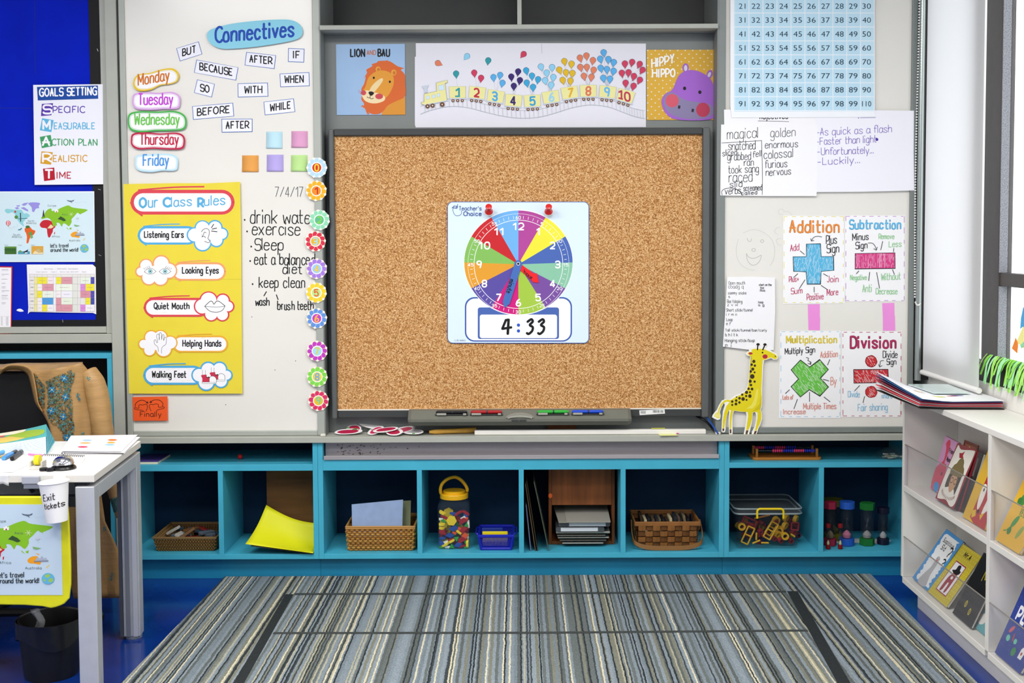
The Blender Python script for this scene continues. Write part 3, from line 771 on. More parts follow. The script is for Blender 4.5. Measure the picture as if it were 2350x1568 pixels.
# ---- orange Finally card
s = Sheet(wall(YPL), 280, 660, 4.9); s.base(xy('117,1232 512,1226 515,1497 128,1500'), '#ee5a22', 0.0006)
s.stroke(crom(xy('150,1342 152,1310 190,1276 240,1270 292,1298')), 7, '#3a1408'); s.poly(xy('300,1304 266,1302 288,1280'), '#3a1408')
s.stroke(crom(xy('456,1336 458,1300 420,1268 360,1266 314,1292')), 7, '#3a1408'); s.poly(xy('308,1298 322,1272 340,1296'), '#3a1408')
s.stroke(crom(xy('245,1398 230,1382 180,1376 145,1368 142,1352 190,1358 188,1334 200,1318 230,1322 262,1314 284,1322 284,1360 270,1392')), 6, '#3a1408')
s.stroke(crom(xy('388,1398 396,1380 440,1366 472,1358 470,1342 412,1346 410,1318 380,1310 350,1318 320,1312 308,1332 316,1366 328,1388')), 6, '#3a1408')
s.text('Finally', 206, 1452, 440, 54, '#3a1408', 7, jit=1)
paper('orange_card', s, 'small orange card reading Finally with two fists below the rules poster', 'card')
# ---- weekday cards
def blob(pts): return closed_crom(pts, 5)
def shrink(pts, d):
    cx_ = sum(p[0] for p in pts) / len(pts); cy_ = sum(p[1] for p in pts) / len(pts); out = []
    mx_ = max(abs(p[0] - cx_) for p in pts); my_ = max(abs(p[1] - cy_) for p in pts)
    return [(cx_ + (x - cx_) * (1 - d / mx_), cy_ + (y - cy_) * (1 - d / my_)) for x, y in pts]
DAYS = [('Monday', 'yellow edged', '925,556 958,516 1040,504 1120,480 1196,474 1236,508 1232,556 1190,580 1110,592 1040,624 964,630 926,602', '#e5c226', '#d0700f', (957, 590, 1170, 552)),
 ('Tuesday', 'pale violet edged', '916,690 930,650 1000,638 1100,642 1190,636 1240,660 1248,712 1228,752 1130,756 1040,762 950,756 920,730', '#d6a6dd', '#c23fcd', (962, 724, 1195, 720)),
 ('Wednesday', 'green edged', '884,840 896,788 960,770 1090,772 1210,768 1276,796 1292,848 1272,896 1180,906 1080,908 970,916 900,896', '#45b04c', '#6cc24f', (933, 862, 1240, 860)),
 ('Thursday', 'crimson edged', '906,966 920,926 1000,916 1110,924 1220,918 1272,940 1280,990 1262,1030 1180,1036 1060,1030 960,1034 912,1008', '#be1a44', '#c01840', (972, 1000, 1234, 998)),
 ('Friday', 'pale blue edged', '936,1120 944,1078 1000,1072 1080,1064 1180,1066 1226,1090 1232,1140 1214,1180 1120,1182 1050,1192 970,1184 940,1160', '#bcdff0', '#4c93d6', (992, 1146, 1166, 1142))]
for i, (d, ad, pts, c1, c2, (x0, y0, x1, y1)) in enumerate(DAYS):
    s = Sheet(wall(YPL + 0.0012 * (1 - i % 2)), 0, 0, 3.0158); o = blob(xy(pts)); s.base(o, c1, 0.0006)
    s.poly(shrink(o, 12), '#f6f6f8'); s.stroke(shrink(o, 17), 2.2, c1, closed=True)
    s.text(d, x0, y0, x1, 74, c2, 10, y1=y1)
    paper('day_card', s, '%s cloud shaped card reading %s' % (ad, d), 'card', 'weekday cards')
# ---- connectives
s = Sheet(wall(YPL), 0, 0, 3.0158)
s.base(blob(xy('1432,250 1448,212 1500,190 1600,165 1750,146 1900,136 2010,138 2072,166 2095,215 2078,258 2020,282 1900,305 1750,326 1600,338 1520,334 1458,302')), '#8ed3e6', 0.0006)
s.text('Connectives', 1494, 292, 2030, 100, '#184aae', 16, y1=248, jit=1)
paper('title_card', s, 'pale blue oval card reading Connectives at the whiteboard top', 'card')
CON = [('BUT', '1220,335 1375,287 1400,375 1245,424', (1264, 388, 1352, 362), 'first word card on the left below the oval title'),
 ('BECAUSE', '1360,413 1650,467 1634,557 1343,503', (1384, 482, 1606, 522), None), ('AFTER', '1705,360 1910,383 1900,477 1693,452', (1730, 429, 1878, 443), 'tilted card beside the IF card'),
 ('IF', '1995,333 2107,338 2104,433 1993,428', (2032, 402, 2072, 403), None), ('WHEN', '1936,510 2140,500 2143,596 1940,603', (1972, 573, 2100, 570), None),
 ('SO', '1365,550 1487,582 1466,674 1343,642', (1388, 629, 1446, 640), None), ('WITH', '1645,578 1853,572 1857,668 1647,674', (1694, 646, 1812, 642), None),
 ('BEFORE', '1330,736 1613,712 1620,805 1337,829', (1366, 800, 1586, 780), None), ('WHILE', '1825,705 2033,682 2043,775 1833,798', (1871, 769, 2008, 750), None),
 ('AFTER', '1533,823 1747,822 1747,913 1535,917', (1566, 890, 1718, 886), 'lowest card touching the BEFORE card')]
for i, (t, pts, (x0, y0, x1, y1), ex) in enumerate(CON):
    s = Sheet(wall(YCD - (0.001 if i == 9 else 0)), 0, 0, 3.0158); p = xy(pts)
    s.base(p, '#2f62b2', 0.0005); s.poly(shrink(p, 4), '#f0f0f8'); s.text(t, x0, y0, x1, 47, INK, 8, y1=y1, jit=1)
    paper('word_card', s, 'white blue edged card reading %s' % t + (', ' + ex if ex else ''), 'card', 'connectives word cards')
# ---- sticky notes
for nm, hx, (x0, y0, x1, y1) in (('pale blue', '#bfe3ee', (1843, 912, 1955, 1028)), ('pink', '#dea0c6', (2017, 908, 2130, 1022)), ('orange', '#e5a04e', (1676, 1076, 1790, 1190)),
                                 ('lilac', '#b7a8e4', (1847, 1071, 1962, 1187)), ('pale green', '#bde492', (2014, 1074, 2128, 1187))):
    q = MB(); f = lambda a, b: P((x0 + (x1 - x0) * a) / 3.0158, (y0 + (y1 - y0) * b) / 3.0158, YCD) - Vector((0, 0.0006 + 0.007 * max(0, b - 0.35) ** 2, 0))
    q.grid(f, 2, 8, mat(hx, 0.7))
    tag(q.build('sticky_note', smooth=True, solid=0.0003), nm + ' square sticky note on the left whiteboard', 'sticky note', 'sticky notes on the left whiteboard')
# ---- number flowers
FL = [(727, 385, 'pale blue', '#b7d9ec', '#cf2b1c', '#f3d22b'), (726, 438, 'amber', '#f0b01c', '#ea8a1d', '#c32a1c'), (733, 505, 'mint green', '#8ed8ae', '#5cb787', '#79d04e'),
 (724, 554, 'red', '#d6294a', '#e3b324', '#9fd7ea'), (727, 617, 'violet', '#a379dc', '#9cc7ea', '#e6c24a'), (726, 672, 'yellow', '#f0d02c', '#b9e08a', '#e0662a'),
 (727, 731, 'blue', '#5f93dc', '#c03fc0', '#f0b53c'), (728, 806, 'magenta', '#c23ac0', '#a6d7ea', '#d8d43a'), (728, 865, 'lime green', '#7fd94f', '#e8d43c', '#7aa6dc'), (731, 920, 'crimson', '#dc2f66', '#e6c32f', '#7ecb9f')]
for i, (u, v, nm, c1, c2, c3) in enumerate(FL):
    s = Sheet(wall(YPL - 0.001), u, v, 1); N = 10; a0 = i * 0.4
    s.base([(24.5 * (1 - 0.09 * abs(math.sin(N / 2 * t))) * math.cos(t + a0), 24.5 * (1 - 0.09 * abs(math.sin(N / 2 * t))) * math.sin(t + a0)) for t in [2 * PI * k / 60 for k in range(60)]], '#f3efe4', 0.0012)
    for k in range(N):
        t = a0 + 2 * PI * (k + 0.5) / N
        s.ell(15.2 * math.cos(t), 15.2 * math.sin(t), 8.0, 6.3, '#f3e3b0' if i not in (0, 2) else '#eef6f2', t, 14); s.ell(15.2 * math.cos(t), 15.2 * math.sin(t), 7.5, 5.7, c1, t, 14)
    s.ell(0, 0, 12.6, 12.6, '#f8f6ee', n=28); s.ell(0, 0, 10.4, 10.4, c2, n=28)
    s.text(str(i), -4 if i != 1 else -2.5, 7, 4 if i != 1 else 2.5, 14, c3, 3)
    paper('number_flower', s, '%s paper flower numbered %d on the whiteboard edge' % (nm, i), 'paper flower', 'number flowers')
# ---- handwriting on the whiteboard
s = Sheet(wall(YWL - 0.0002), 0, 400, 2.529)
s.text('7/4/17', 1596, 130, 1758, 56, '#55555a', 4); s.build('marker_date', wbL)
for t, x0, y0, x1, h, bx in (('drink water', 1452, 285, 1830, 76, 1420), ('exercise', 1464, 352, 1740, 72, 1434), ('Sleep', 1480, 440, 1642, 66, 1458), ('eat a balanced', 1478, 524, 1826, 62, 1452),
                             ('diet', 1644, 576, 1750, 56, None), ('keep clean', 1503, 658, 1770, 60, 1466), ('wash', 1482, 762, 1562, 44, None), ('brush teeth', 1612, 786, 1818, 48, None)):
    s = Sheet(wall(YWL - 0.0002), 0, 400, 2.529); s.text(t, x0, y0, x1, h, '#17171a', 6, jit=2)
    if bx: s.ell(bx, y0 - 20, 5, 6, '#17171a', n=8)
    s.build('marker_word', wbL)
s = Sheet(wall(YWL - 0.0002), 0, 400, 2.529)
s.stroke(xy('1546,682 1532,706'), 6, '#17171a'); s.stroke(xy('1604,700 1614,728'), 6, '#17171a')
for _ in range(26): s.ell(RN.uniform(1590, 1720), RN.uniform(1010, 1110), RN.uniform(1, 5), RN.uniform(1, 3), '#dcdad4', RN.uniform(0, 3), 7)
for u, v in ((1462, 828), (1716, 1084), (1596, 1137), (1310, 1338)): s.ell(u, v, 3, 3, '#55565a', n=6)
tag(s.build('marker_smudge', wbL), kind='stuff')
# ---- goal setting poster
s = Sheet(wall(YN - 0.0132), 0, 0, 3.0158); s.base(xy('230,588 712,583 715,1276 240,1280'), '#f1f1f8', 0.0007)
s.poly(xy('256,602 678,592 680,684 262,696'), '#10489c'); s.text('GOALS SETTING', 276, 666, 668, 52, '#ffffff', 9, y1=656)
for t, yb, c, sq, x0, x1 in (('PECIFIC', 779, '#5a35a8', '290,720 368,714 356,798 284,804', 368, 582), ('EASURABLE', 893, '#5fb6dc', '292,818 372,832 356,915 276,902', 376, 655), ('CTION PLAN', 1006, '#3f9e62', '276,948 352,934 364,1012 290,1026', 362, 672),
                             ('EALISTIC', 1118, '#d8a022', '288,1048 366,1054 354,1140 280,1132', 370, 598), ('IME', 1234, '#b80f2a', '298,1168 376,1160 382,1244 306,1254', 396, 490)):
    p = xy(sq); s.poly(p, c); mx_ = sum(a for a, b in p) / 4; my_ = sum(b for a, b in p) / 4
    L = {'PECIFIC': 'S', 'EASURABLE': 'M', 'CTION PLAN': 'A', 'EALISTIC': 'R', 'IME': 'T'}[t]
    s.text(L, mx_ - 24, my_ + 26, mx_ + 22, 56, '#f6f4fa', 13); s.text(t, x0, yb, x1, 42, c, 6.5, jit=1)
paper('goal_poster', s, 'white Goals Setting poster on the blue notice board', 'poster')
# ---- world map posters (drawn in one set of coordinates, printed twice)
GRN, AQ, VIO = '#86c023', '#8fd0d6', '#9a92dc'
def world_map(s):
    s.poly(closed_crom(xy('48,238 62,216 110,220 170,226 215,226 240,262 268,258 300,286 262,312 250,330 232,352 242,390 226,384 200,362 178,330 160,300 150,270 120,250 80,262'), 3), AQ)
    s.poly(xy('146,206 175,196 195,210 170,222'), VIO); s.poly(xy('160,182 200,178 196,194 170,192'), VIO); s.poly(xy('214,176 240,158 284,152 262,178 240,186'), VIO); s.poly(xy('206,206 240,198 280,224 284,244 250,230'), VIO)
    s.poly(closed_crom(xy('282,160 330,150 400,158 388,188 392,208 360,214 342,246 322,240 318,204 300,182'), 3), VIO)
    s.poly(closed_crom(xy('252,408 300,398 322,422 354,436 340,470 312,490 296,516 284,556 266,556 270,500 262,460 250,440'), 3), '#e5601c')
    s.poly(closed_crom(xy('402,360 430,332 470,326 512,338 530,372 556,394 532,418 528,446 514,470 500,500 482,496 472,450 466,412 420,404 400,384'), 3), '#c5202e'); s.poly(xy('542,452 552,444 550,466 542,474'), '#c5202e')
    s.poly(closed_crom(xy('446,312 418,318 414,300 440,286 452,252 480,222 512,212 520,236 560,230 610,206 660,186 690,182 720,200 780,210 870,222 862,240 800,268 776,254 740,294 716,318 716,350 690,390 662,370 634,362 618,394 596,360 566,356 570,380 536,388 520,350 500,318 470,306'), 3), GRN)
    for q in ('666,398 694,430 688,426 668,412', '694,408 716,400 712,424 696,418', '770,330 788,344 780,340', '800,250 816,256 806,276'): s.poly(xy(q), GRN)
    s.poly(closed_crom(xy('706,474 730,450 770,444 796,478 790,506 756,500 720,496'), 3), '#f0a020'); s.poly(xy('758,420 790,430 780,436'), '#f0a020'); s.stroke(xy('834,530 850,510'), 8, '#e3c766')
    s.poly(xy('666,126 690,132 718,134 742,124 738,138 716,146 726,160 706,148 676,138'), '#5e6c7a'); s.stroke(crom(xy('750,150 790,156 840,144 870,152')), 1.2, '#b4c0c4')
    for t, x0, yb, x1 in (('Europe', 480, 192, 562), ('Asia', 622, 280, 674), ('North', 282, 346, 342), ('America', 264, 366, 362), ('South', 134, 484, 202), ('America', 122, 504, 218), ('Africa', 522, 500, 596), ('Australia', 694, 540, 800)):
        s.text(t, x0, yb, x1, 18, '#4c5c60', 2)
    s.poly(xy('424,300 434,226 438,226 448,300 440,300 436,280 432,300'), '#2a2c32'); s.stroke(xy('480,304 484,240'), 4, '#d49a5a')          # tower, statue
    s.poly(xy('548,250 548,222 556,230 566,216 576,230 584,222 584,250'), '#f4f2ea'); s.ell(566, 244, 6, 6, '#b02c30', n=8)                   # white castle
    for a in range(6): s.stroke([(714, 270), (714 + 22 * math.cos(a * 1.05), 270 + 22 * math.sin(a * 1.05))], 3, '#dfe9b4')
    s.poly(xy('578,318 606,290 640,308 662,330 640,340 610,326 596,322'), '#33502c'); s.poly(xy('474,410 510,370 540,396 512,412'), '#e6d6a4')
    s.stroke(xy('206,258 208,340'), 9, '#2a3440'); s.stroke(xy('184,314 276,310'), 4, '#2a3440'); s.ell(154, 244, 9, 11, '#cc2b30', n=10); s.ell(164, 298, 18, 18, '#4f8b3c', n=10)
    s.ell(84, 358, 23, 26, '#d8444e', n=16); s.ell(84, 358, 13, 25, '#f4ecec', n=16); s.ell(84, 358, 5, 25, '#d8444e', n=12); s.stroke(xy('84,384 84,390'), 8, '#a07040')
    s.poly(xy('178,422 200,418 218,404 222,412 208,428 186,430'), '#3f7f92'); s.ell(278, 396, 22, 14, '#3f6f34', n=10); s.ell(306, 462, 18, 18, '#5f9a48', n=10); s.poly(xy('302,480 326,476 332,504 308,514'), '#79b268')
    s.poly(xy('756,478 776,448 790,462 804,440 818,460 832,454 846,480'), '#a9b2c0'); s.poly(xy('750,478 848,474 846,482 752,486'), '#7f8896'); s.poly(xy('742,372 800,384 770,394 746,388'), '#7fb26a'); s.ell(776, 312, 16, 10, '#c8ccd4', n=10)
    s.stroke(crom(xy('84,400 120,412 140,396 180,388 170,366')), 1.2, '#bccccb')
    s.rect(48, 592, 166, 668, '#5d8f36'); s.rect(48, 640, 166, 668, '#3b6b24')
    for x in (62, 84, 104, 126, 148): s.ell(x, 624, 16, 18, '#2f5f26', n=10)
    s.rect(182, 590, 300, 668, '#cfe9f2'); s.rect(182, 640, 300, 668, '#4e9cb2'); s.poly(xy('236,646 266,630 284,620 280,640 262,652 240,656'), '#1d2b3a'); s.poly(xy('184,640 206,628 224,644 206,652'), '#6f9a4e'); s.ell(262, 656, 16, 5, '#ffffff', n=8)
    s.rect(316, 588, 434, 668, '#dba440'); s.poly(xy('350,650 384,606 410,640 420,656'), '#c9b480'); s.poly(xy('330,660 352,634 390,656 430,650 432,666 332,666'), '#efdcae')
    s.text("let's travel", 506, 602, 684, 36, '#20282c', 5, y1=598, jit=1); s.text('around the world!', 508, 644, 784, 34, '#20282c', 5, y1=640, jit=1)
    s.ell(845, 610, 42, 42, '#63b4d8', n=28)
    for q in ('822,584 852,574 862,590 842,604 826,600', '850,612 874,604 880,626 862,640 846,628', '812,612 830,616 826,632 814,628'): s.poly(xy(q), '#9bc75c')
    for x in (62, 198, 328): s.text('Forest' if x < 100 else 'Ocean' if x < 300 else 'Desert', x - 14, 582, x + 22, 10, '#9aa8a8', 1.2)
s = Sheet(wall(YN - 0.0045), 0, 430, 4.356); s.base(xy('-140,42 942,40 950,745 -140,748'), '#f2f8fa', 0.0007); s.poly(xy('-130,50 936,50 943,737 -130,740'), '#d3e8ee'); world_map(s)
paper('world_map_poster', s, 'pale blue world map poster pinned on the blue notice board', 'poster')
# ---- timetable, red edged list, cloud scrap
s = Sheet(wall(YN - 0.0045), 0, 430, 4.356)
s.base(xy('268,772 926,772 957,800 962,1270 930,1256 600,1252 310,1246 292,1250 280,1268 284,1200'), '#f3f1f4', 0.0006)
s.text('SCHOOL - PRIMARY DIVISION', 442, 822, 778, 11, '#77777c', 1.6); s.text('Class teacher     Class 2    School Year 2016-2017     Room', 362, 850, 862, 8, '#88888c', 1.3)
s.rect(296, 866, 948, 1242, '#e9e6e2')
X_ = [296, 346, 374, 424, 474, 538, 562, 614, 726, 778, 806, 856, 908, 946]; Y_ = [868, 897, 966, 1035, 1104, 1172, 1241]
C_ = {(1, 1): 'eee58a', (1, 2): 'eee58a', (1, 3): 'eee58a', (1, 4): 'eee58a', (1, 5): 'eee58a'}
s.rect(346, 897, 374, 1241, '#efe69a'); s.rect(726, 897, 778, 1241, '#e2e4dc'); s.rect(538, 897, 562, 1241, '#f4f2f2')
for x0, y0, x1, y1, c in ((374, 897, 474, 966, '#f0e43a'), (474, 897, 538, 966, '#f2e4ea'), (562, 897, 614, 966, '#f0e43a'), (614, 897, 726, 966, '#dc9aa6'), (806, 897, 908, 966, '#e8f0e0'), (908, 897, 946, 966, '#4f4cae'),
                          (374, 966, 424, 1035, '#f4ecec'), (424, 966, 538, 1035, '#dc98a8'), (562, 966, 726, 1035, '#eef4e4'), (806, 966, 856, 1035, '#dc8edc'), (856, 966, 946, 1035, '#f0e43a'),
                          (374, 1035, 424, 1104, '#f0e43a'), (424, 1035, 538, 1104, '#eaf2e4'), (562, 1035, 614, 1104, '#f4ecec'), (614, 1035, 726, 1104, '#f0eef6'), (806, 1035, 908, 1104, '#dc94a4'), (908, 1035, 946, 1104, '#4f4cae'),
                          (374, 1104, 424, 1172, '#f4ecec'), (424, 1104, 534, 1172, '#4a9cdc'), (562, 1104, 614, 1241, '#dc9aa6'), (614, 1104, 726, 1172, '#e8f0dc'), (856, 1104, 908, 1172, '#f0e43a'), (908, 1104, 946, 1172, '#3f4aae'),
                          (374, 1172, 424, 1241, '#f4ecec'), (424, 1172, 474, 1241, '#f0e43a'), (474, 1172, 538, 1241, '#f2f0f4'), (614, 1172, 726, 1241, '#dc9aa6'), (806, 1172, 856, 1241, '#dc8edc'), (856, 1172, 946, 1241, '#f2f0f4')):
    s.rect(x0 + 1, y0 + 1, x1 - 1, y1 - 1, c)
    s.text('lesson' if (x1 - x0) > 60 else 'art', (x0 + x1) / 2 - 0.3 * (x1 - x0), (y0 + y1) / 2 + 4, (x0 + x1) / 2 + 0.3 * (x1 - x0), 8, '#8a7a80', 1.2)
for x in X_: s.stroke([(x, 868), (x, 1241)], 1.2, '#a4a0a0', up=False)
for y in Y_: s.stroke([(296, y), (946, y)], 1.2, '#a4a0a0', up=False)
s.up()
for i, d in enumerate(('MON', 'TUES', 'WED', 'THURS', 'FRI')): s.text(d, 306, 934 + i * 69, 336, 9, '#77777a', 1.4)
paper('timetable', s, 'white class timetable with coloured cells on the blue notice board', 'timetable')
s = Sheet(wall(YN - 0.0045), 0, 430, 4.356); s.base(xy('-160,786 126,792 114,1482 -160,1490'), '#c9202c', 0.0008); s.poly(xy('-160,798 114,803 106,1460 -160,1464'), '#f4f2f4')
for y, n in ((822, 2), (870, 2), (918, 1), (960, 1), (996, 2), (1034, 2), (1082, 4), (1156, 2)):
    for k in range(n): s.stroke([(18, y + k * 12), (RN.uniform(40, 92), y + k * 12)], 3 if k == 0 else 2, '#55555a' if k == 0 else '#8a8a90')
s.stroke(xy('4,1290 108,1292'), 1, '#b0b0b4')
for k in range(7): s.stroke([(12, 1300 + k * 13), (26, 1300 + k * 13)], 3, '#6a6a70'); s.stroke([(62, 1300 + k * 13), (84, 1300 + k * 13)], 3, '#6a6a70')
s.stroke(xy('0,1438 92,1442'), 3, '#9a9aa0')
paper('list_sheet', s, 'red edged printed list at the photo edge on the notice board', 'paper sheet')
s = Sheet(wall(YN - 0.0008), 0, 430, 4.356); s.base(closed_crom(xy('166,1232 172,1222 190,1214 210,1216 226,1226 236,1240 200,1244'), 3), '#f2f2f6', 0.0006)
paper('paper_scrap', s, 'tiny torn white paper scrap on the blue notice board', 'paper scrap')
# ================================================================ pictures above the cork board
YT = 5.1195
s = Sheet(wall(YT), 720, 0, 2.448); s.base(xy('125,250 512,247 515,645 130,647'), mat('#9fbfe2', 0.6, var=0.04, scale=6), 0.003, '#7f94a8')
h_ = s.h
s.text('LION', 208, 318, 286, 40, INK, 8); s.text('AND', 300, 308, 346, 24, '#c3662a', 4); s.text('BAU', 362, 316, 426, 38, INK, 8)
MN, MN2, FC = '#d9682e', '#c9592a', '#e29a35'
s.poly(xy('380,646 400,590 430,560 470,545 514,545 515,645'), '#dd9434')
s.poly(closed_crom(xy('292,430 276,446 300,410 296,392 330,372 325,362 356,352 362,344 400,342 430,346 470,372 500,384 490,394 512,420 514,470 514,540 470,566 430,585 410,600 396,620 370,640 330,642 306,630 300,640 288,610 276,604 284,584 268,560 272,530 268,500 284,470'), 3), MN)
for a, b, c in (((366, 350), (420, 338), (400, 352)), ((480, 376), (510, 384), (488, 392)), ((276, 590), (262, 600), (282, 600)), ((300, 630), (304, 646), (316, 636))): s.poly([a, b, c], MN)
s.ell(362, 390, 14, 16, '#e8a23c'); s.ell(450, 408, 15, 17, '#e8a23c'); s.ell(364, 392, 8, 10, '#c9752c'); s.ell(452, 410, 8, 10, '#c9752c')
s.poly(closed_crom(xy('340,408 380,396 420,404 446,428 450,470 430,520 404,550 360,560 310,556 276,540 270,520 290,490 306,440'), 3), FC)
s.poly(closed_crom(xy('384,440 388,456 356,500 336,520 314,512 330,480 360,452'), 3), '#efd5a0')
s.poly(closed_crom(xy('268,520 300,508 340,520 370,526 400,544 396,566 360,580 320,580 284,562'), 3), '#f3dcae')
s.ell(280, 522, 15, 14, '#cb4a52'); s.ell(368, 542, 22, 16, '#cb4a52'); s.ell(338, 438, 6, 7, INK, n=10); s.ell(428, 460, 6, 7, INK, n=10)
s.poly(closed_crom(xy('308,520 322,514 340,522 330,536 318,538'), 3), INK); s.stroke(crom(xy('318,538 316,550 306,550 300,544')), 3, INK); s.stroke(crom(xy('316,550 324,556 336,552')), 3, INK)
for y in (518, 528): s.stroke([(266, y), (250, y - 12)], 1.5, MN2)
paper('lion_picture', s, 'blue square picture of an orange lion left of the train banner', 'picture')
# train banner
s = Sheet(wall(YT - 0.001), 720, 0, 2.448); W_ = mat('#e7e6ee', 0.6, var=0.01, scale=5)
s.base(xy('573,243 1280,243 1866,245 1866,715 573,717 568,700 568,320 574,318'), W_, 0.0012)
s.stroke(xy('1280,246 1282,300'), 2.5, '#b8bccc')
def bal(x, y, c, rot=0.0, r=15):
    ca, sa = math.cos(rot), math.sin(rot)
    q = lambda a, b: (x + a * ca - b * sa, y + a * sa + b * ca)
    out = closed_crom([q(0, -1.25 * r), q(0.85 * r, -0.8 * r), q(1.05 * r, 0), q(0.5 * r, 0.95 * r), q(0.08 * r, 1.4 * r), q(-0.5 * r, 0.95 * r), q(-1.05 * r, 0), q(-0.85 * r, -0.8 * r)], 3)
    s.poly(shrink(out, -1.6), '#404a66'); s.poly(out, c); s.poly([q(0, 1.3 * r), q(0.32 * r, 1.75 * r), q(-0.32 * r, 1.75 * r)], c)
COR, LBL, TEA, CRI, BL2, PUR, CYA, YLW = '#e2815f', '#8fd0ee', '#2a9aa2', '#cf3a5c', '#58aee6', '#34206c', '#36a6d6', '#e3b920'
bal(700, 356, COR, -1.1); bal(860, 318, LBL, 0.7); bal(980, 342, TEA, 0.15); bal(1178, 306, CRI, 0.7)
GR = [((800, 416), 'a', TEA, [(800, 416)]), (None, 'b', CRI, [(902, 411), (940, 440)]), (None, 'c', BL2, [(1010, 436), (1047, 424), (1060, 468)]),
 (None, 'd', PUR, [(1148, 404), (1110, 433), (1158, 453), (1124, 485)]), (None, 'e', CYA, [(1194, 398), (1226, 428), (1260, 448), (1197, 467), (1232, 491)]),
 (None, 'f', LBL, [(1277, 377), (1339, 380), (1309, 411), (1346, 436), (1300, 454), (1334, 479)]),
 (None, 'g', YLW, [(1408, 346), (1448, 361), (1380, 394), (1417, 409), (1453, 413), (1399, 452), (1442, 456)]),
 (None, 'h', COR, [(1496, 327), (1532, 315), (1568, 341), (1498, 379), (1534, 379), (1572, 395), (1518, 429), (1560, 434)]),
 (None, 'i', BL2, [(1629, 297), (1610, 333), (1655, 335), (1685, 352), (1612, 384), (1647, 391), (1684, 401), (1627, 440), (1664, 445)]),
 (None, 'j', CRI, [(1748, 360), (1788, 351), (1830, 362), (1846, 395), (1731, 412), (1768, 409), (1798, 430), (1831, 451), (1752, 468), (1796, 485)])]
CAR = [(808, 520, 94, -1), (918, 522, 94, 6), (1022, 542, 92, 9), (1122, 566, 94, 5), (1228, 568, 94, -3), (1332, 546, 94, -9), (1438, 522, 94, -9), (1542, 512, 92, -1), (1650, 518, 90, 6), (1752, 540, 94, 16)]
for (g, cr) in zip(GR, CAR):
    for (x, y) in g[3]: s.stroke(crom([(x, y + 22), (x + (cr[0] - x) * 0.4, y + (cr[1] - 50 - y) * 0.5), (cr[0] + (x - cr[0]) * 0.2, cr[1] - 34)]), 0.9, '#a9b2bc', up=False)
    s.up()
    for (x, y) in g[3]: bal(x, y, g[2], (x - cr[0]) * 0.006)
# rails
def rail(off): return crom([(600 + 0, 598 + off), (660, 575 + off), (760, 555 + off), (860, 560 + off), (960, 585 + off), (1060, 608 + off), (1160, 620 + off), (1260, 615 + off), (1360, 590 + off), (1450, 562 + off), (1550, 546 + off), (1650, 556 + off), (1740, 588 + off), (1800, 610 + off), (1858, 622 + off)])
r1, r2 = rail(0), rail(44)
s.stroke(r1, 2, '#c3c7cc'); s.stroke(r2, 2.5, '#bdc2c8')
for i in range(2, len(r1) - 1, 1): s.stroke([r1[i], (r2[i][0] + 3, r2[i][1] + 3)], 2.5, '#c9cdd2', up=False)
s.up()
NUMC = ['#2a9aa2', '#c2203e', '#46a8e0', '#34206c', '#2f9fd0', '#9fd3ec', '#e3ae1c', '#de7656', '#66b6ea', '#bc3450']
for i, (x, y, wd, deg) in enumerate(CAR):
    a = math.radians(deg); ca, sa = math.cos(a), math.sin(a); q = lambda u, v: (x + u * ca - v * sa, y + u * sa + v * ca)
    for wx in (-26, 0, 26):
        p = q(wx, 46); s.ell(p[0], p[1], 9, 9, '#6b4326', n=14); s.ell(p[0], p[1], 3.5, 3.5, '#f0e8e0', n=8)
    s.poly([q(-50, 31), q(50, 31), q(50, 38), q(-50, 38)], '#d0d6e2')
    b = [q(-46, -33), q(46, -33), q(44, 31), q(-44, 31)]; s.poly(shrink(b, -1), '#a8ac8c'); s.poly(b, '#ece7a0')
    t = str(i + 1); hw = 15 if i else 11
    if t == '10': hw = 34
    p0, p1 = q(-hw, 27), q(hw, 27); s.text(t, p0[0] + 3, p0[1] - 5, p1[0] - 3, 44, NUMC[i], 10, y1=p1[1] - 5)
    if i in (0, 9): a_, b_ = q(-hw, 22), q(-hw + 22 if i else hw, 22); s.stroke([a_, b_], 9, NUMC[i])
# engine
s.poly(xy('620,528 692,512 688,466 750,450 752,466 738,470 750,566 636,590 624,590 606,588 604,574 620,572'), '#a8ac8c')
s.poly(xy('622,530 694,514 690,468 748,452 750,465 736,468 748,564 636,588 624,588 608,586 606,576 622,574'), '#ece7a0')
s.poly(xy('608,484 646,478 640,492 636,496 640,520 622,524 620,498 612,494'), '#c9d2de')
for p in ('700,482 730,476 734,506 704,510', '630,542 650,538 652,556 634,560', '664,536 682,532 684,550 666,554', '692,528 708,525 710,543 694,547'): s.poly(xy(p), '#9aa8b6'); s.poly(shrink(xy(p), 1.2), '#cfe6f6')
s.stroke(xy('620,592 752,566'), 5, '#ccd2e2')
for x, y, r in ((640, 598, 12), (668, 594, 12), (722, 588, 13)): s.ell(x, y, r, r, '#6b4326', n=14); s.ell(x, y, 4, 4, '#f0e8e0', n=8)
paper('train_banner', s, 'long white number train banner with balloons above the cork board', 'banner')
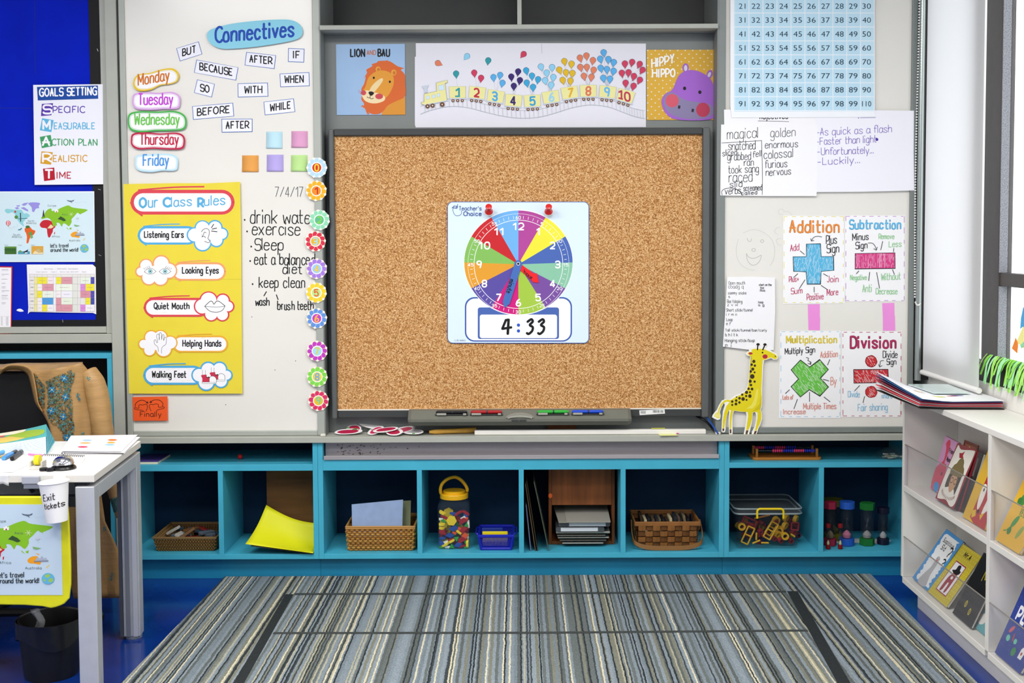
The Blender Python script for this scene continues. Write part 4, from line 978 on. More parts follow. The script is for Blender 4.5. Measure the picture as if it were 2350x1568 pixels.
# hippo picture
s = Sheet(wall(YT), 1220, 90, 5.341); s.base(xy('1411,130 2243,130 2246,990 1411,992'), mat('#dfae3c', 0.6, var=0.04, scale=6), 0.003, '#9c8038')
k = 0
for j in range(19):
    for i in range(10):
        x = 1422 + i * 92 + (46 if j % 2 else 0); y = 140 + j * 46
        if x < 2235 and y < 985: s.poly([(x + (12 if m % 2 == 0 else 5) * math.sin(m * PI / 5), y - (12 if m % 2 == 0 else 5) * math.cos(m * PI / 5)) for m in range(10)], '#f4f0e4')
s.text('HIPPY', 1470, 350, 1735, 100, '#fbf8f0', 19, y1=290, jit=5); s.text('HIPPO', 1484, 466, 1750, 92, '#fbf8f0', 19, y1=462, jit=5)
HP = '#a566cc'
s.ell(1886, 352, 38, 54, HP); s.ell(2180, 430, 36, 52, HP, 0.3); s.ell(1886, 356, 20, 36, '#d8d2de'); s.ell(2176, 436, 18, 34, '#d8d2de', 0.4)
s.poly(closed_crom(xy('1740,592 1776,500 1820,430 1900,386 2000,384 2100,420 2190,490 2228,580 2240,700 2240,900 2180,988 1800,990 1660,930 1600,820 1594,740 1640,670 1700,640'), 3), HP)
s.poly(closed_crom(xy('1618,780 1640,690 1700,656 1760,668 1830,720 1920,758 2060,776 2180,800 2230,860 2200,940 2080,976 1900,978 1740,940 1660,880'), 3), '#8d82a8')
s.ell(1720, 756, 80, 82, '#d75a6e', n=28); s.ell(2098, 868, 84, 88, '#c23f5c', n=28)
for p in ('1796,812 1824,818 1816,856 1790,850', '1962,852 1990,858 1982,898 1956,892'): s.poly(xy(p), '#2a2630')
s.ell(1873, 605, 20, 22, '#1c1820'); s.ell(2060, 652, 20, 22, '#1c1820')
paper('hippo_picture', s, 'yellow star patterned picture of a purple hippo right of the train banner', 'picture')
# ================================================================ right whiteboard
YPR = 5.0185
def dashes(s, x0, y0, x1, y1, c, wd=3, n=14):
    for (ax, ay, bx, by) in ((x0, y0, x1, y0), (x1, y0, x1, y1), (x1, y1, x0, y1), (x0, y1, x0, y0)):
        for i in range(n):
            if i % 2 == 0:
                t0, t1 = (i + RN.uniform(0, .3)) / n, (i + RN.uniform(.7, 1.1)) / n
                s.stroke([(ax + (bx - ax) * t0, ay + (by - ay) * t0), (ax + (bx - ax) * t1, ay + (by - ay) * t1)], wd, c, up=False)
    s.up()
# handwritten sheets (behind the number chart)
s = Sheet(wall(YPR), 1640, 0, 3.266)
s.base(xy('70,822 300,818 756,836 760,940 400,944 72,944'), '#f6f5f7', 0.0005); s.text('Adjectives', 338, 892, 548, 44, INK, 6, y1=890); s.stroke(xy('326,906 556,912'), 3.5, INK)
paper('handwritten_sheet', s, 'white sheet headed Adjectives half hidden under the number chart', 'paper sheet')
s = Sheet(wall(YPR - 0.0012), 1640, 0, 3.266); s.base(xy('48,934 400,930 770,936 768,1200 764,1470 400,1470 42,1466'), '#f7f6f8', 0.0005)
for t, x0, y0, x1, h, y1 in (('magical', 92, 1044, 326, 76, 1030), ('golden', 420, 1028, 604, 66, 1020), ('snatched', 104, 1126, 306, 64, 1118), ('sliced', 60, 1170, 164, 44, 1160), ('fell', 288, 1180, 350, 44, 1170), ('grabbed', 98, 1202, 270, 58, 1196), ('ran', 220, 1244, 292, 52, 1240),
                         ('took sang', 104, 1300, 330, 56, 1290), ('raced', 106, 1366, 282, 78, 1360), ('slid', 114, 1404, 206, 46, 1400), ('screamed', 216, 1432, 354, 42, 1424), ('called', 200, 1462, 316, 26, 1456), ('verbs', 78, 1456, 196, 50, 1450),
                         ('enormous', 380, 1112, 622, 52, 1100), ('colossal', 370, 1190, 586, 62, 1176), ('furious', 380, 1258, 542, 56, 1252), ('nervous', 384, 1318, 572, 52, 1306)):
    s.text(t, x0, y0, x1, h, '#2a2a2c' if x0 < 360 else '#46464a', 4.5, y1=y1, jit=1.5)
s.stroke(xy('54,1072 200,1064 352,1054 356,1200 358,1340 356,1460'), 3.5, '#3a3a3e'); s.stroke(crom(xy('56,1462 54,1432 90,1412 150,1414 196,1438 204,1464')), 4, '#2a2a2c')
paper('handwritten_sheet', s, 'white sheet of black handwritten verbs at the left of the whiteboard', 'paper sheet')
s = Sheet(wall(YPR - 0.0006), 1640, 0, 3.266); s.base(xy('756,836 1100,826 1494,830 1492,1140 1496,1428 1100,1438 758,1440'), '#f3f2f9', 0.0005)
PU = '#7a62b8'
for t, x0, y0, x1, h, y1 in (('-As quick as a flash', 764, 1016, 1326, 54, 990), ('-Faster than light', 766, 1086, 1212, 52, 1066), ('-Unfortunately...', 772, 1160, 1190, 52, 1150), ('-Luckily...', 774, 1236, 1090, 52, 1222)): s.text(t, x0, y0, x1, h, PU, 4.5, y1=y1, jit=1.5)
s.ell(1216, 1046, 11, 12, '#4a2c9c', n=8); s.stroke(xy('1090,884 1206,882'), 2.5, PU); s.ell(1078, 885, 4, 4, '#5a40a0', n=6)
paper('handwritten_sheet', s, 'white sheet of purple handwriting beginning As quick as a flash', 'paper sheet')
# number chart
s = Sheet(wall(YPR - 0.0026), 1640, 0, 3.266); s.base(xy('118,-240 1200,-240 1200,836 1206,876 900,880 128,882 118,800'), '#f4f6fa', 0.0006)
s.poly(xy('146,-230 1196,-230 1196,834 146,838'), '#cfe6f1')
xs = [152, 257, 362, 467, 572, 677, 781, 886, 990, 1092, 1192]
for j in range(-2, 8):
    y0 = -8 + j * 104.6; y1 = y0 + 100
    for i in range(10):
        s.rect(xs[i] + 3, y0 + 4, xs[i + 1] - 3, y1 + 1, '#bfe0f0' if i < 9 else '#c6e4f2'); s.h -= s.lay
s.up()
for y in [-8 + j * 104.6 + 1.5 for j in range(-2, 9)]: s.stroke([(148, y), (1194, y)], 5, '#eef5fa', up=False)
for x in xs[1:-1]: s.stroke([(x, -225), (x, 832)], 5, '#eef5fa', up=False)
s.up()
for j in range(0, 8):
    for i in range(10):
        n = 21 + j * 10 + i
        if n == 100: n = 110
        t = str(n); cx_ = (206, 309, 412, 517, 622, 725, 831, 935, 1038, 1139)[i]
        hw = sum(9 if c == '1' else 16 for c in t)
        s.btext(t, cx_ - hw, 66 + j * 104.6, cx_ + hw, 40, '#123044', -0.004)
paper('number_chart', s, 'light blue number chart at the top of the right whiteboard', 'chart')
# letter families list
s = Sheet(wall(YPR), 1640, 440, 2.75); s.base(xy('80,538 240,536 380,542 382,760 372,1000 230,1000 52,978 66,760'), '#f6f5f7', 0.0005)
for t, x0, y0, x1, h in (('Open mouth', 88, 586, 192, 20), ('coadg q', 86, 610, 182, 22), ('sammy snake', 84, 648, 200, 18), ('s', 86, 670, 96, 16), ('Bar/sloping', 80, 702, 174, 20), ('z v w', 80, 722, 146, 18), ('Short stick/tunnel', 74, 756, 238, 18), ('i r m n', 74, 782, 140, 16), ('Loop', 74, 816, 112, 18), ('e f', 74, 842, 100, 18),
                     ('Tall stick/tunnel/bar/curly', 68, 882, 328, 16), ('b h l t k', 68, 912, 146, 18), ('Hanging stick/loop', 64, 948, 252, 18), ('p j', 68, 974, 104, 16), ('start on the', 280, 594, 358, 13), ('line', 288, 612, 310, 12), ('flick', 286, 630, 318, 13), ('loop', 276, 704, 306, 14), ('a g', 276, 722, 312, 14)):
    s.text(t, x0, y0, x1, h, '#1d1d20', 2.2, jit=0.8)
paper('letter_list', s, 'narrow white handwritten letter list above the giraffe', 'paper sheet')
# faint smiling face and marks on the board
s = Sheet(wall(YWR - 0.0002), 1640, 440, 2.75); GR_ = '#c9c8c4'
s.stroke(crom(xy('150,300 136,360 144,420 170,464 214,490 250,496')), 2.5, GR_); s.stroke(crom(xy('180,262 220,244 270,242 330,270 366,312 380,366 372,430 350,466')), 2.5, GR_)
s.stroke(crom(xy('206,294 212,312 228,312 232,296')), 2.5, '#aaa9a6'); s.stroke(ellipse(300, 312, 10, 9), 2.5, '#aaa9a6', closed=True); s.stroke(ellipse(246, 368, 12, 9), 2.5, '#aaa9a6', closed=True)
s.stroke(crom(xy('200,390 208,436 236,464 268,456 290,426 294,400')), 2.5, '#aaa9a6'); s.stroke(crom(xy('200,390 216,414 252,420 294,400')), 2.5, '#aaa9a6')
for q in ('430,144 406,140 404,116 428,110 440,124 470,128 490,150', '400,270 380,256 388,232 414,226', '420,340 396,330 392,302 420,296'): s.stroke(crom(xy(q)), 2, GR_)
s.build('marker_drawing', wbR)
# ---- maths sign posters
def poster(label, pts, dash, dcol):
    s = Sheet(wall(YWR - 0.0008), 1640, 440, 2.75); s.base(pts, '#f7f6f7', 0.0006); dashes(s, *dash, dcol, 4, 15); return s
def scrib(s, pts, col, ang, outline='#222226', pale='#ffffff', ln=0.33):
    s.poly(pts, col); s.hatch(pts, ang, 6, 1.7, pale, 0.45 + ln * 0.8); s.crayon(pts, 4, outline, 2, 2)
def word(s, t, x0, yb, x1, h, col, wd, dark):
    s.text(t, x0, yb, x1, h, dark, wd * 1.25, jit=1); s.text(t, x0 + 1, yb - 1, x1, h, col, wd * 0.95, jit=1)
s = poster('', xy('432,152 816,154 824,705 432,709'), (438, 158, 812, 700), '#e8dc6a')
word(s, 'Addition', 476, 256, 784, 72, '#ec8f3a', 9.5, '#a85c1c')
scrib(s, xy('580,330 668,328 672,410 750,408 752,498 672,502 668,584 582,584 578,506 498,504 496,412 578,410'), '#5ab6de', 1.75, pale='#e6f4fa')
s.text('Plus', 704, 330, 770, 52, '#26262a', 5, y1=326); s.text('Sign', 708, 386, 784, 52, '#26262a', 5, y1=382)
for t, x0, y, x1, h, y1 in (('Add', 478, 376, 532, 40, 368), ('Plus+', 470, 570, 530, 34, 566), ('Sum', 482, 646, 552, 36, 640), ('Positive', 582, 684, 686, 38, 678), ('More', 708, 656, 778, 38, 650), ('Join', 710, 570, 780, 38, 570)): s.text(t, x0, y, x1, h, '#c03a6a', 4, y1=y1)
for q in ('540,374 566,396', '498,542 524,518', '534,612 570,556', '628,602 628,634', '672,592 714,620', '686,518 714,534'): s.stroke(xy(q), 4, '#2a2a2e')
s.stroke(crom(xy('676,286 650,282 626,288 610,310')), 3.5, '#2a2a2e'); s.stroke(xy('606,296 610,312 626,308'), 3.5, '#2a2a2e')
paper('maths_poster', s, 'Addition poster with a blue crayon plus sign', 'poster', 'maths sign posters')
s = poster('', xy('822,150 1200,150 1198,692 822,694'), (828, 156, 1196, 688), '#c58ad0')
word(s, 'Subtraction', 852, 234, 1174, 54, '#62bce6', 8, '#2f6ea4')
scrib(s, xy('888,392 1136,386 1140,484 886,488'), '#d83f86', 1.6, pale='#f4d8e8', ln=0.45)
s.text('Minus', 870, 308, 970, 42, '#26262a', 5, y1=302); s.text('Sign', 890, 362, 962, 42, '#26262a', 5, y1=356)
for t, x0, y, x1, h, y1 in (('Remove', 1036, 298, 1132, 32, 298), ('Less', 1100, 350, 1178, 36, 346), ('Negative', 856, 558, 958, 32, 556), ('Anti', 934, 634, 990, 46, 632), ('Decrease', 1018, 646, 1152, 36, 646), ('Without', 1052, 560, 1172, 42, 552)): s.text(t, x0, y, x1, h, '#8cc88c', 4, y1=y1)
for q in ('1060,314 1048,368', '1130,358 1128,380', '910,500 894,518', '978,508 972,562', '1022,510 1040,610', '1122,492 1134,522'): s.stroke(xy(q), 4, '#2a2a2e')
s.stroke(crom(xy('968,324 996,326 1012,344 1020,366')), 3.5, '#2a2a2e'); s.stroke(xy('1004,360 1020,370 1026,350'), 3.5, '#2a2a2e')
paper('maths_poster', s, 'Subtraction poster with a pink crayon minus bar', 'poster', 'maths sign posters')
s = poster('', xy('412,880 796,878 794,1430 406,1430'), (418, 884, 790, 1420), '#9ccbe8')
word(s, 'Multiplication', 454, 954, 768, 42, '#e6cf3a', 6.5, '#a8942a')
scrib(s, xy('542,1062 600,1108 664,1060 718,1124 666,1178 718,1234 664,1290 598,1250 540,1298 482,1232 530,1184 484,1124'), '#6ac24a', 0.95)
s.text('Multiply Sign', 444, 1026, 632, 36, '#26262a', 4.5, y1=1014)
for t, x0, y, x1, h, y1 in (('Addition', 668, 1048, 776, 38, 1042), ('By', 732, 1220, 768, 48, 1216), ('Lots of', 430, 1312, 494, 26, 1310), ('Increase', 434, 1404, 572, 30, 1402), ('Multiple Times', 560, 1372, 766, 36, 1370)): s.text(t, x0, y, x1, h, '#d98a78', 4, y1=y1)
for q in ('726,1060 712,1094', '684,1184 720,1194', '472,1250 446,1274', '522,1310 500,1370', '598,1266 598,1324', '690,1296 728,1326'): s.stroke(xy(q), 4, '#2a2a2e')
s.stroke(crom(xy('578,1046 592,1052 588,1066 602,1072 602,1086')), 3.5, '#2a2a2e'); s.stroke(xy('588,1084 606,1090 608,1074'), 3.5, '#2a2a2e')
paper('maths_poster', s, 'Multiplication poster with a green crayon cross', 'poster', 'maths sign posters')
s = poster('', xy('802,880 1182,882 1170,1424 798,1424'), (810, 888, 1176, 1416), '#b83258')
word(s, 'Division', 858, 986, 1142, 70, '#b02a5c', 11, '#6a1838')
for y in (1070, 1264): scrib(s, ellipse(988, y, 36, 36), '#cc3038', 0.9, '#8a1c24', ln=0.2)
scrib(s, xy('878,1124 1094,1122 1096,1206 880,1208'), '#cc3038', 1.0, ln=0.3)
s.text('Divide', 1062, 1048, 1152, 42, '#26262a', 4.5); s.text('Sign', 1086, 1092, 1144, 36, '#26262a', 4.5, y1=1090)
for t, x0, y, x1, h, y1 in (('Divide', 842, 1296, 914, 36, 1296), ('share', 1054, 1302, 1120, 28, 1304), ('Fair sharing', 904, 1384, 1090, 42, 1378)): s.text(t, x0, y, x1, h, '#8ac0de', 4, y1=y1)
for q in ('914,1224 884,1256', '946,1292 936,1332', '1052,1220 1090,1252'): s.stroke(xy(q), 4, '#2a2a2e')
s.stroke(crom(xy('1066,1066 1046,1070 1044,1086 1040,1102')), 3.5, '#2a2a2e'); s.stroke(xy('1034,1090 1040,1106 1056,1098'), 3.5, '#2a2a2e')
paper('maths_poster', s, 'Division poster with a red crayon divide sign', 'poster', 'maths sign posters')
# pink tabs
for pts, lb in (('588,712 664,710 664,796 590,796', 'upper pink tab under the Addition poster'), ('590,794 666,796 664,876 592,874', 'lower pink tab above the Multiplication poster'),
                ('1058,704 1134,702 1136,792 1062,794', 'upper pink tab under the Subtraction poster'), ('1062,792 1138,784 1140,878 1062,878', 'lower pink tab above the Division poster')):
    s = Sheet(wall(YWR - (0.0004 if 'upper' in lb else 0.0003)), 1640, 440, 2.75); s.base(xy(pts), mat('#ef8fdc', 0.2, 0, 0.6), 0.0003); s.h = 0
    paper('pink_tab', s, lb, 'tape', 'pink tabs')
# ---- giraffe cut-out
YG = 5.0165
s = Sheet(wall(YG), 1630, 780, 6.818)
outl = xy('590,140 640,116 700,126 722,112 710,80 730,52 764,50 780,78 764,116 812,128 824,88 838,52 872,50 886,84 858,130 900,136 960,176 1030,214 1060,260 1044,306 990,312 950,286 900,304 840,320 826,420 818,600 812,760 812,940 806,1040 790,1092 806,1160 810,1230 790,1310 752,1390 730,1460 702,1500 668,1502 646,1476 650,1440 690,1360 712,1270 716,1180 700,1130 664,1140 662,1200 650,1300 622,1420 600,1494 566,1512 532,1498 522,1470 540,1380 556,1280 566,1180 556,1130 460,1126 370,1110 348,1200 346,1320 350,1420 346,1480 316,1490 292,1470 290,1400 284,1290 290,1180 296,1110 280,1120 256,1210 238,1330 240,1400 228,1446 200,1452 174,1432 176,1360 182,1250 196,1120 226,1020 214,990 176,1050 150,1130 164,1190 152,1244 116,1258 60,1232 26,1212 34,1180 76,1124 100,1100 130,1030 180,950 240,926 300,930 380,870 480,830 556,780 586,700 600,560 612,400 624,260 574,244 550,214 580,184 610,176')
s.base(outl, '#f6f4ee', 0.002, '#d8d4c8')
GY = '#e6d418'
def yl(t, c=GY): s.poly(xy(t), c)
yl('650,150 700,140 790,142 850,150 930,186 1010,226 1048,262 1036,298 996,302 950,276 880,302 822,318 812,420 806,600 798,780 804,900 800,1020 784,1086 798,1160 800,1230 776,1310 738,1390 724,1424 694,1424 720,1330 736,1230 738,1140 700,1128 662,1134 654,1230 626,1340 596,1412 560,1412 576,1300 590,1200 586,1132 480,1124 362,1106 340,1200 328,1300 326,1396 302,1396 300,1300 306,1200 322,1100 296,1096 260,1180 234,1290 220,1384 190,1384 194,1270 214,1150 248,1040 300,976 262,966 216,986 180,1030 150,1090 138,1140 118,1130 130,1080 166,1000 216,950 270,936 320,944 390,900 480,856 560,806 592,720 604,600 616,440 634,270 600,238 578,212 604,190 650,186 640,160')
yl('52,1196 84,1146 120,1128 152,1146 156,1196 146,1230 104,1226', '#efe066')
for a, b in ((78, 1200), (96, 1206), (116, 1210), (134, 1212)): s.stroke([(a, b), (a + 14, b - 44)], 5, '#f8f4c8', up=False)
s.up(); yl('720,770 752,770 744,900 716,1010 660,1076 560,1080 640,1020 684,930', '#efe35a'); yl('798,860 804,900 800,1020 784,1086 640,1130 700,1080 770,1000', '#d2c010')
s.ell(630, 214, 32, 18, '#b52842'); s.ell(856, 262, 40, 34, '#b52842'); s.ell(816, 200, 13, 14, INK, n=12); s.ell(1016, 258, 8, 13, INK, -0.5, 10)
for q, (a, b) in (('736,156 744,84', (746, 72)), ('820,158 850,88', (854, 74))): s.stroke(xy(q), 20, '#1d1712'); s.ell(a, b, 27, 20, '#1d1712')
for x, y, r in ((680, 338, 25), (646, 388, 20), (696, 404, 19), (664, 458, 24), (632, 494, 20), (692, 510, 15), (656, 574, 35), (624, 648, 24), (692, 654, 18), (636, 708, 19), (598, 766, 20), (652, 770, 22), (566, 822, 25), (620, 820, 15), (498, 858, 18), (560, 880, 17), (618, 880, 27), (410, 896, 11), (456, 914, 21), (512, 926, 28), (566, 940, 15), (404, 950, 20), (342, 966, 19), (454, 980, 19), (400, 1004, 22), (342, 1018, 16)): s.ell(x, y, r, r * 1.05, '#3c3018', n=16)
for i in range(26): s.stroke([(606 + 26 * (1 - i / 26), 262 + i * 18), (624 + 22 * (1 - i / 26), 264 + i * 18)], 5, '#221c10', up=False)
s.up()
for q in ('188,1388 220,1388 212,1428 190,1428', '302,1400 328,1400 328,1464 304,1462', '560,1416 596,1416 574,1486 548,1478', '692,1428 728,1426 706,1480 676,1480'): yl(q, '#5a3a20')
paper('giraffe_cutout', s, 'yellow spotted cardboard giraffe standing on the ledge at the right whiteboard', 'paper giraffe')

# ================================================================ window side: pipe, blind, fringe
xpp = 1.738
pp = tag(MB().lathe([(0.014, ZTOP + 0.01), (0.014, CEIL - 0.001)], (xpp - 0.012, 5.012, 0), mat('#aab3b0', 0.25, 0.7, 0.5), 16, cap=True).build('metal_pipe', smooth=True), 'slim silver vertical pipe between the right whiteboard and the blind', 'pipe')
struct('dark_gap_strip', MB().box(P(2101.8, 500, 5.02).x, XW - 0.001, 5.03, 5.06, ZTOP + 0.01, CEIL - 0.001, M_frame_dark))  # dark strip stands in for the shade in the gap behind the pipe
def blind_m():
    m = bpy.data.materials.new('blind_fabric'); m.use_nodes = True; nt = m.node_tree
    out = nt.nodes['Material Output']; nt.nodes.remove(nt.nodes['Principled BSDF'])
    d = nt.nodes.new('ShaderNodeBsdfDiffuse'); t = nt.nodes.new('ShaderNodeBsdfTranslucent'); mx = nt.nodes.new('ShaderNodeMixShader')
    d.inputs[0].default_value = (0.86, 0.86, 0.86, 1); t.inputs[0].default_value = (0.86, 0.87, 0.88, 1); mx.inputs[0].default_value = 0.45
    nt.links.new(d.outputs[0], mx.inputs[1]); nt.links.new(t.outputs[0], mx.inputs[2]); nt.links.new(mx.outputs[0], out.inputs['Surface']); return m
XB = 1.733
yb0 = PX(2257, 250, XB).y; yb1 = PX(2117, 850, XB).y
zbl = (PX(2118, 858, XB).z + PX(2246, 893, XB).z) / 2
bd = thing('roller_blind', (XB, (yb0 + yb1) / 2, zbl), 'long white roller blind hanging over the window at the right', 'blind')
MB().grid(lambda a, b: Vector((XB + 0.0022 * math.sin(a * 9) * (0.3 + b), yb0 + (yb1 - yb0) * a, zbl + (CEIL - 0.1 - zbl) * (1 - b))), 16, 6, blind_m()).build('fabric', bd, smooth=True)
MB().tube([(XB, yb0 - 0.004, zbl), (XB, yb1 + 0.004, zbl)], 0.011, mat('#ecebe8', 0.4), 12).build('bottom_bar', bd, smooth=True)
rl_ = MB().tube([(XB, yb0, CEIL - 0.08), (XB, yb1, CEIL - 0.08)], 0.025, mat('#ecebe8', 0.4), 12).build('roller', bd, smooth=True)
q = MB(); cx_, cy_ = P(2104, 300, 4.995).x, 4.995; zlo = P(2105, 690, 4.995).z
M_bead = mat('#e8e8e4', 0.3)
chp = [(cx_ + 0.003 * math.sin(i * 0.05), cy_, CEIL - 0.1 - i * 0.012) for i in range(int((CEIL - 0.1 - zlo) / 0.012))]
chp += [(cx_ + 0.004 + 0.012 * (1 - math.cos(t)), cy_, zlo - 0.02 * math.sin(t)) for t in [PI * k / 8 for k in range(1, 7)]]
for p in chp: q.sphere(p, 0.0042, M_bead, 6, 4)
tag(q.build('bead_chain', rl_), kind='stuff')
# crepe fringe along the sill rail
q = MB(); GRC = [mat('#9be35a', 0.7), mat('#b2ee7a', 0.7), mat('#8bd848', 0.7), mat('#a8ecac', 0.7)]
zr = ZS + 0.072
fr = thing('paper_fringe', (1.80, 4.2, zr), 'green crepe paper fringe draped along the window sill', 'paper fringe')
for i in range(110):
    y = RN.uniform(3.2, 4.40); L = RN.uniform(0.05, 0.12); wd = RN.uniform(0.008, 0.018); dy = RN.uniform(-0.02, 0.09); ox = RN.uniform(0, 0.010)
    g = lambda a, b, y=y, L=L, wd=wd, dy=dy, ox=ox: Vector((1.815 - 0.046 * math.sin(min(a * 2.6, PI / 2)) - ox * a, y + wd * (b - .5) + dy * a, zr + 0.026 + 0.012 * math.sin(min(PI * a * 1.6, PI)) - L * max(0, a - 0.25) * 1.33))
    q.grid(g, 8, 1, GRC[i % 4])
tag(q.build('strips', fr), kind='stuff')
MB().tube([(1.815, 3.2, zr + 0.014), (1.815, 4.46, zr + 0.014)], 0.014, mat('#8fe0a0', 0.6), 10).build('rolled_core', fr)
# hanging paper decoration at the pane
XD = 1.79
pd = thing('paper_decoration', PX(2335, 760, XD), 'coloured paper bird decoration hanging at the right window edge', 'decoration')
for nm, c, t in (('orange_beak', '#f0862a', '2322,800 2331,775 2336,792 2334,811'), ('yellow_body', '#f2ee9a', '2331,788 2350,745 2350,800 2338,790'), ('blue_wing', '#46a4dc', '2341,755 2343,730 2348,706 2362,700 2362,745 2347,750'), ('green_stem', '#8fdcae', '2341,793 2350,784 2356,786 2344,800')):
    pts = [PX(u, v, XD + (0.002 if nm == 'yellow_body' else 0)) for u, v in xy(t)]; MB().prism(pts, (0.0012, 0, 0), mat(c, 0.6)).build(nm, pd)

# ================================================================ bookcase
M_bw = mat('#e8e5df', 0.4, 0, 0.4, var=0.02, scale=6)
XBK = XW - 0.004
bk = thing('display_bookcase', ((XF + XBK) / 2, 3.6, 0), 'low white display bookcase with clear fronts under the window', 'bookcase')
yn = 2.2; th = 0.024
zm = PX(2080.6, 1118.7, XF).z; zbt = PX(2069, 1323, XF).z; yd = PX(2267, 1237, XF).y
PLAY = (0.0003)
part_box('top_board', bk, XF, XBK, yn, YBK, ZTOP - 0.022, ZTOP, M_bw, 0.002)
part_box('end_panel', bk, XF + 0.0004, XBK, YBK - 0.02, YBK - 0.0002, zbt, ZTOP - 0.0222, M_bw, 0.001)
part_box('back_panel', bk, XBK - 0.012, XBK, yn, YBK - 0.0202, zbt, ZTOP - 0.0222, M_bw, 0)
for y in (yd, yd - 0.80): part_box('divider', bk, XF + 0.0004, XBK - 0.0122, y - 0.0125, y + 0.0125, zbt, ZTOP - 0.0222, M_bw, 0.001)
YY = [YBK - 0.02, yd, yd - 0.80, yn]
for i in range(3):
    a, b = YY[i + 1] + (0.0127 if i < 2 else 0), YY[i] - (0.0002 if i == 0 else 0.0127)
    part_box('middle_shelf', bk, XF + 0.0004, XBK - 0.0122, a, b, zm - 0.022, zm, M_bw, 0.001)
    part_box('bottom_shelf', bk, XF + 0.0004, XBK - 0.0122, a, b, zbt - 0.022, zbt, M_bw, 0.001)
pk = PZ(2096, 1390); 
part_box('kick_plate', bk, XF + 0.05, XBK, yn, YBK - 0.06, 0, zbt - 0.0222, M_bw, 0.001)
M_acr = clear('acrylic_front', (0.42, 0.41, 0.43, 1), 0.13, 0.04, 0.6)
zac = PX(2087, 1027, XF).z - zm
for i in range(3):
    a, b = YY[i + 1] + 0.016, YY[i] - (0.004 if i == 0 else 0.016)
    for z in (zm, zbt):
        cf = MB().box(XF + 0.002, XF + 0.0055, a, b, z + 0.0005, z + zac, M_acr).build('clear_front', bk)
        MB().box(XF + 0.0015, XF + 0.006, a, b, z + zac, z + zac + 0.0022, mat('#8e8a84', 0.3)).build('polished_edge', cf)
    MB().box(XF + 0.0015, XF + 0.012, YY[i] - (0.005 if i == 0 else 0.0175), YY[i] - (0.0004 if i == 0 else 0.0129), zm, zm + zac, mat('#d8d2d2', 0.4)).build('front_holder', bk)
# books: cover corners TL TR BR BL in photo pixels; lower edge stands just behind the clear front
def book(label, TL, TR, BR, BL, zfloor, cover, draw, thick=0.012, xb=None, spine=None, group='picture books on the display bookcase', side='#ece8de'):
    xb = xb or XF + 0.03
    def foot(p):
        d = ray(*p); y = xb * d.y / d.x; return y
    yl, yr = foot(BL), foot(BR)
    bl, br = PX(BL[0], BL[1], xb), PX(BR[0], BR[1], xb); bl.z = br.z = zfloor + 0.0025
    tl, tr = P(TL[0], TL[1], yl), P(TR[0], TR[1], yr)
    tl.x = min(tl.x, XBK - 0.018 - thick); tr.x = min(tr.x, XBK - 0.018 - thick)
    nz = abs((bl - tl).cross(tr - tl).normalized().z) * thick
    for c in (bl, br): c.z += nz
    nn = (bl - tl).cross(br - bl); dd = ray(*TR); tr = EYE + dd * (nn.dot(bl - EYE) / nn.dot(dd))
    fn = quad_plane(tl, tr, br, bl)
    nrm = (bl - tl).cross(tr - tl).normalized()
    t = thing('picture_book', (bl + br) / 2, label, 'book', group)
    q = Sheet(fn); corners = [tl, tr, br, bl]
    q.grid(lambda a, b: fn(a, b, 0.0), 8, 8, mat(cover, 0.35)); q.prism([c - nrm * 0.0004 for c in corners], -nrm * 0.0012, mat(cover, 0.35)); q.h = 0.00015
    draw(q); q.build('front_cover', t)
    ins = [c - nrm * 0.0018 for c in corners]; mid = sum(ins, Vector()) / 4
    ins = [mid + (c - mid) * 0.975 for c in ins]
    MB().prism(ins, -nrm * (thick - 0.004), mat(side, 0.8)).build('pages', t)
    MB().prism([c - nrm * (thick - 0.002) for c in corners], -nrm * 0.0016, mat(spine or cover, 0.4)).build('back_cover', t)
    MB().prism([tl - nrm * 0.0003, bl - nrm * 0.0003, bl + (br - bl) * 0.012 - nrm * 0.0003, tl + (tr - tl) * 0.012 - nrm * 0.0003], -nrm * (thick - 0.001), mat(spine or cover, 0.4)).build('spine', t)
    return t
def A(x, y, z='q2'):
    return (2110 + x / 5.225, 980 + y / 5.225) if z == 'q2' else (2070 + x / 4.261, 1200 + y / 4.261)
def d_pink(q):
    q.poly(closed_crom([(0.02, .98), (.0, .62), (.2, .5), (.34, .40), (.3, .2), (.2, .12), (.36, .03), (.5, .1), (.46, .34), (.42, .46), (.6, .5), (.62, .9), (.4, .98)], 3), '#dc4a66')
    q.ell(.3, .92, .16, .09, '#3e9ade'); q.ell(.42, .66, .05, .035, '#7a3050')
    q.text('Friendly', .52, .24, .95, .075, '#241820', .022); q.text('Monster', .50, .4, .92, .075, '#241820', .022)
    q.poly([(.75, .5), (1, .45), (1, 1), (.6, 1)], '#8a6ab0')
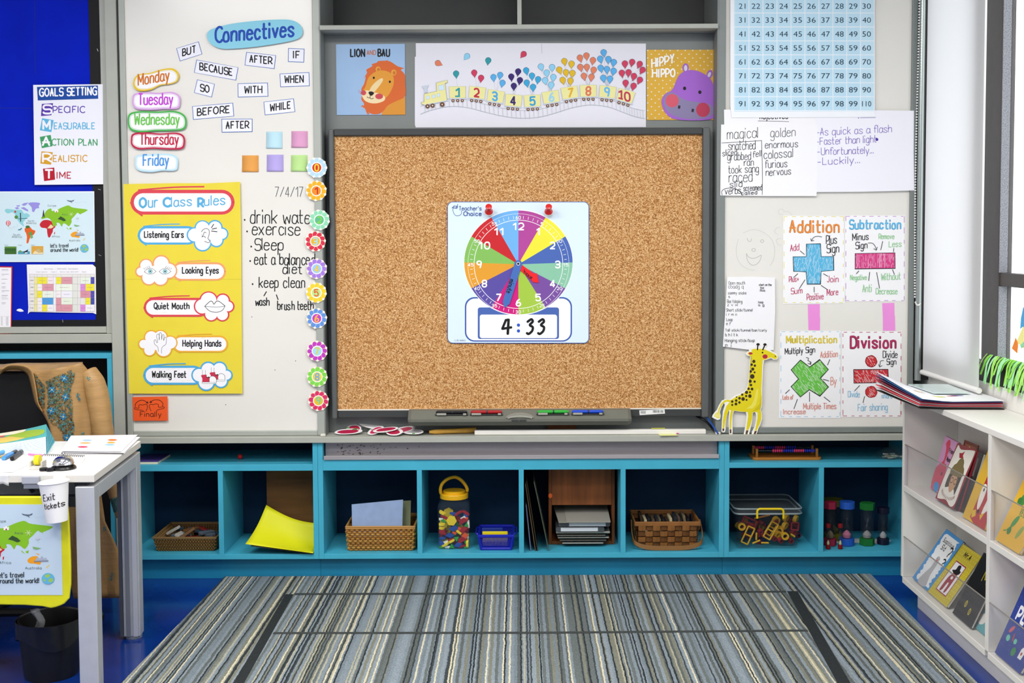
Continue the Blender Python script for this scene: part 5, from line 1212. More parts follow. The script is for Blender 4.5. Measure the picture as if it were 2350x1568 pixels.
def d_hat(q):
    q.poly(closed_crom([(.05, .93), (.02, .5), (.06, .08), (.12, .03), (.3, .08), (.85, .02), (.95, .08), (.92, .5), (.96, .9), (.8, .99), (.5, .93), (.2, .97)], 3), '#f0ece2')
    q.poly(closed_crom([(.22, .75), (.2, .55), (.3, .48), (.75, .46), (.8, .6), (.78, .8), (.66, .72), (.4, .72)], 3), '#3a322a')
    q.poly(closed_crom([(.34, .55), (.5, .5), (.66, .55), (.66, .7), (.52, .8), (.38, .7)], 3), '#c99a72')
    q.poly(closed_crom([(.2, .5), (.26, .36), (.34, .32), (.4, .24), (.52, .2), (.64, .24), (.7, .32), (.78, .36), (.82, .48), (.5, .52)], 3), '#7a6c42')
    q.stroke(ellipse(.42, .6, .07, .045, n=12), .014, '#2a2018', closed=True); q.stroke(ellipse(.6, .6, .07, .045, n=12), .014, '#2a2018', closed=True)
    q.poly([(.36, .22), (.28, .14), (.4, .13), (.5, .08), (.48, .16), (.56, .2)], '#a8202c')
    for i in range(12):
        a = PI * (0.12 + 0.76 * i / 11); q.stroke([(.5 - .34 * math.cos(a), .76 + .12 * math.sin(a)), (.5 - .36 * math.cos(a), .8 + .12 * math.sin(a))], .022, '#7a1c2c', up=False)
    q.up()
def d_fox(q):
    q.poly([(.3, .95), (.5, .3), (.72, .1), (1, .3), (1, 1), (.5, 1)], '#b62a2a'); q.poly([(.7, .2), (.78, .14), (.76, .24)], '#f4f0e8')
    q.poly(closed_crom([(.42, .5), (.55, .46), (.64, .52), (.6, .7), (.5, .82), (.4, .7)], 3), '#f2eee6'); q.poly(closed_crom([(.9, .5), (1, .5), (1, .7), (.7, .84)], 3), '#f2eee6')
    q.ell(.52, .54, .03, .025, INK); q.ell(.55, .83, .05, .03, INK); q.poly([(.3, .86), (.44, .82), (.5, .9), (.36, .95)], '#e4b81e'); q.poly([(.66, .86), (.84, .8), (.72, .92)], '#e4b81e')
def d_veg(q):
    q.ell(.26, .28, .09, .1, '#3c8a3a', .4); q.ell(.18, .33, .07, .06, '#2f7a34', .2); q.text('VEGETABLES', .34, .5, 1.0, .1, '#6a8a2a', .02)
    q.ell(.34, .62, .06, .12, '#3a8f3c', .5); q.ell(.3, .78, .07, .06, '#2f7a34', .3); q.stroke([(.3, .7), (.2, .8), (.12, .82)], .02, '#4a8a34'); q.ell(.64, .72, .06, .12, '#8aa040', .3)
def d_sus(q):
    o = [(.14 + RN.uniform(-.06, .06), .06 + .9 * i / 25) for i in range(26)] + [(.86 + RN.uniform(-.06, .06), .96 - .9 * i / 25) for i in range(26)]
    q.poly(o, '#f0f2f4'); q.text('Suspicious', .2, .2, .78, .07, INK, .013); q.text('Sid', .32, .32, .52, .08, INK, .015); q.text('?', .72, .36, .84, .16, INK, .035); q.text('?', .74, .52, .86, .1, INK, .028)
    q.poly(closed_crom([(.46, .44), (.58, .46), (.62, .6), (.64, .78), (.74, .98), (.3, .98), (.36, .8), (.44, .66), (.42, .5)], 3), '#b9b8bc')
    q.ell(.5, .52, .03, .025, '#d84a50'); q.ell(.46, .48, .012, .012, INK, n=8); q.ell(.56, .48, .012, .012, INK, n=8)
def d_mra(q):
    for j in range(16):
        for i in range(10): q.ell(.05 + i * .1 + (.05 if j % 2 else 0), .03 + j * .064, .012, .01, '#f0e8a0', n=6); q.h -= q.lay
    q.up(); q.text('Mr.A', .34, .17, .66, .085, INK, .022)
    q.rect(.2, .29, .74, .88, '#9a1c34'); q.rect(.225, .308, .715, .862, '#efedf2')
    q.poly(closed_crom([(.34, .84), (.34, .6), (.4, .52), (.42, .46), (.58, .44), (.62, .54), (.62, .8), (.54, .84), (.52, .68), (.46, .68), (.44, .82)], 3), '#9c2030'); q.ell(.49, .57, .05, .03, '#efedf2')
    q.poly(closed_crom([(.3, .46), (.42, .42), (.42, .34), (.54, .32), (.6, .4), (.66, .4), (.64, .47), (.46, .49)], 3), INK)
def d_blk(q):
    q.text('ME', .5, .34, 1.0, .16, '#d8c83a', .022)
    for x, y in ((.36, .76), (.64, .82)): q.stroke(ellipse(x, y, .045, .045, n=14), .018, '#c8b82c', closed=True); q.stroke([(x, y - .02), (x, y + .02)], .02, '#c8b82c')
def d_gry(q): q.ell(.4, .6, .25, .2, '#e8e4e0'); q.ell(.6, .3, .2, .2, '#c87a8a'); q.rect(.0, .0, 1, .12, '#c8a060')
def d_pla(q):
    q.ell(.34, .2, .22, .13, '#d03438'); q.text('The mystery', .3, .36, .9, .035, '#d8dcf0', .012); q.text('PLANET', .16, .56, 1.1, .13, '#f0f0f4', .04)
    q.ell(.2, .68, .07, .03, '#c8586a', -.6); q.ell(.2, .78, .06, .035, '#6ac8b0'); q.ell(.44, .76, .05, .03, '#6ac8b0'); q.ell(.34, .74, .02, .05, '#b04a44', -.3); q.ell(.52, .86, .07, .05, '#2f8a50'); q.poly([(.7, .78), (.78, .7), (.84, .78), (.82, .88), (.7, .88)], '#f0f0f0'); q.ell(.76, .82, .025, .02, '#c04048')
    for _ in range(40): q.ell(RN.random(), RN.random(), .006, .005, '#9aa4d8', n=5); q.h -= q.lay
    q.up()
book('pink picture book Friendly Monster with a long necked creature', A(310, 105), A(470, 190), A(330, 800), A(128, 692), zm, '#dba0cc', d_pink, 0.010, xb=XF + 0.08, spine='#7a4a70')
book('dark red picture book with a hatted bespectacled face', A(456, 192), A(690, 285), A(410, 940), A(190, 830), zm, '#8f1c28', d_hat, 0.020, xb=XF + 0.03, spine='#7a1622', side='#2a2024')
book('thin brown book poking up behind the dark red book', A(540, 155), A(706, 222), A(560, 790), A(400, 720), zm, '#8a4a3a', lambda q: (q.rect(.1, .05, .9, .5, '#b4705a'), q.ell(.45, .25, .1, .18, '#d8c0a0')), 0.005, xb=XF + 0.125)
book('black and red book at the right of the hatted face book', A(690, 290), A(768, 318), A(548, 950), A(470, 955), zm, '#1c181c', lambda q: (q.rect(.0, .0, .25, 1, '#8a1a28'), q.rect(.35, .1, .6, .4, '#6a5a5c')), 0.012, xb=XF + 0.05)
book('yellow fox picture book leaning against the bookcase divider', A(838, 240), A(1000, 330), A(780, 1240), A(516, 1060), zm, '#e3b41c', d_fox, 0.008, xb=XF + 0.028)
book('golden yellow vegetable book in the second upper bay', A(1260, 610), A(1640, 860), A(1190, 1560), A(912, 1346), zm, '#e2b01e', d_veg, 0.010, xb=XF + 0.0136)
book('blue and white picture book Suspicious Sid in the lower bay', A(435, 60, 3), A(600, 185, 3), A(258, 690, 3), A(100, 530, 3), zbt, '#3e92d4', d_sus, 0.012, xb=XF + 0.026, spine='#123a6a')
book('yellow spotted picture book Mr.A in the lower bay', A(600, 208, 3), A(778, 330, 3), A(432, 856, 3), A(252, 676, 3), zbt, '#d0bc1e', d_mra, 0.012, xb=XF + 0.024, spine='#3a3420')
book('black picture book with yellow eyes and letters in the lower bay', A(800, 290, 3), A(960, 440, 3), A(672, 1050, 3), A(492, 900, 3), zbt, '#18171a', d_blk, 0.010, xb=XF + 0.026)
book('pale turquoise book half hidden by the lower divider', A(830, 760, 3), A(950, 860, 3), A(800, 1145, 3), A(676, 1052, 3), zbt, '#5aa8b0', d_gry, 0.008, xb=XF + 0.045)
book('dark blue picture book Planet in the second lower bay', A(1280, 420, 3), A(1620, 700, 3), A(1150, 1480, 3), A(906, 1240, 3), zbt, '#1c3a94', d_pla, 0.012, xb=XF + 0.0136)
# loose white sheet under the fox book
s = Sheet(lambda x, y, h: PZ(x, y, zm + 0.003 + h)); s.base([A(496, 1078), A(676, 1042), A(720, 1120), A(790, 1215)], '#e6e4ea', 0.0005)
paper('loose_sheet', s, 'white loose sheet under the yellow fox book', 'paper sheet')
# ---- pile of papers and folders on the bookcase
ztp = ZTOP + 0.0006; off = 0.0
PL = [('black folder at the very bottom of the paper pile', '#1c1a1c', '2150,946 2120,938 2240,905 2290,935', 0.004), ('pale sheet right above the bottom black folder of the paper pile', '#e0dde0', '2095,947 2045,921 2080,905 2170,930', 0.003),
      ('coral red folder in the paper pile on the bookcase', '#ee5a66', '2117,940 2055,915 2220,900 2272,930', 0.005), ('white sheet above the coral folder in the paper pile', '#f6ecf2', '2102,934 2060,905 2220,897 2276,926', 0.003), ('crimson folder curling at the left of the paper pile', '#a01a3e', '2098,930 2032,896 2190,888 2250,918', 0.005),
      ('dark violet folder in the paper pile on the bookcase', '#46386e', '2102,926 2040,892 2210,884 2275,918', 0.004), ('bright blue sheet near the top of the paper pile', '#4a9ce0', '2105,923 2036,889 2215,880 2272,915', 0.002), ('white drawing sheet on top of the paper pile', '#f6f5fa', '2110,921 2045,890 2205,882 2266,914', 0.002)]
def zq_(u, v, z): return PZ(u, v, z)
XL = (XF + 0.0, XBK - 0.006); pile = []
base = [(XF - 0.10, 4.20), (XF - 0.05, 4.64), (XBK - 0.03, 4.66), (XBK - 0.01, 4.24)]
for i, (lb, c, pts, t) in enumerate(PL):
    z0 = ztp + off
    jx, jy, sk = 0.0, RN.uniform(-0.01, 0.025), 0.004 * i - 0.014
    x0 = XF - 0.085 + jx; x1 = XBK - 0.012
    yA = 4.235 - 0.006 * i + jy * 0.3 - (0.02 if i < 1 else 0); yB = 4.645
    f = lambda a, b, x0=x0, x1=x1, z0=z0, t=t, sk=sk, yA=yA, yB=yB, i=i: Vector((x0 + (x1 - x0) * a - 0.03 * b * (1 - a), yA + (yB - yA) * b + sk * a, z0 + (0.12 + 0.05 * i) * max(0, XF + 0.01 - (x0 + (x1 - x0) * a - 0.03 * b * (1 - a))) * (0.25 + 0.75 * max(0, min(1, (yA + (yB - yA) * b + sk * a - 4.2) / 0.45)))))
    q = MB(); q.grid(f, 8, 3, mat(c, 0.5)); q.grid(lambda a, b, f=f, t=t: f(a, b) + Vector((0, 0, t * 0.8)), 8, 3, mat(c, 0.5))
    n = 9 * 4; fs = []
    for k in range(8): fs += [(k * 4, (k + 1) * 4, n + (k + 1) * 4, n + k * 4), (k * 4 + 3, n + k * 4 + 3, n + (k + 1) * 4 + 3, (k + 1) * 4 + 3)]
    for k in range(3): fs += [(k, n + k, n + k + 1, k + 1), (32 + k, 33 + k, n + 33 + k, n + 32 + k)]
    b0 = q._m(mat(c, 0.5)); q.f += fs; q.mi += [b0] * len(fs)
    if i == 7:
        for (a, b, r, cc) in ((.55, .3, .012, '#c83a5a'), (.62, .32, .014, '#6a62b0'), (.35, .25, .016, '#d8d86a'), (.2, .4, .012, '#e0b04a')):
            q.face([f(a + r * 1.8 * math.cos(k) / (x1 - x0), b + r * 0.9 * math.sin(k) / (yB - yA)) + Vector((0, 0, t * 0.8 + 0.0004)) for k in [2 * PI * m / 9 for m in range(9)]], cc)
    o = q.build('paper_folder' if 'folder' in lb else 'paper_sheet'); tag(o, lb, 'folder' if 'folder' in lb else 'paper sheet', 'papers piled on the bookcase'); off += t + 0.0007
z0 = ztp + off + 0.0035
f4 = [Vector((XF + 0.02, 4.37, z0)), Vector((XF + 0.155, 4.36, z0)), Vector((XF + 0.17, 4.63, z0)), Vector((XF + 0.014, 4.64, z0))]
q = MB().prism(f4, (0, 0, 0.003), mat('#cfe3e0', 0.15, 0, 0.6)); tag(q.build('clear_wallet'), 'pale greenish plastic wallet topmost on the paper pile', 'plastic wallet')
# ================================================================ things on the ledge
def on(u, v, z): return PZ(u, v, z)
# red and white paper cut-outs
def cutout(i, u, v, rx, ry, rot, z, lab, col='#b32048'):
    c = on(u, v, zL + 0.001); t = 0.0012
    ca_, sa_ = math.cos(i * 1.9), math.sin(i * 1.9)
    f = lambda x, y, h: Vector((c.x + x * ca_ - y * sa_ * .9, c.y + (x * sa_ + y * ca_) * .75, zL + z + h + 0.10 * (x * ca_ - y * sa_) * math.sin(rot) + 0.24 * ((x * sa_ + y * ca_) * .75 + ry) + 0.10 * rx * abs(math.sin(rot))))
    s = Sheet(f); k = math.cos(0.3 * i)
    s.base(closed_crom([(-rx * 1.1, -ry * .2), (-rx * .6, -ry), (rx * .5, -ry * 1.05), (rx * 1.1, -ry * .3), (rx * .9, ry * .6), (rx * .2, ry * 1.1), (-rx * .8, ry * .8)], 3), '#efecec', t)
    if col:
        s.poly(closed_crom([(-rx * .9, -ry * .1), (-rx * .5, -ry * .8), (rx * .4, -ry * .85), (rx * .8, -ry * .2), (rx * .6, ry * .5), (-rx * .5, ry * .6)], 3), col)
        s.poly([(rx * .6 * k, ry * .5), (rx * .75 * k, ry * .95), (rx * .35 * k, ry * 1.0), (rx * .2 * k, ry * .6)], '#3f9e3c')
    tag(s.build('paper_cutout'), lab, 'paper cutout', 'red paper cutouts on the ledge')
for i, a in enumerate([(800, 997, .055, .035, .5, .002, 'red strawberry like cutout lowest at the left end of the ledge pile'), (812, 994, .05, .03, 1.2, .009, 'red cutout with green tip at the left of the ledge pile'), (825, 989, .045, .03, -1.0, .017, 'deep red cutout tilted on the left of the ledge pile'),
                       (850, 991, .05, .035, -1.6, .016, 'white paper cutout lying face down on the ledge pile', None), (862, 996, .055, .03, 1.0, .004, 'bright crimson oval cutout in the middle of the ledge pile', '#d42a5c'), (885, 998, .05, .03, 1.6, .010, 'rose edged cutout right of the middle of the ledge pile'),
                       (905, 999, .05, .035, 1.0, .003, 'red cutout underneath at the right of the ledge pile'), (925, 996, .055, .035, 0.4, .008, 'pale red cutout with green leaf on the right of the ledge pile', '#c94a64'), (948, 998, .045, .03, 0.8, .003, 'grey white cutout at the right end of the ledge pile', '#b9b4b6')]): cutout(i, *a)
# wooden pointer and white rod
yp = 5.06
a, b = P(985, 993.5, yp - 0.03), P(1092, 988.5, yp + 0.02)
a.z = zL + 0.0125; b.z = zL + 0.0125; d = (b - a); n = 10
st = thing('wooden_bat', a, 'yellow wooden handle lying on the ledge beside the white rod', 'wooden stick')
MB().tube([a + d * (i / n) for i in range(n + 1)], [0.006, 0.010, 0.0105, 0.0105, 0.0105, 0.0105, 0.011, 0.0115, 0.012, 0.012, 0.012], mat('#e6b04c', 0.4, var=0.12, scale=20, stretch=(1, 8, 8)), 14).build('handle', st, smooth=True)
x0_, x1_ = P(1089, 991, 5.02).x, P(1620, 987, 5.02).x
MB().box(x0_, x1_, 5.015, 5.045, zL + 0.0006, zL + 0.0206, mat('#e9e6df', 0.4, var=0.02, scale=10)).build('white_rod', bevel=0.003)
tag(bpy.data.objects['white_rod'], 'long white square rod lying along the ledge', 'rod')
MB().box(P(1255, 982, 5.14).x, P(1320, 982, 5.14).x, 5.075, 5.11, zL + 0.0006, zL + 0.034, mat('#7a4a2a', 0.7, var=0.15, scale=40)).build('board_duster', bevel=0.002)
tag(bpy.data.objects['board_duster'], 'brown block duster behind the white rod on the ledge', 'duster')
s = Sheet(lambda x, y, h: PZ(x, y, zL + 0.0006 + h)); s.base(xy('1506,994 1548,993.5 1556,1000 1516,1000.5'), '#e8ea9a', 0.0004); tag(s.build('sticky_note'), 'pale yellow sticky note lying on the ledge front', 'sticky note')
s = Sheet(lambda x, y, h: PZ(x, y, zL + 0.0214 + h)); s.base(xy('1494,982.6 1526,982.2 1526,984.4 1496,984.8'), '#e6e45a', 0.0004); tag(s.build('sticky_note'), 'bright yellow note on the long white rod', 'sticky note')
a, b = on(1552, 994.5, zL + 0.005), on(1612, 993, zL + 0.005)
MB().tube([a, a + (b - a) * 0.5, b], [0.003, 0.0042, 0.0042], mat('#d84aa0', 0.35), 10).build('pink_pen', smooth=True); tag(bpy.data.objects['pink_pen'], 'pink pen lying at the right end of the ledge', 'pen')
cab_pts = crom([P(1598, 955, 5.10), P(1612, 962, 5.08), P(1625, 972, 5.07), P(1636, 985, 5.07), on(1640, 990, zL + 0.006)], 5)
MB().tube(cab_pts, 0.0055, mat('#12141c', 0.35), 8).build('cable', smooth=True); tag(bpy.data.objects['cable'], 'black cable hanging at the lower right corner of the cork board', 'cable')
cab_pts = crom([P(1615, 954, 5.068), P(1624, 960, 5.05), P(1631, 970, 5.03), on(1648, 996, zL + 0.006)], 5)
MB().tube(cab_pts, 0.004, mat('#1e4c9c', 0.35), 8).build('cable', smooth=True); tag(bpy.data.objects['cable.001'], 'blue cable beside the black cable at the niche corner', 'cable')
for u, lb in ((741, 'small white plastic clip at the left end of the niche ledge'), (1648, 'small white plastic clip at the right end of the niche ledge')):
    p = P(u, 993, 4.995); tag(MB().box(p.x - 0.011, p.x + 0.011, 4.992, 5.010, zL + 0.0005, zL + 0.012, mat('#d6d4c8', 0.5)).build('plastic_clip', bevel=0.003), lb, 'clip')

# ================================================================ things in the cubbies
zF = zb1 + 0.0006                                     # cubby floor
zSL, zSR = Z5(1064) + 0.0006, Z5(1064.6) + 0.0006
def fl(u, v): return PZ(u, v, zF)
def bx(name, label, cat, u0, u1, v0, v1, y0, y1, m, group=None, bevel=0.002):
    o = MB().box(P(u0, 1100, y0).x, P(u1, 1100, y0).x, y0, y1, P(u0, v1, y0).z if v1 else zF, P(u0, v0, y0).z, m if not isinstance(m, str) else mat(m)).build(name, bevel=bevel)
    return tag(o, label, cat, group)
def wicker(name, label, x0, x1, y0, y1, z0, h, flare, cols, rows, colsN, rim=0.008, amp=.0045):
    """a woven basket: each wall is a weave of over-and-under strands"""
    t = thing(name, ((x0 + x1) / 2, (y0 + y1) / 2, z0), label, 'basket')
    cxm, cym = (x0 + x1) / 2, (y0 + y1) / 2
    def ring(z, e, n):
        k = flare * z / h + e
        c = [(x0 - k, y0 - k), (x1 + k, y0 - k), (x1 + k, y1 + k), (x0 - k, y1 + k)]
        out = []
        for i in range(4):
            a, b = c[i], c[(i + 1) % 4]
            m = n if i % 2 == 0 else max(4, int(n * (y1 - y0) / (x1 - x0)))
            out += [(a[0] + (b[0] - a[0]) * j / m, a[1] + (b[1] - a[1]) * j / m) for j in range(m)]
        return out
    q = MB(); rh = h / rows; mts = [mat(c, 0.6) for c in cols]
    for r in range(rows):
        z = rh * (r + 0.5); base_ = ring(z, 0, colsN * 2); N = len(base_)
        pts = []
        for i, (x, y) in enumerate(base_):
            o = amp * math.cos(PI * (i + 0.0) / 1 + PI * r) * 1.0
            dx, dy = x - cxm, y - cym; l = math.hypot(dx, dy); side = abs(dx) / (x1 - x0) > abs(dy) / (y1 - y0)
            pts.append(Vector((x + (o if side else 0), y + (0 if side else o), z0 + z)))
        q.tube(pts, rh * 0.5, mts[r % len(mts)], 5, closed=True)
    tag(q.build('woven_wall', t, smooth=True), kind='stuff')
    q = MB()
    for (x, y), (x2, y2) in zip(ring(0.002, -0.001, colsN), ring(h, -0.001, colsN)): q.tube([(x, y, z0 + 0.002), (x2, y2, z0 + h)], 0.0028, mts[0], 5)
    tag(q.build('stakes', t), kind='stuff')
    q = MB()
    for k in range(2):
        rr = ring(h + 0.003 + k * rim * 0.9, 0.002, colsN); q.tube([Vector((x, y, z0 + h + 0.003 + k * rim * 0.9)) for x, y in rr], rim * 0.55, mts[-1], 6, closed=True)
    q.build('rim', t, smooth=True)
    MB().box(x0 + 0.002, x1 - 0.002, y0 + 0.002, y1 - 0.002, z0, z0 + 0.004, mts[0]).build('base', t)
    return t
# left unit
sb = thing('notebook', on(345, 1062, zSL), 'purple covered notebook at the left end of the upper turquoise shelf', 'notebook')
x0_, x1_ = P(300, 1060, 5.02).x, P(362, 1060, 5.02).x
MB().box(x0_, x1_, 5.02, 5.2, zSL, zSL + 0.010, mat('#e6dcc0', 0.7)).build('pages', sb); MB().box(x0_, x1_ + 0.002, 5.018, 5.202, zSL + 0.0102, zSL + 0.012, mat('#4a3a86', 0.4)).build('cover', sb)
p = P(551, 1052, 5.12); MB().sphere((p.x, p.y, zSL + 0.012), 0.012, mat('#b81c1c', 0.4), 12, 8).build('red_counter', smooth=True); tag(bpy.data.objects['red_counter'], 'small red counter on the upper turquoise shelf', 'counter')
wicker('wicker_tray', 'low dark wicker tray of odds and ends in the leftmost cubby', P(362, 1240, 5.06).x, P(490, 1240, 5.06).x, 5.06, 5.30, zF, 0.055, 0.012, ['#7a5c34', '#8a6a3c'], 7, 22, 0.006)
for i in range(16):
    x = RN.uniform(P(372, 1200, 5.1).x, P(484, 1200, 5.1).x); y = RN.uniform(5.1, 5.24); c = RN.choice(['#3a2c2a', '#8a2424', '#5a6672', '#b8b4aa', '#403a34', '#6a4a2a', '#2a3a4a'])
    M = Matrix.Translation((x, y, zF + 0.03 + RN.uniform(0, 0.04))) @ Matrix.Rotation(RN.uniform(-.6, .6), 4, 'Y') @ Matrix.Rotation(RN.uniform(0, 3), 4, 'Z')
    l = RN.uniform(.02, .045); nm = {'#8a2424': 'red', '#b8b4aa': 'pale', '#5a6672': 'grey blue', '#6a4a2a': 'brown'}.get(c, 'dark')
    o = MB().box(-l, l, -.012, .012, -.006, .006, mat(c, .6), M).build('tray_oddment', bevel=0.002); tag(o, nm + ' oddment heaped in the low wicker tray', 'oddment', nm + ' oddments in the wicker tray')
# second cubby: wooden box and yellow sheets
wbx = thing('wooden_box', P(668, 1200, 5.2), 'brown wooden box behind the yellow sheet in the second cubby', 'box')
M_wood = mat('#5f3f1e', 0.5, var=0.25, scale=5, stretch=(1, 1, 7)); M_woodd = mat('#4a2e14', 0.55, var=0.2, scale=6, stretch=(7, 7, 1))
xw0, xw1 = P(612, 1150, 5.17).x, xA1 - TH - 0.004
part_box('front', wbx, xw0, xw1, 5.17, 5.182, zF, Z5(1078.5) - 0.012, M_wood); part_box('side', wbx, xw0, xw0 + 0.012, 5.1822, 5.34, zF, Z5(1078.5) - 0.012, M_woodd)
def ysheet(i, pts, lab, col):
    c = [fl(*pts[0]), fl(*pts[1])]
    bl, br = Vector(P(pts[0][0], pts[0][1], 4.985)), Vector(P(pts[1][0], pts[1][1], 4.99))
    tl, tr = Vector(P(pts[2][0], pts[2][1], 5.155)), Vector(P(pts[3][0], pts[3][1], 5.155))
    f = lambda a, b: lift((bl * (1 - a) + br * a) * (1 - b) + (tl * (1 - a) + tr * a) * b + Vector((0, 0.035 * math.sin(PI * b) * (0.4 + 0.6 * a), -0.055 * math.sin(PI * b) * (0.25 + 0.75 * a) - 0.02 * math.sin(PI * a) * b)))
    def lift(p): p.z = max(p.z, zF + (0.006 if i == 0 else 0.002)); p.x = min(p.x, xA1 - TH - 0.002); return p
    q = MB(); q.grid(f, 12, 12, mat(col, 0.5)); o = q.build('paper_sheet', smooth=True, solid=0.001); tag(o, lab, 'paper sheet', 'sheets in the second cubby')
ysheet(0, [(563, 1249), (719, 1270), (611, 1159), (735, 1202)], 'bright yellow curled sheet sticking out of the second cubby', '#e2e01c')
ysheet(1, [(575, 1254), (719, 1272), (618, 1168), (735, 1212)], 'dark sheet right under the bright yellow curled sheet', '#232a20')
# third cubby: wicker basket with papers
xb0, xb1 = P(799, 1240, 5.03).x, P(946, 1240, 5.03).x
wicker('wicker_basket', 'honey coloured wicker basket with papers in the third cubby', xb0, xb1, 5.05, 5.27, zF, 0.098, 0.008, ['#a9793c', '#c9994e', '#b78644'], 10, 13, amp=.0062)
def leaf(name, lab, cat, c4, col, y0, y1, th=0.0012):
    a = [P(u, v, y) for (u, v), y in zip(c4, (y1, y1, y0, y0))]; o = MB().prism(a, (0, th, 0), mat(col, 0.7, var=0.06, scale=30)).build(name); return tag(o, lab, cat, 'papers in the wicker basket')
leaf('blue_card', 'blue grey card standing in the wicker basket', 'card', [(807, 1158), (925, 1147), (922, 1250), (809, 1250)], '#8fa4c8', 5.075, 5.105)
leaf('olive_card', 'olive card behind the blue card in the wicker basket', 'card', [(915, 1150), (943, 1149), (941, 1250), (915, 1250)], '#7a8060', 5.115, 5.145)
leaf('black_binder', 'black binder at the right end of the wicker basket', 'binder', [(930, 1152), (944, 1150), (940, 1243), (926, 1243)], '#14161c', 5.15, 5.17, 0.015)
# fourth cubby: jar with pattern blocks
YJ = 5.06; xj0, xj1 = P(1004, 1200, YJ).x, P(1077, 1200, YJ).x
zj1 = P(1040, 1157, YJ).z
jr = thing('plastic_jar', ((xj0 + xj1) / 2, YJ + 0.07, zF), 'clear square plastic jar with yellow handled lid in the fourth cubby', 'jar')
M_jar = clear('clear_jar', (0.12, 0.17, 0.24, 1), 0.11, 0.04, 1.0)
dj = xj1 - xj0
cj = ((xj0 + xj1) / 2, YJ + dj / 2)
def rsq(z, hw, r): return [Vector((cj[0] + x, cj[1] + y, z)) for x, y in rrect(-hw, -hw, hw, hw, r, 4)]
secs = [rsq(zF, dj / 2 - .004, .012), rsq(zF + .006, dj / 2, .014), rsq(zj1 - .012, dj / 2, .014), rsq(zj1 - .002, dj / 2 - .006, .02), rsq(zj1 + .006, dj * .40, dj * .38), rsq(zj1 + .016, dj * .40, dj * .38)]
loft(MB(), secs, M_jar).build('jar_body', jr, smooth=30)
zl0 = P(1040, 1150, YJ).z; M_lid = mat('#e2ac12', 0.35, 0, 0.4)
rl = (P(1072, 1140, YJ + dj / 2).x - P(1007, 1140, YJ + dj / 2).x) / 2
MB().lathe([(rl, zl0), (rl, zl0 + .018), (rl * .97, zl0 + .021), (rl * .78, zl0 + .021), (rl * .78, zl0 + .031), (rl * .74, zl0 + .033), (0.001, zl0 + .033)], (cj[0], cj[1], 0), M_lid, 36).build('lid', jr, smooth=30)
hp = [Vector((cj[0] + a, cj[1] - 0.012 * (1 if a < 0 else -1), zl0 + b)) for a, b in ((-.058, .020), (-.060, .04), (-.052, .064), (-.03, .084), (0, .089), (.025, .080), (.048, .056), (.058, .034), (.056, .024))]
q = MB(); cr_ = crom([tuple(p) for p in hp], 5); q.tube(cr_, 0.0075, M_lid, 10); q.build('lid_handle', [o for o in kids(jr) if o.name.startswith('lid')][0], smooth=True)
SH = {'hex': [(math.cos(k * PI / 3), math.sin(k * PI / 3)) for k in range(6)], 'trap': [(-1, -.43), (1, -.43), (.5, .43), (-.5, .43)], 'rho': [(-.87, 0), (0, -.5), (.87, 0), (0, .5)], 'tri': [(-.5, -.29), (.5, -.29), (0, .58)], 'sq': [(-.5, -.5), (.5, -.5), (.5, .5), (-.5, .5)], 'thin': [(-.97, 0), (0, -.26), (.97, 0), (0, .26)]}
KIND = {'hex': ('yellow', '#ecd02a', 'hexagonal'), 'trap': ('red', '#9c1a26', 'trapezium'), 'rho': ('blue', '#274a9a', 'rhombus'), 'tri': ('green', '#2e9634', 'triangular'), 'sq': ('orange', '#e0562c', 'square'), 'thin': ('white', '#efece0', 'slim rhombus')}
def block(u, v, kd, ang, face, sz=0.0235, dep=None):
    nm, c, sh = KIND[kd]; p = P(u, v, YJ + 0.012); p.y = YJ + (dep if dep is not None else 0.014)
    if face: M = Matrix.Translation(p) @ Matrix.Rotation(ang, 4, 'Y') @ Matrix.Rotation(PI / 2 + 0.1, 4, 'X')
    else: M = Matrix.Translation(p) @ Matrix.Rotation(ang, 4, 'Y') @ Matrix.Rotation(0.15, 4, 'X')
    pts = [M @ Vector((x * sz, y * sz, -0.005)) for x, y in SH[kd]]; vec = (M.to_3x3() @ Vector((0, 0, 0.010)))
    if not face: pts = [M @ Vector((x * sz * .8, (y + .3) * sz * .5, -0.005)) for x, y in SH[kd]]
    pts = [Vector((min(max(q_.x, xj0 + .005), xj1 - .005), min(max(q_.y, YJ + .004), YJ + dj - .004), max(q_.z, zF + .002))) for q_ in pts]
    o = MB().prism(pts, vec, mat(c, 0.45)).build('pattern_block', bevel=0.0008)
    tag(o, '%s %s pattern block in the clear jar' % (nm, sh), 'pattern block', nm + ' pattern blocks in the jar')
J = lambda a, b: (980 + a / 7.839, 1090 + b / 7.839)
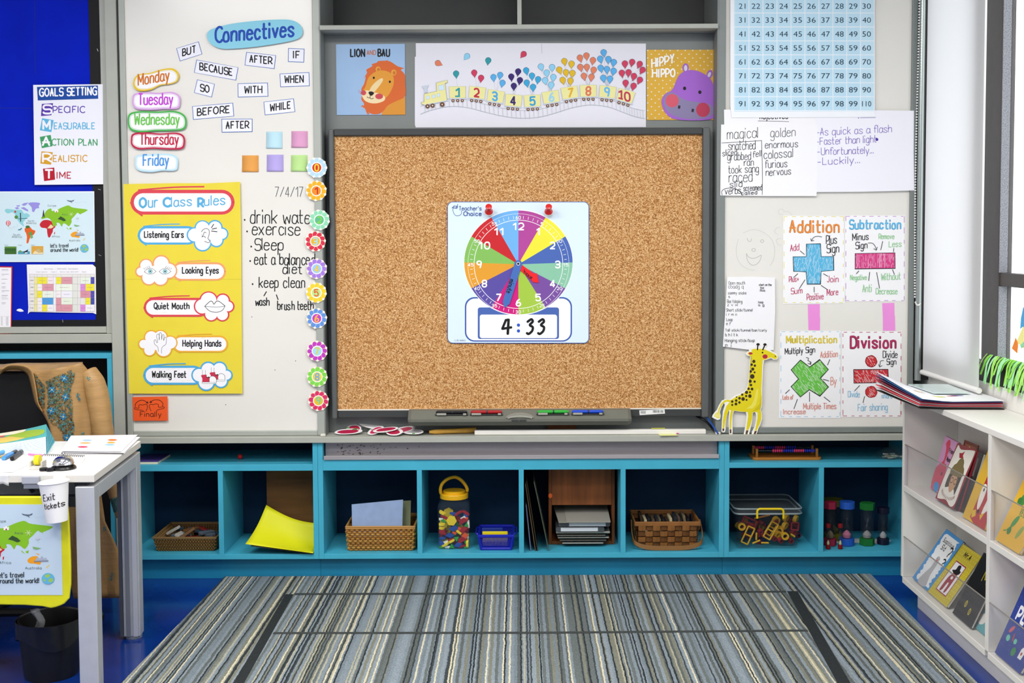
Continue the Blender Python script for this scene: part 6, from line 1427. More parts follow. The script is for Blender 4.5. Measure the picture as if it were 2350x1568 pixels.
for a, b, kd, an, fc in ((440, 828, 'hex', .1, 1), (270, 690, 'hex', .5, 0), (255, 900, 'hex', -.1, 0), (640, 830, 'trap', -.5, 1), (260, 1030, 'trap', .2, 1), (670, 960, 'trap', -.6, 0), (310, 770, 'trap', .5, 0), (570, 690, 'trap', -.5, 0), (700, 690, 'trap', .6, 0),
                         (670, 770, 'thin', -.5, 0), (215, 805, 'thin', 0, 0), (290, 835, 'tri', .3, 0), (715, 905, 'tri', .1, 1), (740, 890, 'thin', 1.5, 0), (470, 975, 'rho', 0, 1), (410, 1090, 'rho', 0, 1), (560, 1260, 'rho', -.3, 1), (260, 1150, 'rho', 0, 0), (530, 960, 'rho', .6, 0),
                         (590, 980, 'sq', .6, 0), (685, 1100, 'sq', .75, 1), (580, 1035, 'hex', .6, 0), (600, 1075, 'tri', .7, 0), (530, 1150, 'tri', 3.1, 1), (490, 1050, 'sq', .5, 0), (620, 1170, 'trap', -.5, 1), (450, 1170, 'trap', -.2, 0), (440, 1195, 'hex', -.5, 0),
                         (350, 1215, 'thin', -.3, 0), (315, 1265, 'hex', -.4, 0), (445, 1290, 'tri', 0, 1), (390, 1350, 'thin', 0, 0), (255, 1345, 'tri', 0, 0), (725, 1250, 'hex', 1.57, 0), (685, 1320, 'tri', 1.57, 0), (625, 1310, 'trap', -.6, 0), (690, 1210, 'tri', 1.2, 0), (730, 790, 'sq', -.4, 0), (715, 745, 'rho', .2, 0),
                         (470, 705, 'rho', .1, 0), (740, 1130, 'thin', .2, 0), (640, 1000, 'trap', -.8, 1), (240, 960, 'hex', .2, 0), (250, 1230, 'rho', .4, 1)):
    u, v = J(a, b); block(u, v, kd, an, fc)
for i in range(40):
    u, v = RN.uniform(1009, 1072), RN.uniform(1180, 1258); block(u, v, RN.choice(['hex', 'trap', 'rho', 'tri', 'trap', 'rho']), RN.uniform(-1, 1), 1, dep=RN.uniform(.035, dj - .03))
# blue basket
Yb = 5.05
def lattice_basket(label, x0, x1, y0, y1, z0, h, fl_, col):
    t = thing('plastic_basket', ((x0 + x1) / 2, (y0 + y1) / 2, z0), label, 'basket'); m = mat(col, 0.3, 0, 0.5); q = MB()
    def side(a0, b0, a1, b1, n, rows):       # bottom a0-b0, top a1-b1
        for i in range(n + 1):
            f = i / n; q.tube([a0.lerp(b0, f), a1.lerp(b1, f)], 0.0014, m, 4)
        for r in range(rows + 1):
            f = r / rows; q.tube([a0.lerp(a1, f), b0.lerp(b1, f)], 0.0013, m, 4)
    V = lambda x, y, z: Vector((x, y, z)); k = fl_
    B = [V(x0, y0, z0), V(x1, y0, z0), V(x1, y1, z0), V(x0, y1, z0)]; T = [V(x0 - k, y0 - k, z0 + h), V(x1 + k, y0 - k, z0 + h), V(x1 + k, y1 + k, z0 + h), V(x0 - k, y1 + k, z0 + h)]
    for i, n in enumerate((26, 26, 26, 26)): side(B[i], B[(i + 1) % 4], T[i], T[(i + 1) % 4], n, 9)
    tag(q.build('lattice_wall', t), kind='stuff')
    q = MB()
    for i in range(4):
        q.tube([B[i], T[i]], 0.006, m, 6)
        j = (i + 1) % 4; a, b = (B[i] + B[j]) / 2, (B[i] * .0 + B[j])
    q.tube(B, 0.006, m, 6, closed=True); q.build('corner_frame', t, smooth=True)
    MB().prism([b + V(0, 0, .002) for b in B], (0, 0, .002), m).build('base', t)
    MB().tube([p for p in T], 0.0075, m, 8, closed=True).build('rim', t, smooth=True)
    for s_ in (-1, 1):
        xx = x0 - k if s_ < 0 else x1 + k; MB().tube(crom([(xx, y0 + .02, z0 + h), (xx + s_ * .012, y0 + .03, z0 + h + .004), (xx + s_ * .012, y1 - .03, z0 + h + .004), (xx, y1 - .02, z0 + h)], 4), 0.004, m, 8).build('handle', t, smooth=True)
    return t
bxx0, bxx1 = P(1104, 1240, Yb).x, P(1173, 1240, Yb).x
lattice_basket('small royal blue plastic basket in the fourth cubby', bxx0, bxx1, Yb, Yb + 0.16, zF + 0.0062, 0.058, 0.010, '#1620a8')
tag(MB().box(P(1107, 1220, 5.07).x, P(1165, 1220, 5.07).x, 5.068, 5.080, zF + 0.015, P(1130, 1222, 5.06).z, mat('#e8d21e', 0.4)).build('yellow_box', bevel=0.002), 'yellow box in the small blue basket', 'box')
tag(MB().box(P(1106, 1220, 5.11).x, P(1154, 1220, 5.11).x, 5.10, 5.12, zF + 0.015, P(1130, 1213, 5.1).z, mat('#1f3486', 0.4)).build('blue_box', bevel=0.002), 'dark blue box at the back of the small blue basket', 'box')
# fifth cubby: leaning boards, wooden tray box, slates and laptops
def board_lean(u0, v0, u1, v1, th, col, lab):
    a, b = P(u0, v0, 5.03), P(u1, v1, 5.03); a.z = zF; t_ = Vector((th, 0, 0)); n = (b - a).normalized()
    m = mat(col, 0.6); pts = [a, a + t_, b + t_, b]
    o = MB().prism(pts, (0, 0.30, 0), m, mat(col, 0.6)).build('leaning_board', bevel=0.001); tag(o, lab, 'board', 'boards leaning in the fifth cubby')
board_lean(1217, 1257, 1206, 1160, .005, '#5d6a88', 'blue grey folder leaning leftmost in the fifth cubby')
board_lean(1228, 1262, 1205, 1112, .004, '#5a4a34', 'brown edged board leaning left in the fifth cubby'); board_lean(1233, 1262, 1208, 1106, .003, '#3a3226', 'dark board leaning beside the brown edged board')
board_lean(1258.5, 1262, 1225, 1108, .0025, '#5c6455', 'thin grey green board leaning rightmost in the fifth cubby')
Yw = 5.14; bw = thing('wooden_crate', P(1336, 1200, Yw), 'brown wooden crate with an orange dot holding flat cases in the fifth cubby', 'crate')
wx0, wx1 = P(1259, 1200, Yw).x, P(1411, 1200, Yw).x; wz1 = Z5(1078.5) - 0.004; M_w2 = mat('#6a3a18', 0.5, var=0.25, scale=5, stretch=(8, 1, 1)); M_w3 = mat('#7c4722', 0.5, var=0.3, scale=4, stretch=(9, 1, 0.7))
part_box('side_board', bw, wx0, wx0 + 0.014, Yw, 5.355, zF, wz1, M_w2); part_box('side_board', bw, wx1 - 0.014, wx1, Yw, 5.355, zF, wz1, M_w2)
part_box('bottom_board', bw, wx0 + .0142, wx1 - .0142, Yw, 5.355, zF, zF + 0.014, M_w2); zmid = P(1336, 1160, Yw).z
part_box('front_panel', bw, wx0 + .0142, wx1 - .0142, Yw + .004, Yw + .012, zmid, wz1, M_w3)
s = Sheet(wall(Yw - 0.0005)); s.base(ellipse(1263, 1138, 4.6, 5.5), '#f0682a', 0.0004); s.build('orange_dot', bw)
zz = zF + 0.0146; xs_ = [(1290, 1385), (1284, 1392), (1280, 1398), (1278, 1390), (1276, 1400)]
for i, (u0, u1) in enumerate(xs_):
    t = 0.006 if i < 4 else 0.009; x0_, x1_ = P(u0, 1230, 5.1).x, P(u1, 1230, 5.1).x
    o = MB().box(x0_, x1_, 5.09 + 0.004 * (i % 3), 5.32, zz, zz + t, mat(['#8a8a84', '#4a4a46', '#9a988e', '#55544e', '#a4a298'][i], 0.35, 0.3)).build('flat_case', bevel=0.003); tag(o, ['lowest pale grey', 'dark grey second lowest', 'pale third lowest', 'dark brown grey', 'greenish grey'][i] + ' flat case in the stack inside the wooden crate', 'flat case', 'flat cases in the crate'); zz += t + 0.0055 if i < 4 else t
    zz += 0
for i, (u0, u1, a0, a1) in enumerate(((1276, 1387, 1287, 1372), (1282, 1400, 1306, 1390))):
    zz += 0.002; x0_, x1_ = P(u0, 1205, 5.085).x, P(u1, 1205, 5.085).x; h = 0.0205
    t = thing('slim_case', ((x0_ + x1_) / 2, 5.2, zz), ('lower' if i == 0 else 'upper') + ' slim silver case with white edge in the crate stack', 'slim case', 'silver cases in the crate')
    pts = [Vector((x, 5.085, z)) for x, z in rrect(x0_, zz, x1_, zz + h, 0.007, 4)]; MB().prism(pts, (0, 0.22, 0), mat('#5f6468', 0.35, 0.5)).build('shell', t)
    MB().box(P(a0, 1205, 5.084).x, P(a1, 1205, 5.084).x, 5.0835, 5.0848, zz + 0.002, zz + h - 0.002, mat('#d4d8de', 0.3)).build('white_edge', t); zz += h
z1_ = zz + 0.003
a = [P(1270, 1163, 5.26), P(1392, 1163, 5.26), P(1401, 1190, 5.06), P(1282, 1194, 5.06)]
for p in a[2:]: p.z = z1_
o = MB().prism(a, (0, 0, 0.003), mat('#b4b0a4', 0.3, 0.4, 0.5)).build('grey_slate'); tag(o, 'sloping grey sheet on top of the stack in the crate', 'sheet')
a2 = [p + Vector((0, -.002, .0035)) for p in (P(1294, 1163, 5.26), P(1393, 1162, 5.26), a[2], a[3].lerp(a[2], .15))]
o = MB().prism(a2, (0, 0, 0.002), mat('#c2beb2', 0.3, 0.4, 0.5)).build('grey_slate'); tag(o, 'shorter grey sheet lying over the sloping grey sheet in the crate', 'sheet')
# sixth cubby: splint basket with handle
gx0, gx1 = P(1464, 1220, 5.08).x, P(1598, 1220, 5.08).x
def splint(label, x0, x1, y0, y1, z0, h):
    t = thing('splint_basket', ((x0 + x1) / 2, (y0 + y1) / 2, z0), label, 'basket'); m1, m2 = mat('#8a5a2c', 0.55, var=0.15, scale=30), mat('#6c4420', 0.6, var=0.15, scale=30)
    k = 0.012; q = MB(); rows = 4; n = 8
    for r in range(rows):
        za, zb_ = z0 + h * (r + .06) / rows, z0 + h * (r + .94) / rows
        for (ax, ay, bx_, by, nx, ny, m) in ((x0, y0, x1, y0, 0, -1, n), (x1, y0, x1, y1, 1, 0, 8), (x0, y1, x1, y1, 0, 1, n), (x0, y0, x0, y1, -1, 0, 8)):
            for i in range(m):
                o = 0.004 if (i + r) % 2 else -0.002
                pts = []
                for f in (0.02, 0.5, 0.98):
                    g = (i + f) / m; bulge = o + (0.003 if f == .5 else 0); pts.append((ax + (bx_ - ax) * g + nx * bulge, ay + (by - ay) * g + ny * bulge))
                for (p0, p1) in zip(pts, pts[1:]):
                    e0, e1 = k * (za - z0) / h, k * (zb_ - z0) / h
                    q.face([(p0[0] + nx * e0, p0[1] + ny * e0, za), (p1[0] + nx * e0, p1[1] + ny * e0, za), (p1[0] + nx * e1, p1[1] + ny * e1, zb_), (p0[0] + nx * e1, p0[1] + ny * e1, zb_)], m1 if o > 0 else m2)
    tag(q.build('woven_wall', t, solid=0.002), kind='stuff')
    MB().box(x0 + .003, x1 - .003, y0 + .003, y1 - .003, z0, z0 + h * .96, m2).build('lining', t) if False else None
    for (a0, a1, b0, b1) in ((x0 - k - .005, x1 + k + .005, y0 - k - .006, y0 - k + .002), (x0 - k - .005, x1 + k + .005, y1 + k - .002, y1 + k + .006), (x0 - k - .006, x0 - k + .002, y0 - k, y1 + k), (x1 + k - .002, x1 + k + .006, y0 - k, y1 + k)):
        MB().box(a0, a1, b0, b1, z0 + h - .004, z0 + h + .016, m1).build('rim_band', t, bevel=.003)
    MB().box(x0, x1, y0, y1, z0 - 0.0, z0 + .004, m2).build('base', t)
    hx = (x1 - x0) / 2 + k + .012; cx_ = (x0 + x1) / 2
    pts = crom([(cx_ - hx, y0 + .05, z0 + h), (cx_ - hx - .002, y0 - .005, z0 + h * .55), (cx_ - hx + .012, y0 - .035, z0 + .028), (cx_ - hx * .55, y0 - .045, z0 + .012), (cx_, y0 - .046, z0 + .010), (cx_ + hx * .55, y0 - .045, z0 + .012), (cx_ + hx - .012, y0 - .035, z0 + .028), (cx_ + hx + .002, y0 - .005, z0 + h * .55), (cx_ + hx, y0 + .05, z0 + h)], 5)
    q = MB(); m3 = mat('#7c5426', 0.5)
    for i in range(len(pts) - 1):
        a, b = Vector(pts[i]), Vector(pts[i + 1]); w_ = Vector((0, .003, .009))
        q.face([a - w_, b - w_, b + w_, a + w_], m3)
    q.build('swing_handle', t, solid=0.004)
    return t
hb = P(1530, 1200, 5.07).z - zF - .01
splint('brown splint basket with lowered handle in the sixth cubby', gx0, gx1, 5.08, 5.28, zF, hb)
for i in range(14):
    x = gx0 + .015 + (gx1 - gx0 - .03) * (i + .5) / 14; c = ['#3a2c20', '#c8b890', '#20242a', '#5a4a3a', '#2a2a2e', '#7a6a50', '#1c1e22'][i % 7]; z = zF + hb - .02 + RN.uniform(0, .035); nm = ['dark brown', 'cream', 'black', 'brown', 'charcoal', 'tan', 'black'][i % 7]
    M = Matrix.Translation((x, 5.18 + RN.uniform(-.05, .05), z)) @ Matrix.Rotation(RN.uniform(-.15, .15), 4, 'Y')
    o = MB().box(-.006, .006, -.05, .05, -.05, .02, mat(c, .6), M).build('book_piece', bevel=.001); tag(o, nm + ' thin booklet standing in the splint basket', 'booklet', nm + ' booklets in the splint basket')
# right unit: abacus on the upper shelf
Ya = 5.05; ab = thing('bead_abacus', P(1806, 1058, Ya), 'small wooden bead rack with pink and blue beads on the right shelf', 'abacus')
ax0, ax1 = P(1728, 1058, Ya).x, P(1887, 1058, Ya).x; M_ab = mat('#b8742c', 0.4, var=0.15, scale=10, stretch=(1, 6, 6))
MB().prism([Vector((x, y, zSR)) for x, y in rrect(ax0, Ya, ax1, Ya + .12, .02, 4)], (0, 0, .012), M_ab).build('base', ab, bevel=.002)
for x in (P(1738, 1040, Ya).x, P(1876, 1040, Ya).x):
    for y in (Ya + .012, Ya + .09): part_box('post', ab, x - .005, x + .005, y - .005, y + .005, zSR + .0122, zSR + .05, M_ab, .001)
for r, y in enumerate((Ya + .012, Ya + .09)):
    zr_ = zSR + .040; MB().tube([(P(1738, 1040, Ya).x, y, zr_), (P(1876, 1040, Ya).x, y, zr_)], .0012, mat('#8a8a8a', .3, .8), 6).build('wire', ab)
    for i in range(20):
        xx = P(1776 + i * 4.93 if r == 0 else 1742 + i * 4.93, 1040, Ya).x
        b_ = MB().sphere((xx, y, zr_), .0078, mat(('#ee3a72' if (i // 5) % 2 == 0 else '#2230c0'), .3), 10, 6, (.55, 1, 1)).build('bead', ab, smooth=True)
# bag of small parts
pb = thing('plastic_bag', on(2050, 1058, zSR), 'clear plastic bag of metal pieces at the right end of the upper shelf', 'bag')
bc = P(2052, 1050, 5.06)
MB().grid(lambda a, b: Vector((bc.x - .065 + .13 * a, 5.03 + .12 * b, zSR + .006 + .05 * math.sin(PI * a) ** .8 * math.sin(PI * b) ** .6 + .004 * math.sin(17 * a + 9 * b))), 14, 10, clear('bag_film', (.2, .22, .22, 1), .10, .1, .8)).build('film', pb, smooth=True)
for i in range(12):
    M = Matrix.Translation((bc.x + RN.uniform(-.035, .035), 5.07 + RN.uniform(-.02, .03), zSR + .006 + .004 * (i % 4))) @ Matrix.Rotation(RN.uniform(-.5, .5), 4, 'Z')
    o = MB().box(-.012, .012, -.004, .004, -.003, .003, mat('#c8c4ae', .3, .6), M).build('metal_piece'); tag(o, 'pale metal piece in the clear plastic bag', 'metal piece', 'metal pieces in the bag')
# clear tub with lid
Yt = 5.05; tx0, tx1 = P(1692, 1200, Yt).x, P(1834, 1200, Yt).x
tb = thing('storage_tub', ((tx0 + tx1) / 2, Yt + .13, zF), 'clear lidded plastic tub of yellow and red building pieces', 'tub')
zt1 = P(1760, 1180, Yt).z; M_tub = clear('clear_tub', (.06, .07, .08, 1), .16, .1, .7); dp = .26
def tsec(z, e): return [Vector((x, y, z)) for x, y in rrect(tx0 - e, Yt - e, tx1 + e, Yt + dp + e, .02, 4)]
loft(MB(), [tsec(zF, -.006), tsec(zF + .01, 0), tsec(zt1, .006)], M_tub).build('tub_body', tb, smooth=30)
zl_ = P(1760, 1166, Yt).z
loft(MB(), [tsec(zt1 + .0006, .012), tsec(zl_ - .004, .013), tsec(zl_, .006), tsec(zl_ + .004, -.01)], clear('tub_lid', (.10, .12, .13, 1), .30, .15, .8)).build('lid', tb, smooth=30)
M_yel = mat('#e6c81a', .35)
lidp = [o for o in kids(tb) if o.name.startswith('lid')][0]
for z_, r_ in ((zt1 + .003, .004), (zl_ - .002, .0035)): MB().tube([Vector((x, y, z_)) for x, y in rrect(tx0 - .013, Yt - .013, tx1 + .013, Yt + dp + .013, .03, 5)], r_, clear('lid_rim', (.42, .50, .52, 1), .55, .2, .8), 8, closed=True).build('lid_rim', lidp, smooth=True)
MB().tube(crom([P(u, v, Yt - .014) for u, v in xy('1738,1190 1738,1174 1742,1169 1752,1168.5 1768,1168.5 1786,1168.5 1794,1169 1798,1174 1798,1190')], 4), .005, M_yel, 10).build('handle', tb, smooth=True)
T7 = lambda a, b: (1660 + a / 9.8, 1120 + b / 9.8)
def piece_frame(a, b, w_, h_, ang, col, lab, dep=.012, bars=1, t=6.5):
    """ladder shaped piece"""
    u, v = T7(a, b); q = MB(); c, s_ = math.cos(ang), math.sin(ang); sc_ = 1 / 9.8 / 534
    pp_ = P(u, v, Yt + dep); R_ = lambda x, y: Vector((pp_.x + (x * c - y * s_) * sc_, Yt + dep + .01, pp_.z - (x * s_ + y * c) * sc_))
    r = t * 3 * sc_
    for A_, B_ in (((-w_, -h_), (w_, -h_)), ((w_, -h_), (w_, h_)), ((w_, h_), (-w_, h_)), ((-w_, h_), (-w_, -h_))) + ((((-w_, 0), (w_, 0)),) if bars else ()): q.tube([R_(*A_), R_(*B_)], r, mat(col, .4), 6)
    tag(q.build('building_piece'), lab, 'building piece', 'building pieces in the tub')
def piece_ring(a, b, r0, col, lab, dep=.012, tilt=0.0):
    u, v = T7(a, b); pp_ = P(u, v, Yt + dep); pp_.y = Yt + dep + .012; k = r0 / 9.8 / 534
    M = Matrix.Rotation(PI / 2, 4, 'X') if not tilt else Matrix.Rotation(tilt, 4, 'Z') @ Matrix.Rotation(PI / 2 + .3, 4, 'X')
    q = MB(); h = .008; prof = [(k, -h), (k, h), (k * .55, h), (k * .55, -h), (k, -h)]; q.lathe(prof, pp_, mat(col, .4), 20, M, cap=False)
    tag(q.build('building_piece', smooth=30), lab, 'building piece', 'building pieces in the tub')
def piece_rod(a, b, a2, b2, col, lab, dep=.012):
    A_, B_ = P(*T7(a, b), Yt + dep), P(*T7(a2, b2), Yt + dep); tag(MB().tube([A_, B_], .0042, mat(col, .4), 8).build('building_piece', smooth=True), lab, 'building piece', 'building pieces in the tub')
YP_, RP_ = '#d9a81e', '#8e1c26'
piece_frame(565, 1080, 80, 200, .43, YP_, 'large yellow ladder piece at the lower left of the clear tub'); piece_frame(1080, 975, 85, 200, .52, YP_, 'large yellow ladder piece in the middle of the clear tub', .016)
piece_frame(1100, 900, 75, 190, .55, YP_, 'yellow ladder piece behind the middle one in the clear tub', .035); piece_frame(590, 800, 160, 100, .38, RP_, 'red ladder piece at the upper left of the clear tub', .03); piece_frame(1625, 880, 80, 85, .05, RP_, 'square red frame at the right of the clear tub', .02, 0)
for a, b, c, l, tl in ((425, 885, YP_, 'yellow ring at the far left of the clear tub', 0), (1400, 1100, YP_, 'yellow ring at the lower right of the clear tub', 0), (1400, 860, YP_, 'tilted yellow ring right of the middle ladder piece', .8), (1290, 960, YP_, 'tilted yellow ring touching the middle ladder piece', -.5), (1225, 1060, YP_, 'low tilted yellow ring beside the middle ladder piece', .5), (1420, 690, YP_, 'yellow ring near the handle right end', .9), (1640, 710, YP_, 'yellow ring at the upper right corner of the tub', 1.0), (1200, 740, YP_, 'yellow ring behind the handle', .3)): piece_ring(a, b, 88, c, l, .014 if tl == 0 else .035, tl)
for a, b, l in ((1530, 1205, 'red ring at the lower right corner of the tub'), (1185, 780, 'red ring on top of the middle ladder piece'), (1600, 1010, 'red ring under the square red frame'), (1150, 1150, 'red ring low under the middle ladder piece'), (840, 1000, 'red ring left of the middle ladder piece'), (620, 880, 'red ring behind the lower left ladder piece'), (1300, 1200, 'red ring near the tub bottom middle')): piece_ring(a, b, 62, RP_, l, .03, .4)
piece_rod(748, 1010, 740, 1170, YP_, 'upright yellow rod in the clear tub'); piece_rod(655, 1250, 825, 1180, YP_, 'slanting yellow rod on the tub bottom'); piece_rod(850, 1235, 1020, 1240, YP_, 'level yellow rod on the tub bottom'); piece_rod(700, 690, 1050, 610, '#b8742a', 'long ochre rod under the tub lid', .04)
piece_rod(1520, 1040, 1610, 1100, YP_, 'short yellow rod below the square red frame', .03); piece_rod(800, 930, 810, 1100, RP_, 'upright red rod left of the middle ladder piece', .04); piece_rod(870, 930, 880, 1100, RP_, 'second upright red rod next to the first one', .04)
for i in range(62):
    a, b = RN.uniform(330, 1700), RN.uniform(760, 1230); nm, c = RN.choice([('red', RP_), ('red', '#701820'), ('dark blue', '#1c2660'), ('yellow', '#a8841a')])
    piece_ring(a, b, RN.uniform(50, 75), c, nm + ' ring deep inside the clear tub', RN.uniform(.06, .2), RN.uniform(-1, 1))
# sand timers
s = Sheet(lambda x, y, h: PZ(x, y, zF + h)); s.base(xy('1892,1240 1960,1236 2040,1238 2046,1242 2030,1249 1960,1246 1900,1247'), '#c9ccd2', .0006); tag(s.build('paper_sheet'), 'white paper sheet under the sand timers', 'paper sheet')
def timer(u, v, vt, hw, col, sand, lab, y, hexa=True):
    z0 = zF + .0012; x = P(u, v, y).x; h = (P(u, vt, y).z - z0); r = hw / 534 * y / 5
    t = thing('sand_timer', (x, y + r, z0), lab, 'sand timer', 'sand timers in the right cubby'); c = (x, y + r, z0); n = 6 if hexa else 20; m = mat(col, .35)
    e = h * .155
    MB().lathe([(r, 0), (r, e)], c, m, n).build('base_cap', t, bevel=.001); MB().lathe([(r, h - e), (r, h)], c, m, n).build('top_cap', t, bevel=.001)
    g = clear('timer_glass', (.05, .06, .07, 1), .10, .04, .8)
    MB().lathe([(r * .86, e), (r * .86, h - e)], c, g, 20, cap=False).build('outer_tube', t, smooth=True)
    zz_ = lambda f: e + (h - 2 * e) * f
    MB().lathe([(r * .55, zz_(.02)), (r * .6, zz_(.2)), (r * .4, zz_(.38)), (r * .1, zz_(.5)), (r * .4, zz_(.62)), (r * .6, zz_(.8)), (r * .55, zz_(.98))], c, g, 16, cap=False).build('glass_bulb', t, smooth=True)
    gb = [o for o in kids(t) if o.name.startswith('glass_bulb')][0]
    MB().lathe([(r * .5, zz_(.02)), (r * .56, zz_(.12)), (r * .3, zz_(.22)), (.0005, zz_(.27))], c, mat(sand, .8), 14).build('sand', gb, smooth=True)
T3 = lambda a, b: (1640 + a / 4.355, 980 + b / 4.355)
timer(1909, 1241, 1155, 15, '#9c2440', '#8a7a5a', 'large sand timer with crimson ends', 5.08); timer(1948, 1240, 1155, 17.5, '#2458b8', '#d880a0', 'large sand timer with blue ends', 5.08, False)
timer(1995, 1241, 1158, 18, '#1c6a2c', '#9a9a9a', 'large sand timer with green ends', 5.08); timer(2031, 1238, 1168, 14, '#14122a', '#b8b4b8', 'large sand timer with dark violet ends at the right', 5.10, False); timer(1918, 1236, 1150, 22, '#6a6a14', '#6a6a2a', 'olive ended sand timer behind the crimson one', 5.17, False)
timer(1902, 1243.5, 1204, 5.5, '#7a1418', '#d8d8a0', 'tiny red ended sand timer at the left front', 5.035, False); timer(1930, 1243.5, 1204, 5.5, '#7a1418', '#d8d8a0', 'tiny red ended sand timer in front of the blue one', 5.035, False)
# ================================================================ carpet with tape lines
def carpet(nt, tc):
    o = tc.outputs['Object']
    dis = tex(nt, 'Noise', mapping(nt, o, (3, 9, 3)), Scale=2.0, Detail=2.0)
    sx = nt.nodes.new('ShaderNodeSeparateXYZ'); nt.links.new(o, sx.inputs[0])
    ad = nt.nodes.new('ShaderNodeMath'); ad.operation = 'MULTIPLY_ADD'; ad.inputs[1].default_value = 0.007
    nt.links.new(dis.outputs[0], ad.inputs[0]); nt.links.new(sx.outputs[0], ad.inputs[2])
    fz = tex(nt, 'Noise', mapping(nt, o, (1, 0.5, 1)), Scale=110.0, Detail=2.0)
    ad2 = nt.nodes.new('ShaderNodeMath'); ad2.operation = 'MULTIPLY_ADD'; ad2.inputs[1].default_value = 0.006
    nt.links.new(fz.outputs[0], ad2.inputs[0]); nt.links.new(ad.outputs[0], ad2.inputs[2])
    def stripe(freq, seed):
        m = nt.nodes.new('ShaderNodeMath'); m.operation = 'MULTIPLY_ADD'; m.inputs[1].default_value = freq; m.inputs[2].default_value = seed
        nt.links.new(ad2.outputs[0], m.inputs[0]); f = nt.nodes.new('ShaderNodeMath'); f.operation = 'FLOOR'; nt.links.new(m.outputs[0], f.inputs[0])
        wn = nt.nodes.new('ShaderNodeTexWhiteNoise'); wn.noise_dimensions = '1D'; nt.links.new(f.outputs[0], wn.inputs['W']); return wn.outputs['Value']
    wide = ramp(nt, stripe(92, 3.3), [(0.0, '#8a969e'), (0.22, '#6f7776'), (0.38, '#86887a'), (0.54, '#94a0a8'), (0.74, '#666d6c'), (0.86, '#7f8b93')], 'CONSTANT')
    thin = stripe(176, 11.7)
    isd = ramp(nt, thin, [(0.0, '#000000'), (0.72, '#ffffff')], 'CONSTANT')
    tcol = ramp(nt, thin, [(0.0, '#1f2426'), (0.72, '#343a3d'), (0.80, '#464d50'), (0.88, '#ded7ba'), (0.94, '#b6b39c')], 'CONSTANT')
    mx = nt.nodes.new('ShaderNodeMix'); mx.data_type = 'RGBA'; nt.links.new(isd, mx.inputs[0]); nt.links.new(wide, mx.inputs[6]); nt.links.new(tcol, mx.inputs[7])
    pile = tex(nt, 'Noise', o, Scale=420.0, Detail=3.0)
    pr = ramp(nt, pile.outputs[0], [(0.3, '#b0b0b0'), (0.6, '#ffffff')])
    m2 = nt.nodes.new('ShaderNodeMix'); m2.data_type = 'RGBA'; m2.blend_type = 'MULTIPLY'; m2.inputs[0].default_value = 1
    nt.links.new(mx.outputs[2], m2.inputs[6]); nt.links.new(pr, m2.inputs[7]); return m2.outputs[2]
M_car = ramp_mat('striped_carpet', carpet, 0.95, 0.05)
bl_, br_ = PZ(517, 1328), PZ(1995, 1320); fl_, fr_ = PZ(285, 1568), PZ(2237, 1568)
dl, dr = (fl_ - bl_) / (bl_.y - fl_.y), (fr_ - br_) / (br_.y - fr_.y)
yb_ = 5.034; yf_ = 2.4
def cpt(l, y):
    a, d = (bl_, dl) if l else (br_, dr); p = a + d * (a.y - y); return Vector((p.x, y, 0.0005))
c4 = [cpt(1, yb_), cpt(1, yf_), cpt(0, yf_), cpt(0, yb_)]
tag(MB().prism(c4, (0, 0, 0.010), M_car).build('carpet', loc=(0, 3.7, 0)), 'large grey carpet with narrow cream and dark stripes and black tape lines', 'carpet')
zcp = 0.0106
def tape(pts, lab, col='#23282a'):
    s = Sheet(lambda x, y, h: PZ(x, y, zcp + h)); s.base(pts, mat(col, 0.8, var=0.2, scale=60), 0.0006); tag(s.build('tape_strip'), lab, 'tape', 'tape lines on the carpet')
def ext(a, b, v): return a + (b - a) * v
tape(xy('655,1364 674,1364 560,1568 536,1568'), 'wide black tape strip on the left of the carpet'); tape(xy('1806,1357 1830,1357 1952,1568 1922,1568'), 'wide black tape strip on the right of the carpet')
tape(xy('676,1361.5 1240,1360 1804,1356 1804,1360 1240,1364.5 676,1366'), 'thin dark tape line across the carpet nearest the cabinets', '#3c4140'); tape(xy('628,1451 1240,1450 1852,1445 1855,1449.5 1240,1455 626,1455.5'), 'second thin dark tape line across the carpet', '#3c4140')

# ================================================================ desk
ZD = 0.735; TD = 0.025
FR, RR = PZ(216, 1090, ZD), PZ(323, 1012, ZD)
M_desk = mat('#eeebe6', 0.45, 0, 0.4, var=0.02, scale=8); M_deske = mat('#dcd8d0', 0.5)
M_leg = mat('#c6c8cc', 0.4, 0.35, 0.4, var=0.03, scale=30); M_legd = mat('#8f949c', 0.4, 0.4, 0.4)
XDL = -2.55
FL_, RL = Vector((XDL, FR.y + 0.0, ZD)), Vector((XDL, RR.y, ZD))
dk = thing('teacher_desk', (-1.9, 3.95, 0), 'white topped teacher desk with grey metal legs at the left', 'desk')
MB().prism([FR - Vector((0, 0, TD)), RR - Vector((0, 0, TD)), RL - Vector((0, 0, TD)), FL_ - Vector((0, 0, TD))], (0, 0, TD), M_desk, M_deske).build('desk_top', dk, bevel=0.002)
zr1 = ZD - TD - 0.014; zr0 = zr1 - 0.048
side = (RR - FR); side.z = 0; sl_ = side.length; sd = side.normalized(); sn = Vector((-sd.y, sd.x, 0))   # sn points left
LW = 0.06
def leg(p, name='leg'):
    q = MB(); a = p; b = p + sd * LW; c = b + sn * LW; d = a + sn * LW
    pts = [a, b, c, d]
    q.prism([Vector((v.x, v.y, 0.012)) for v in pts], (0, 0, zr1 - 0.012), M_leg)
    return q.build(name, dk, bevel=0.003)
leg(Vector((FR.x, FR.y, 0)) + sn * 0.002 + sd * 0.004)
pr_ = Vector((RR.x, RR.y, 0)) - sd * (LW + 0.004) + sn * 0.002
l2 = leg(pr_)
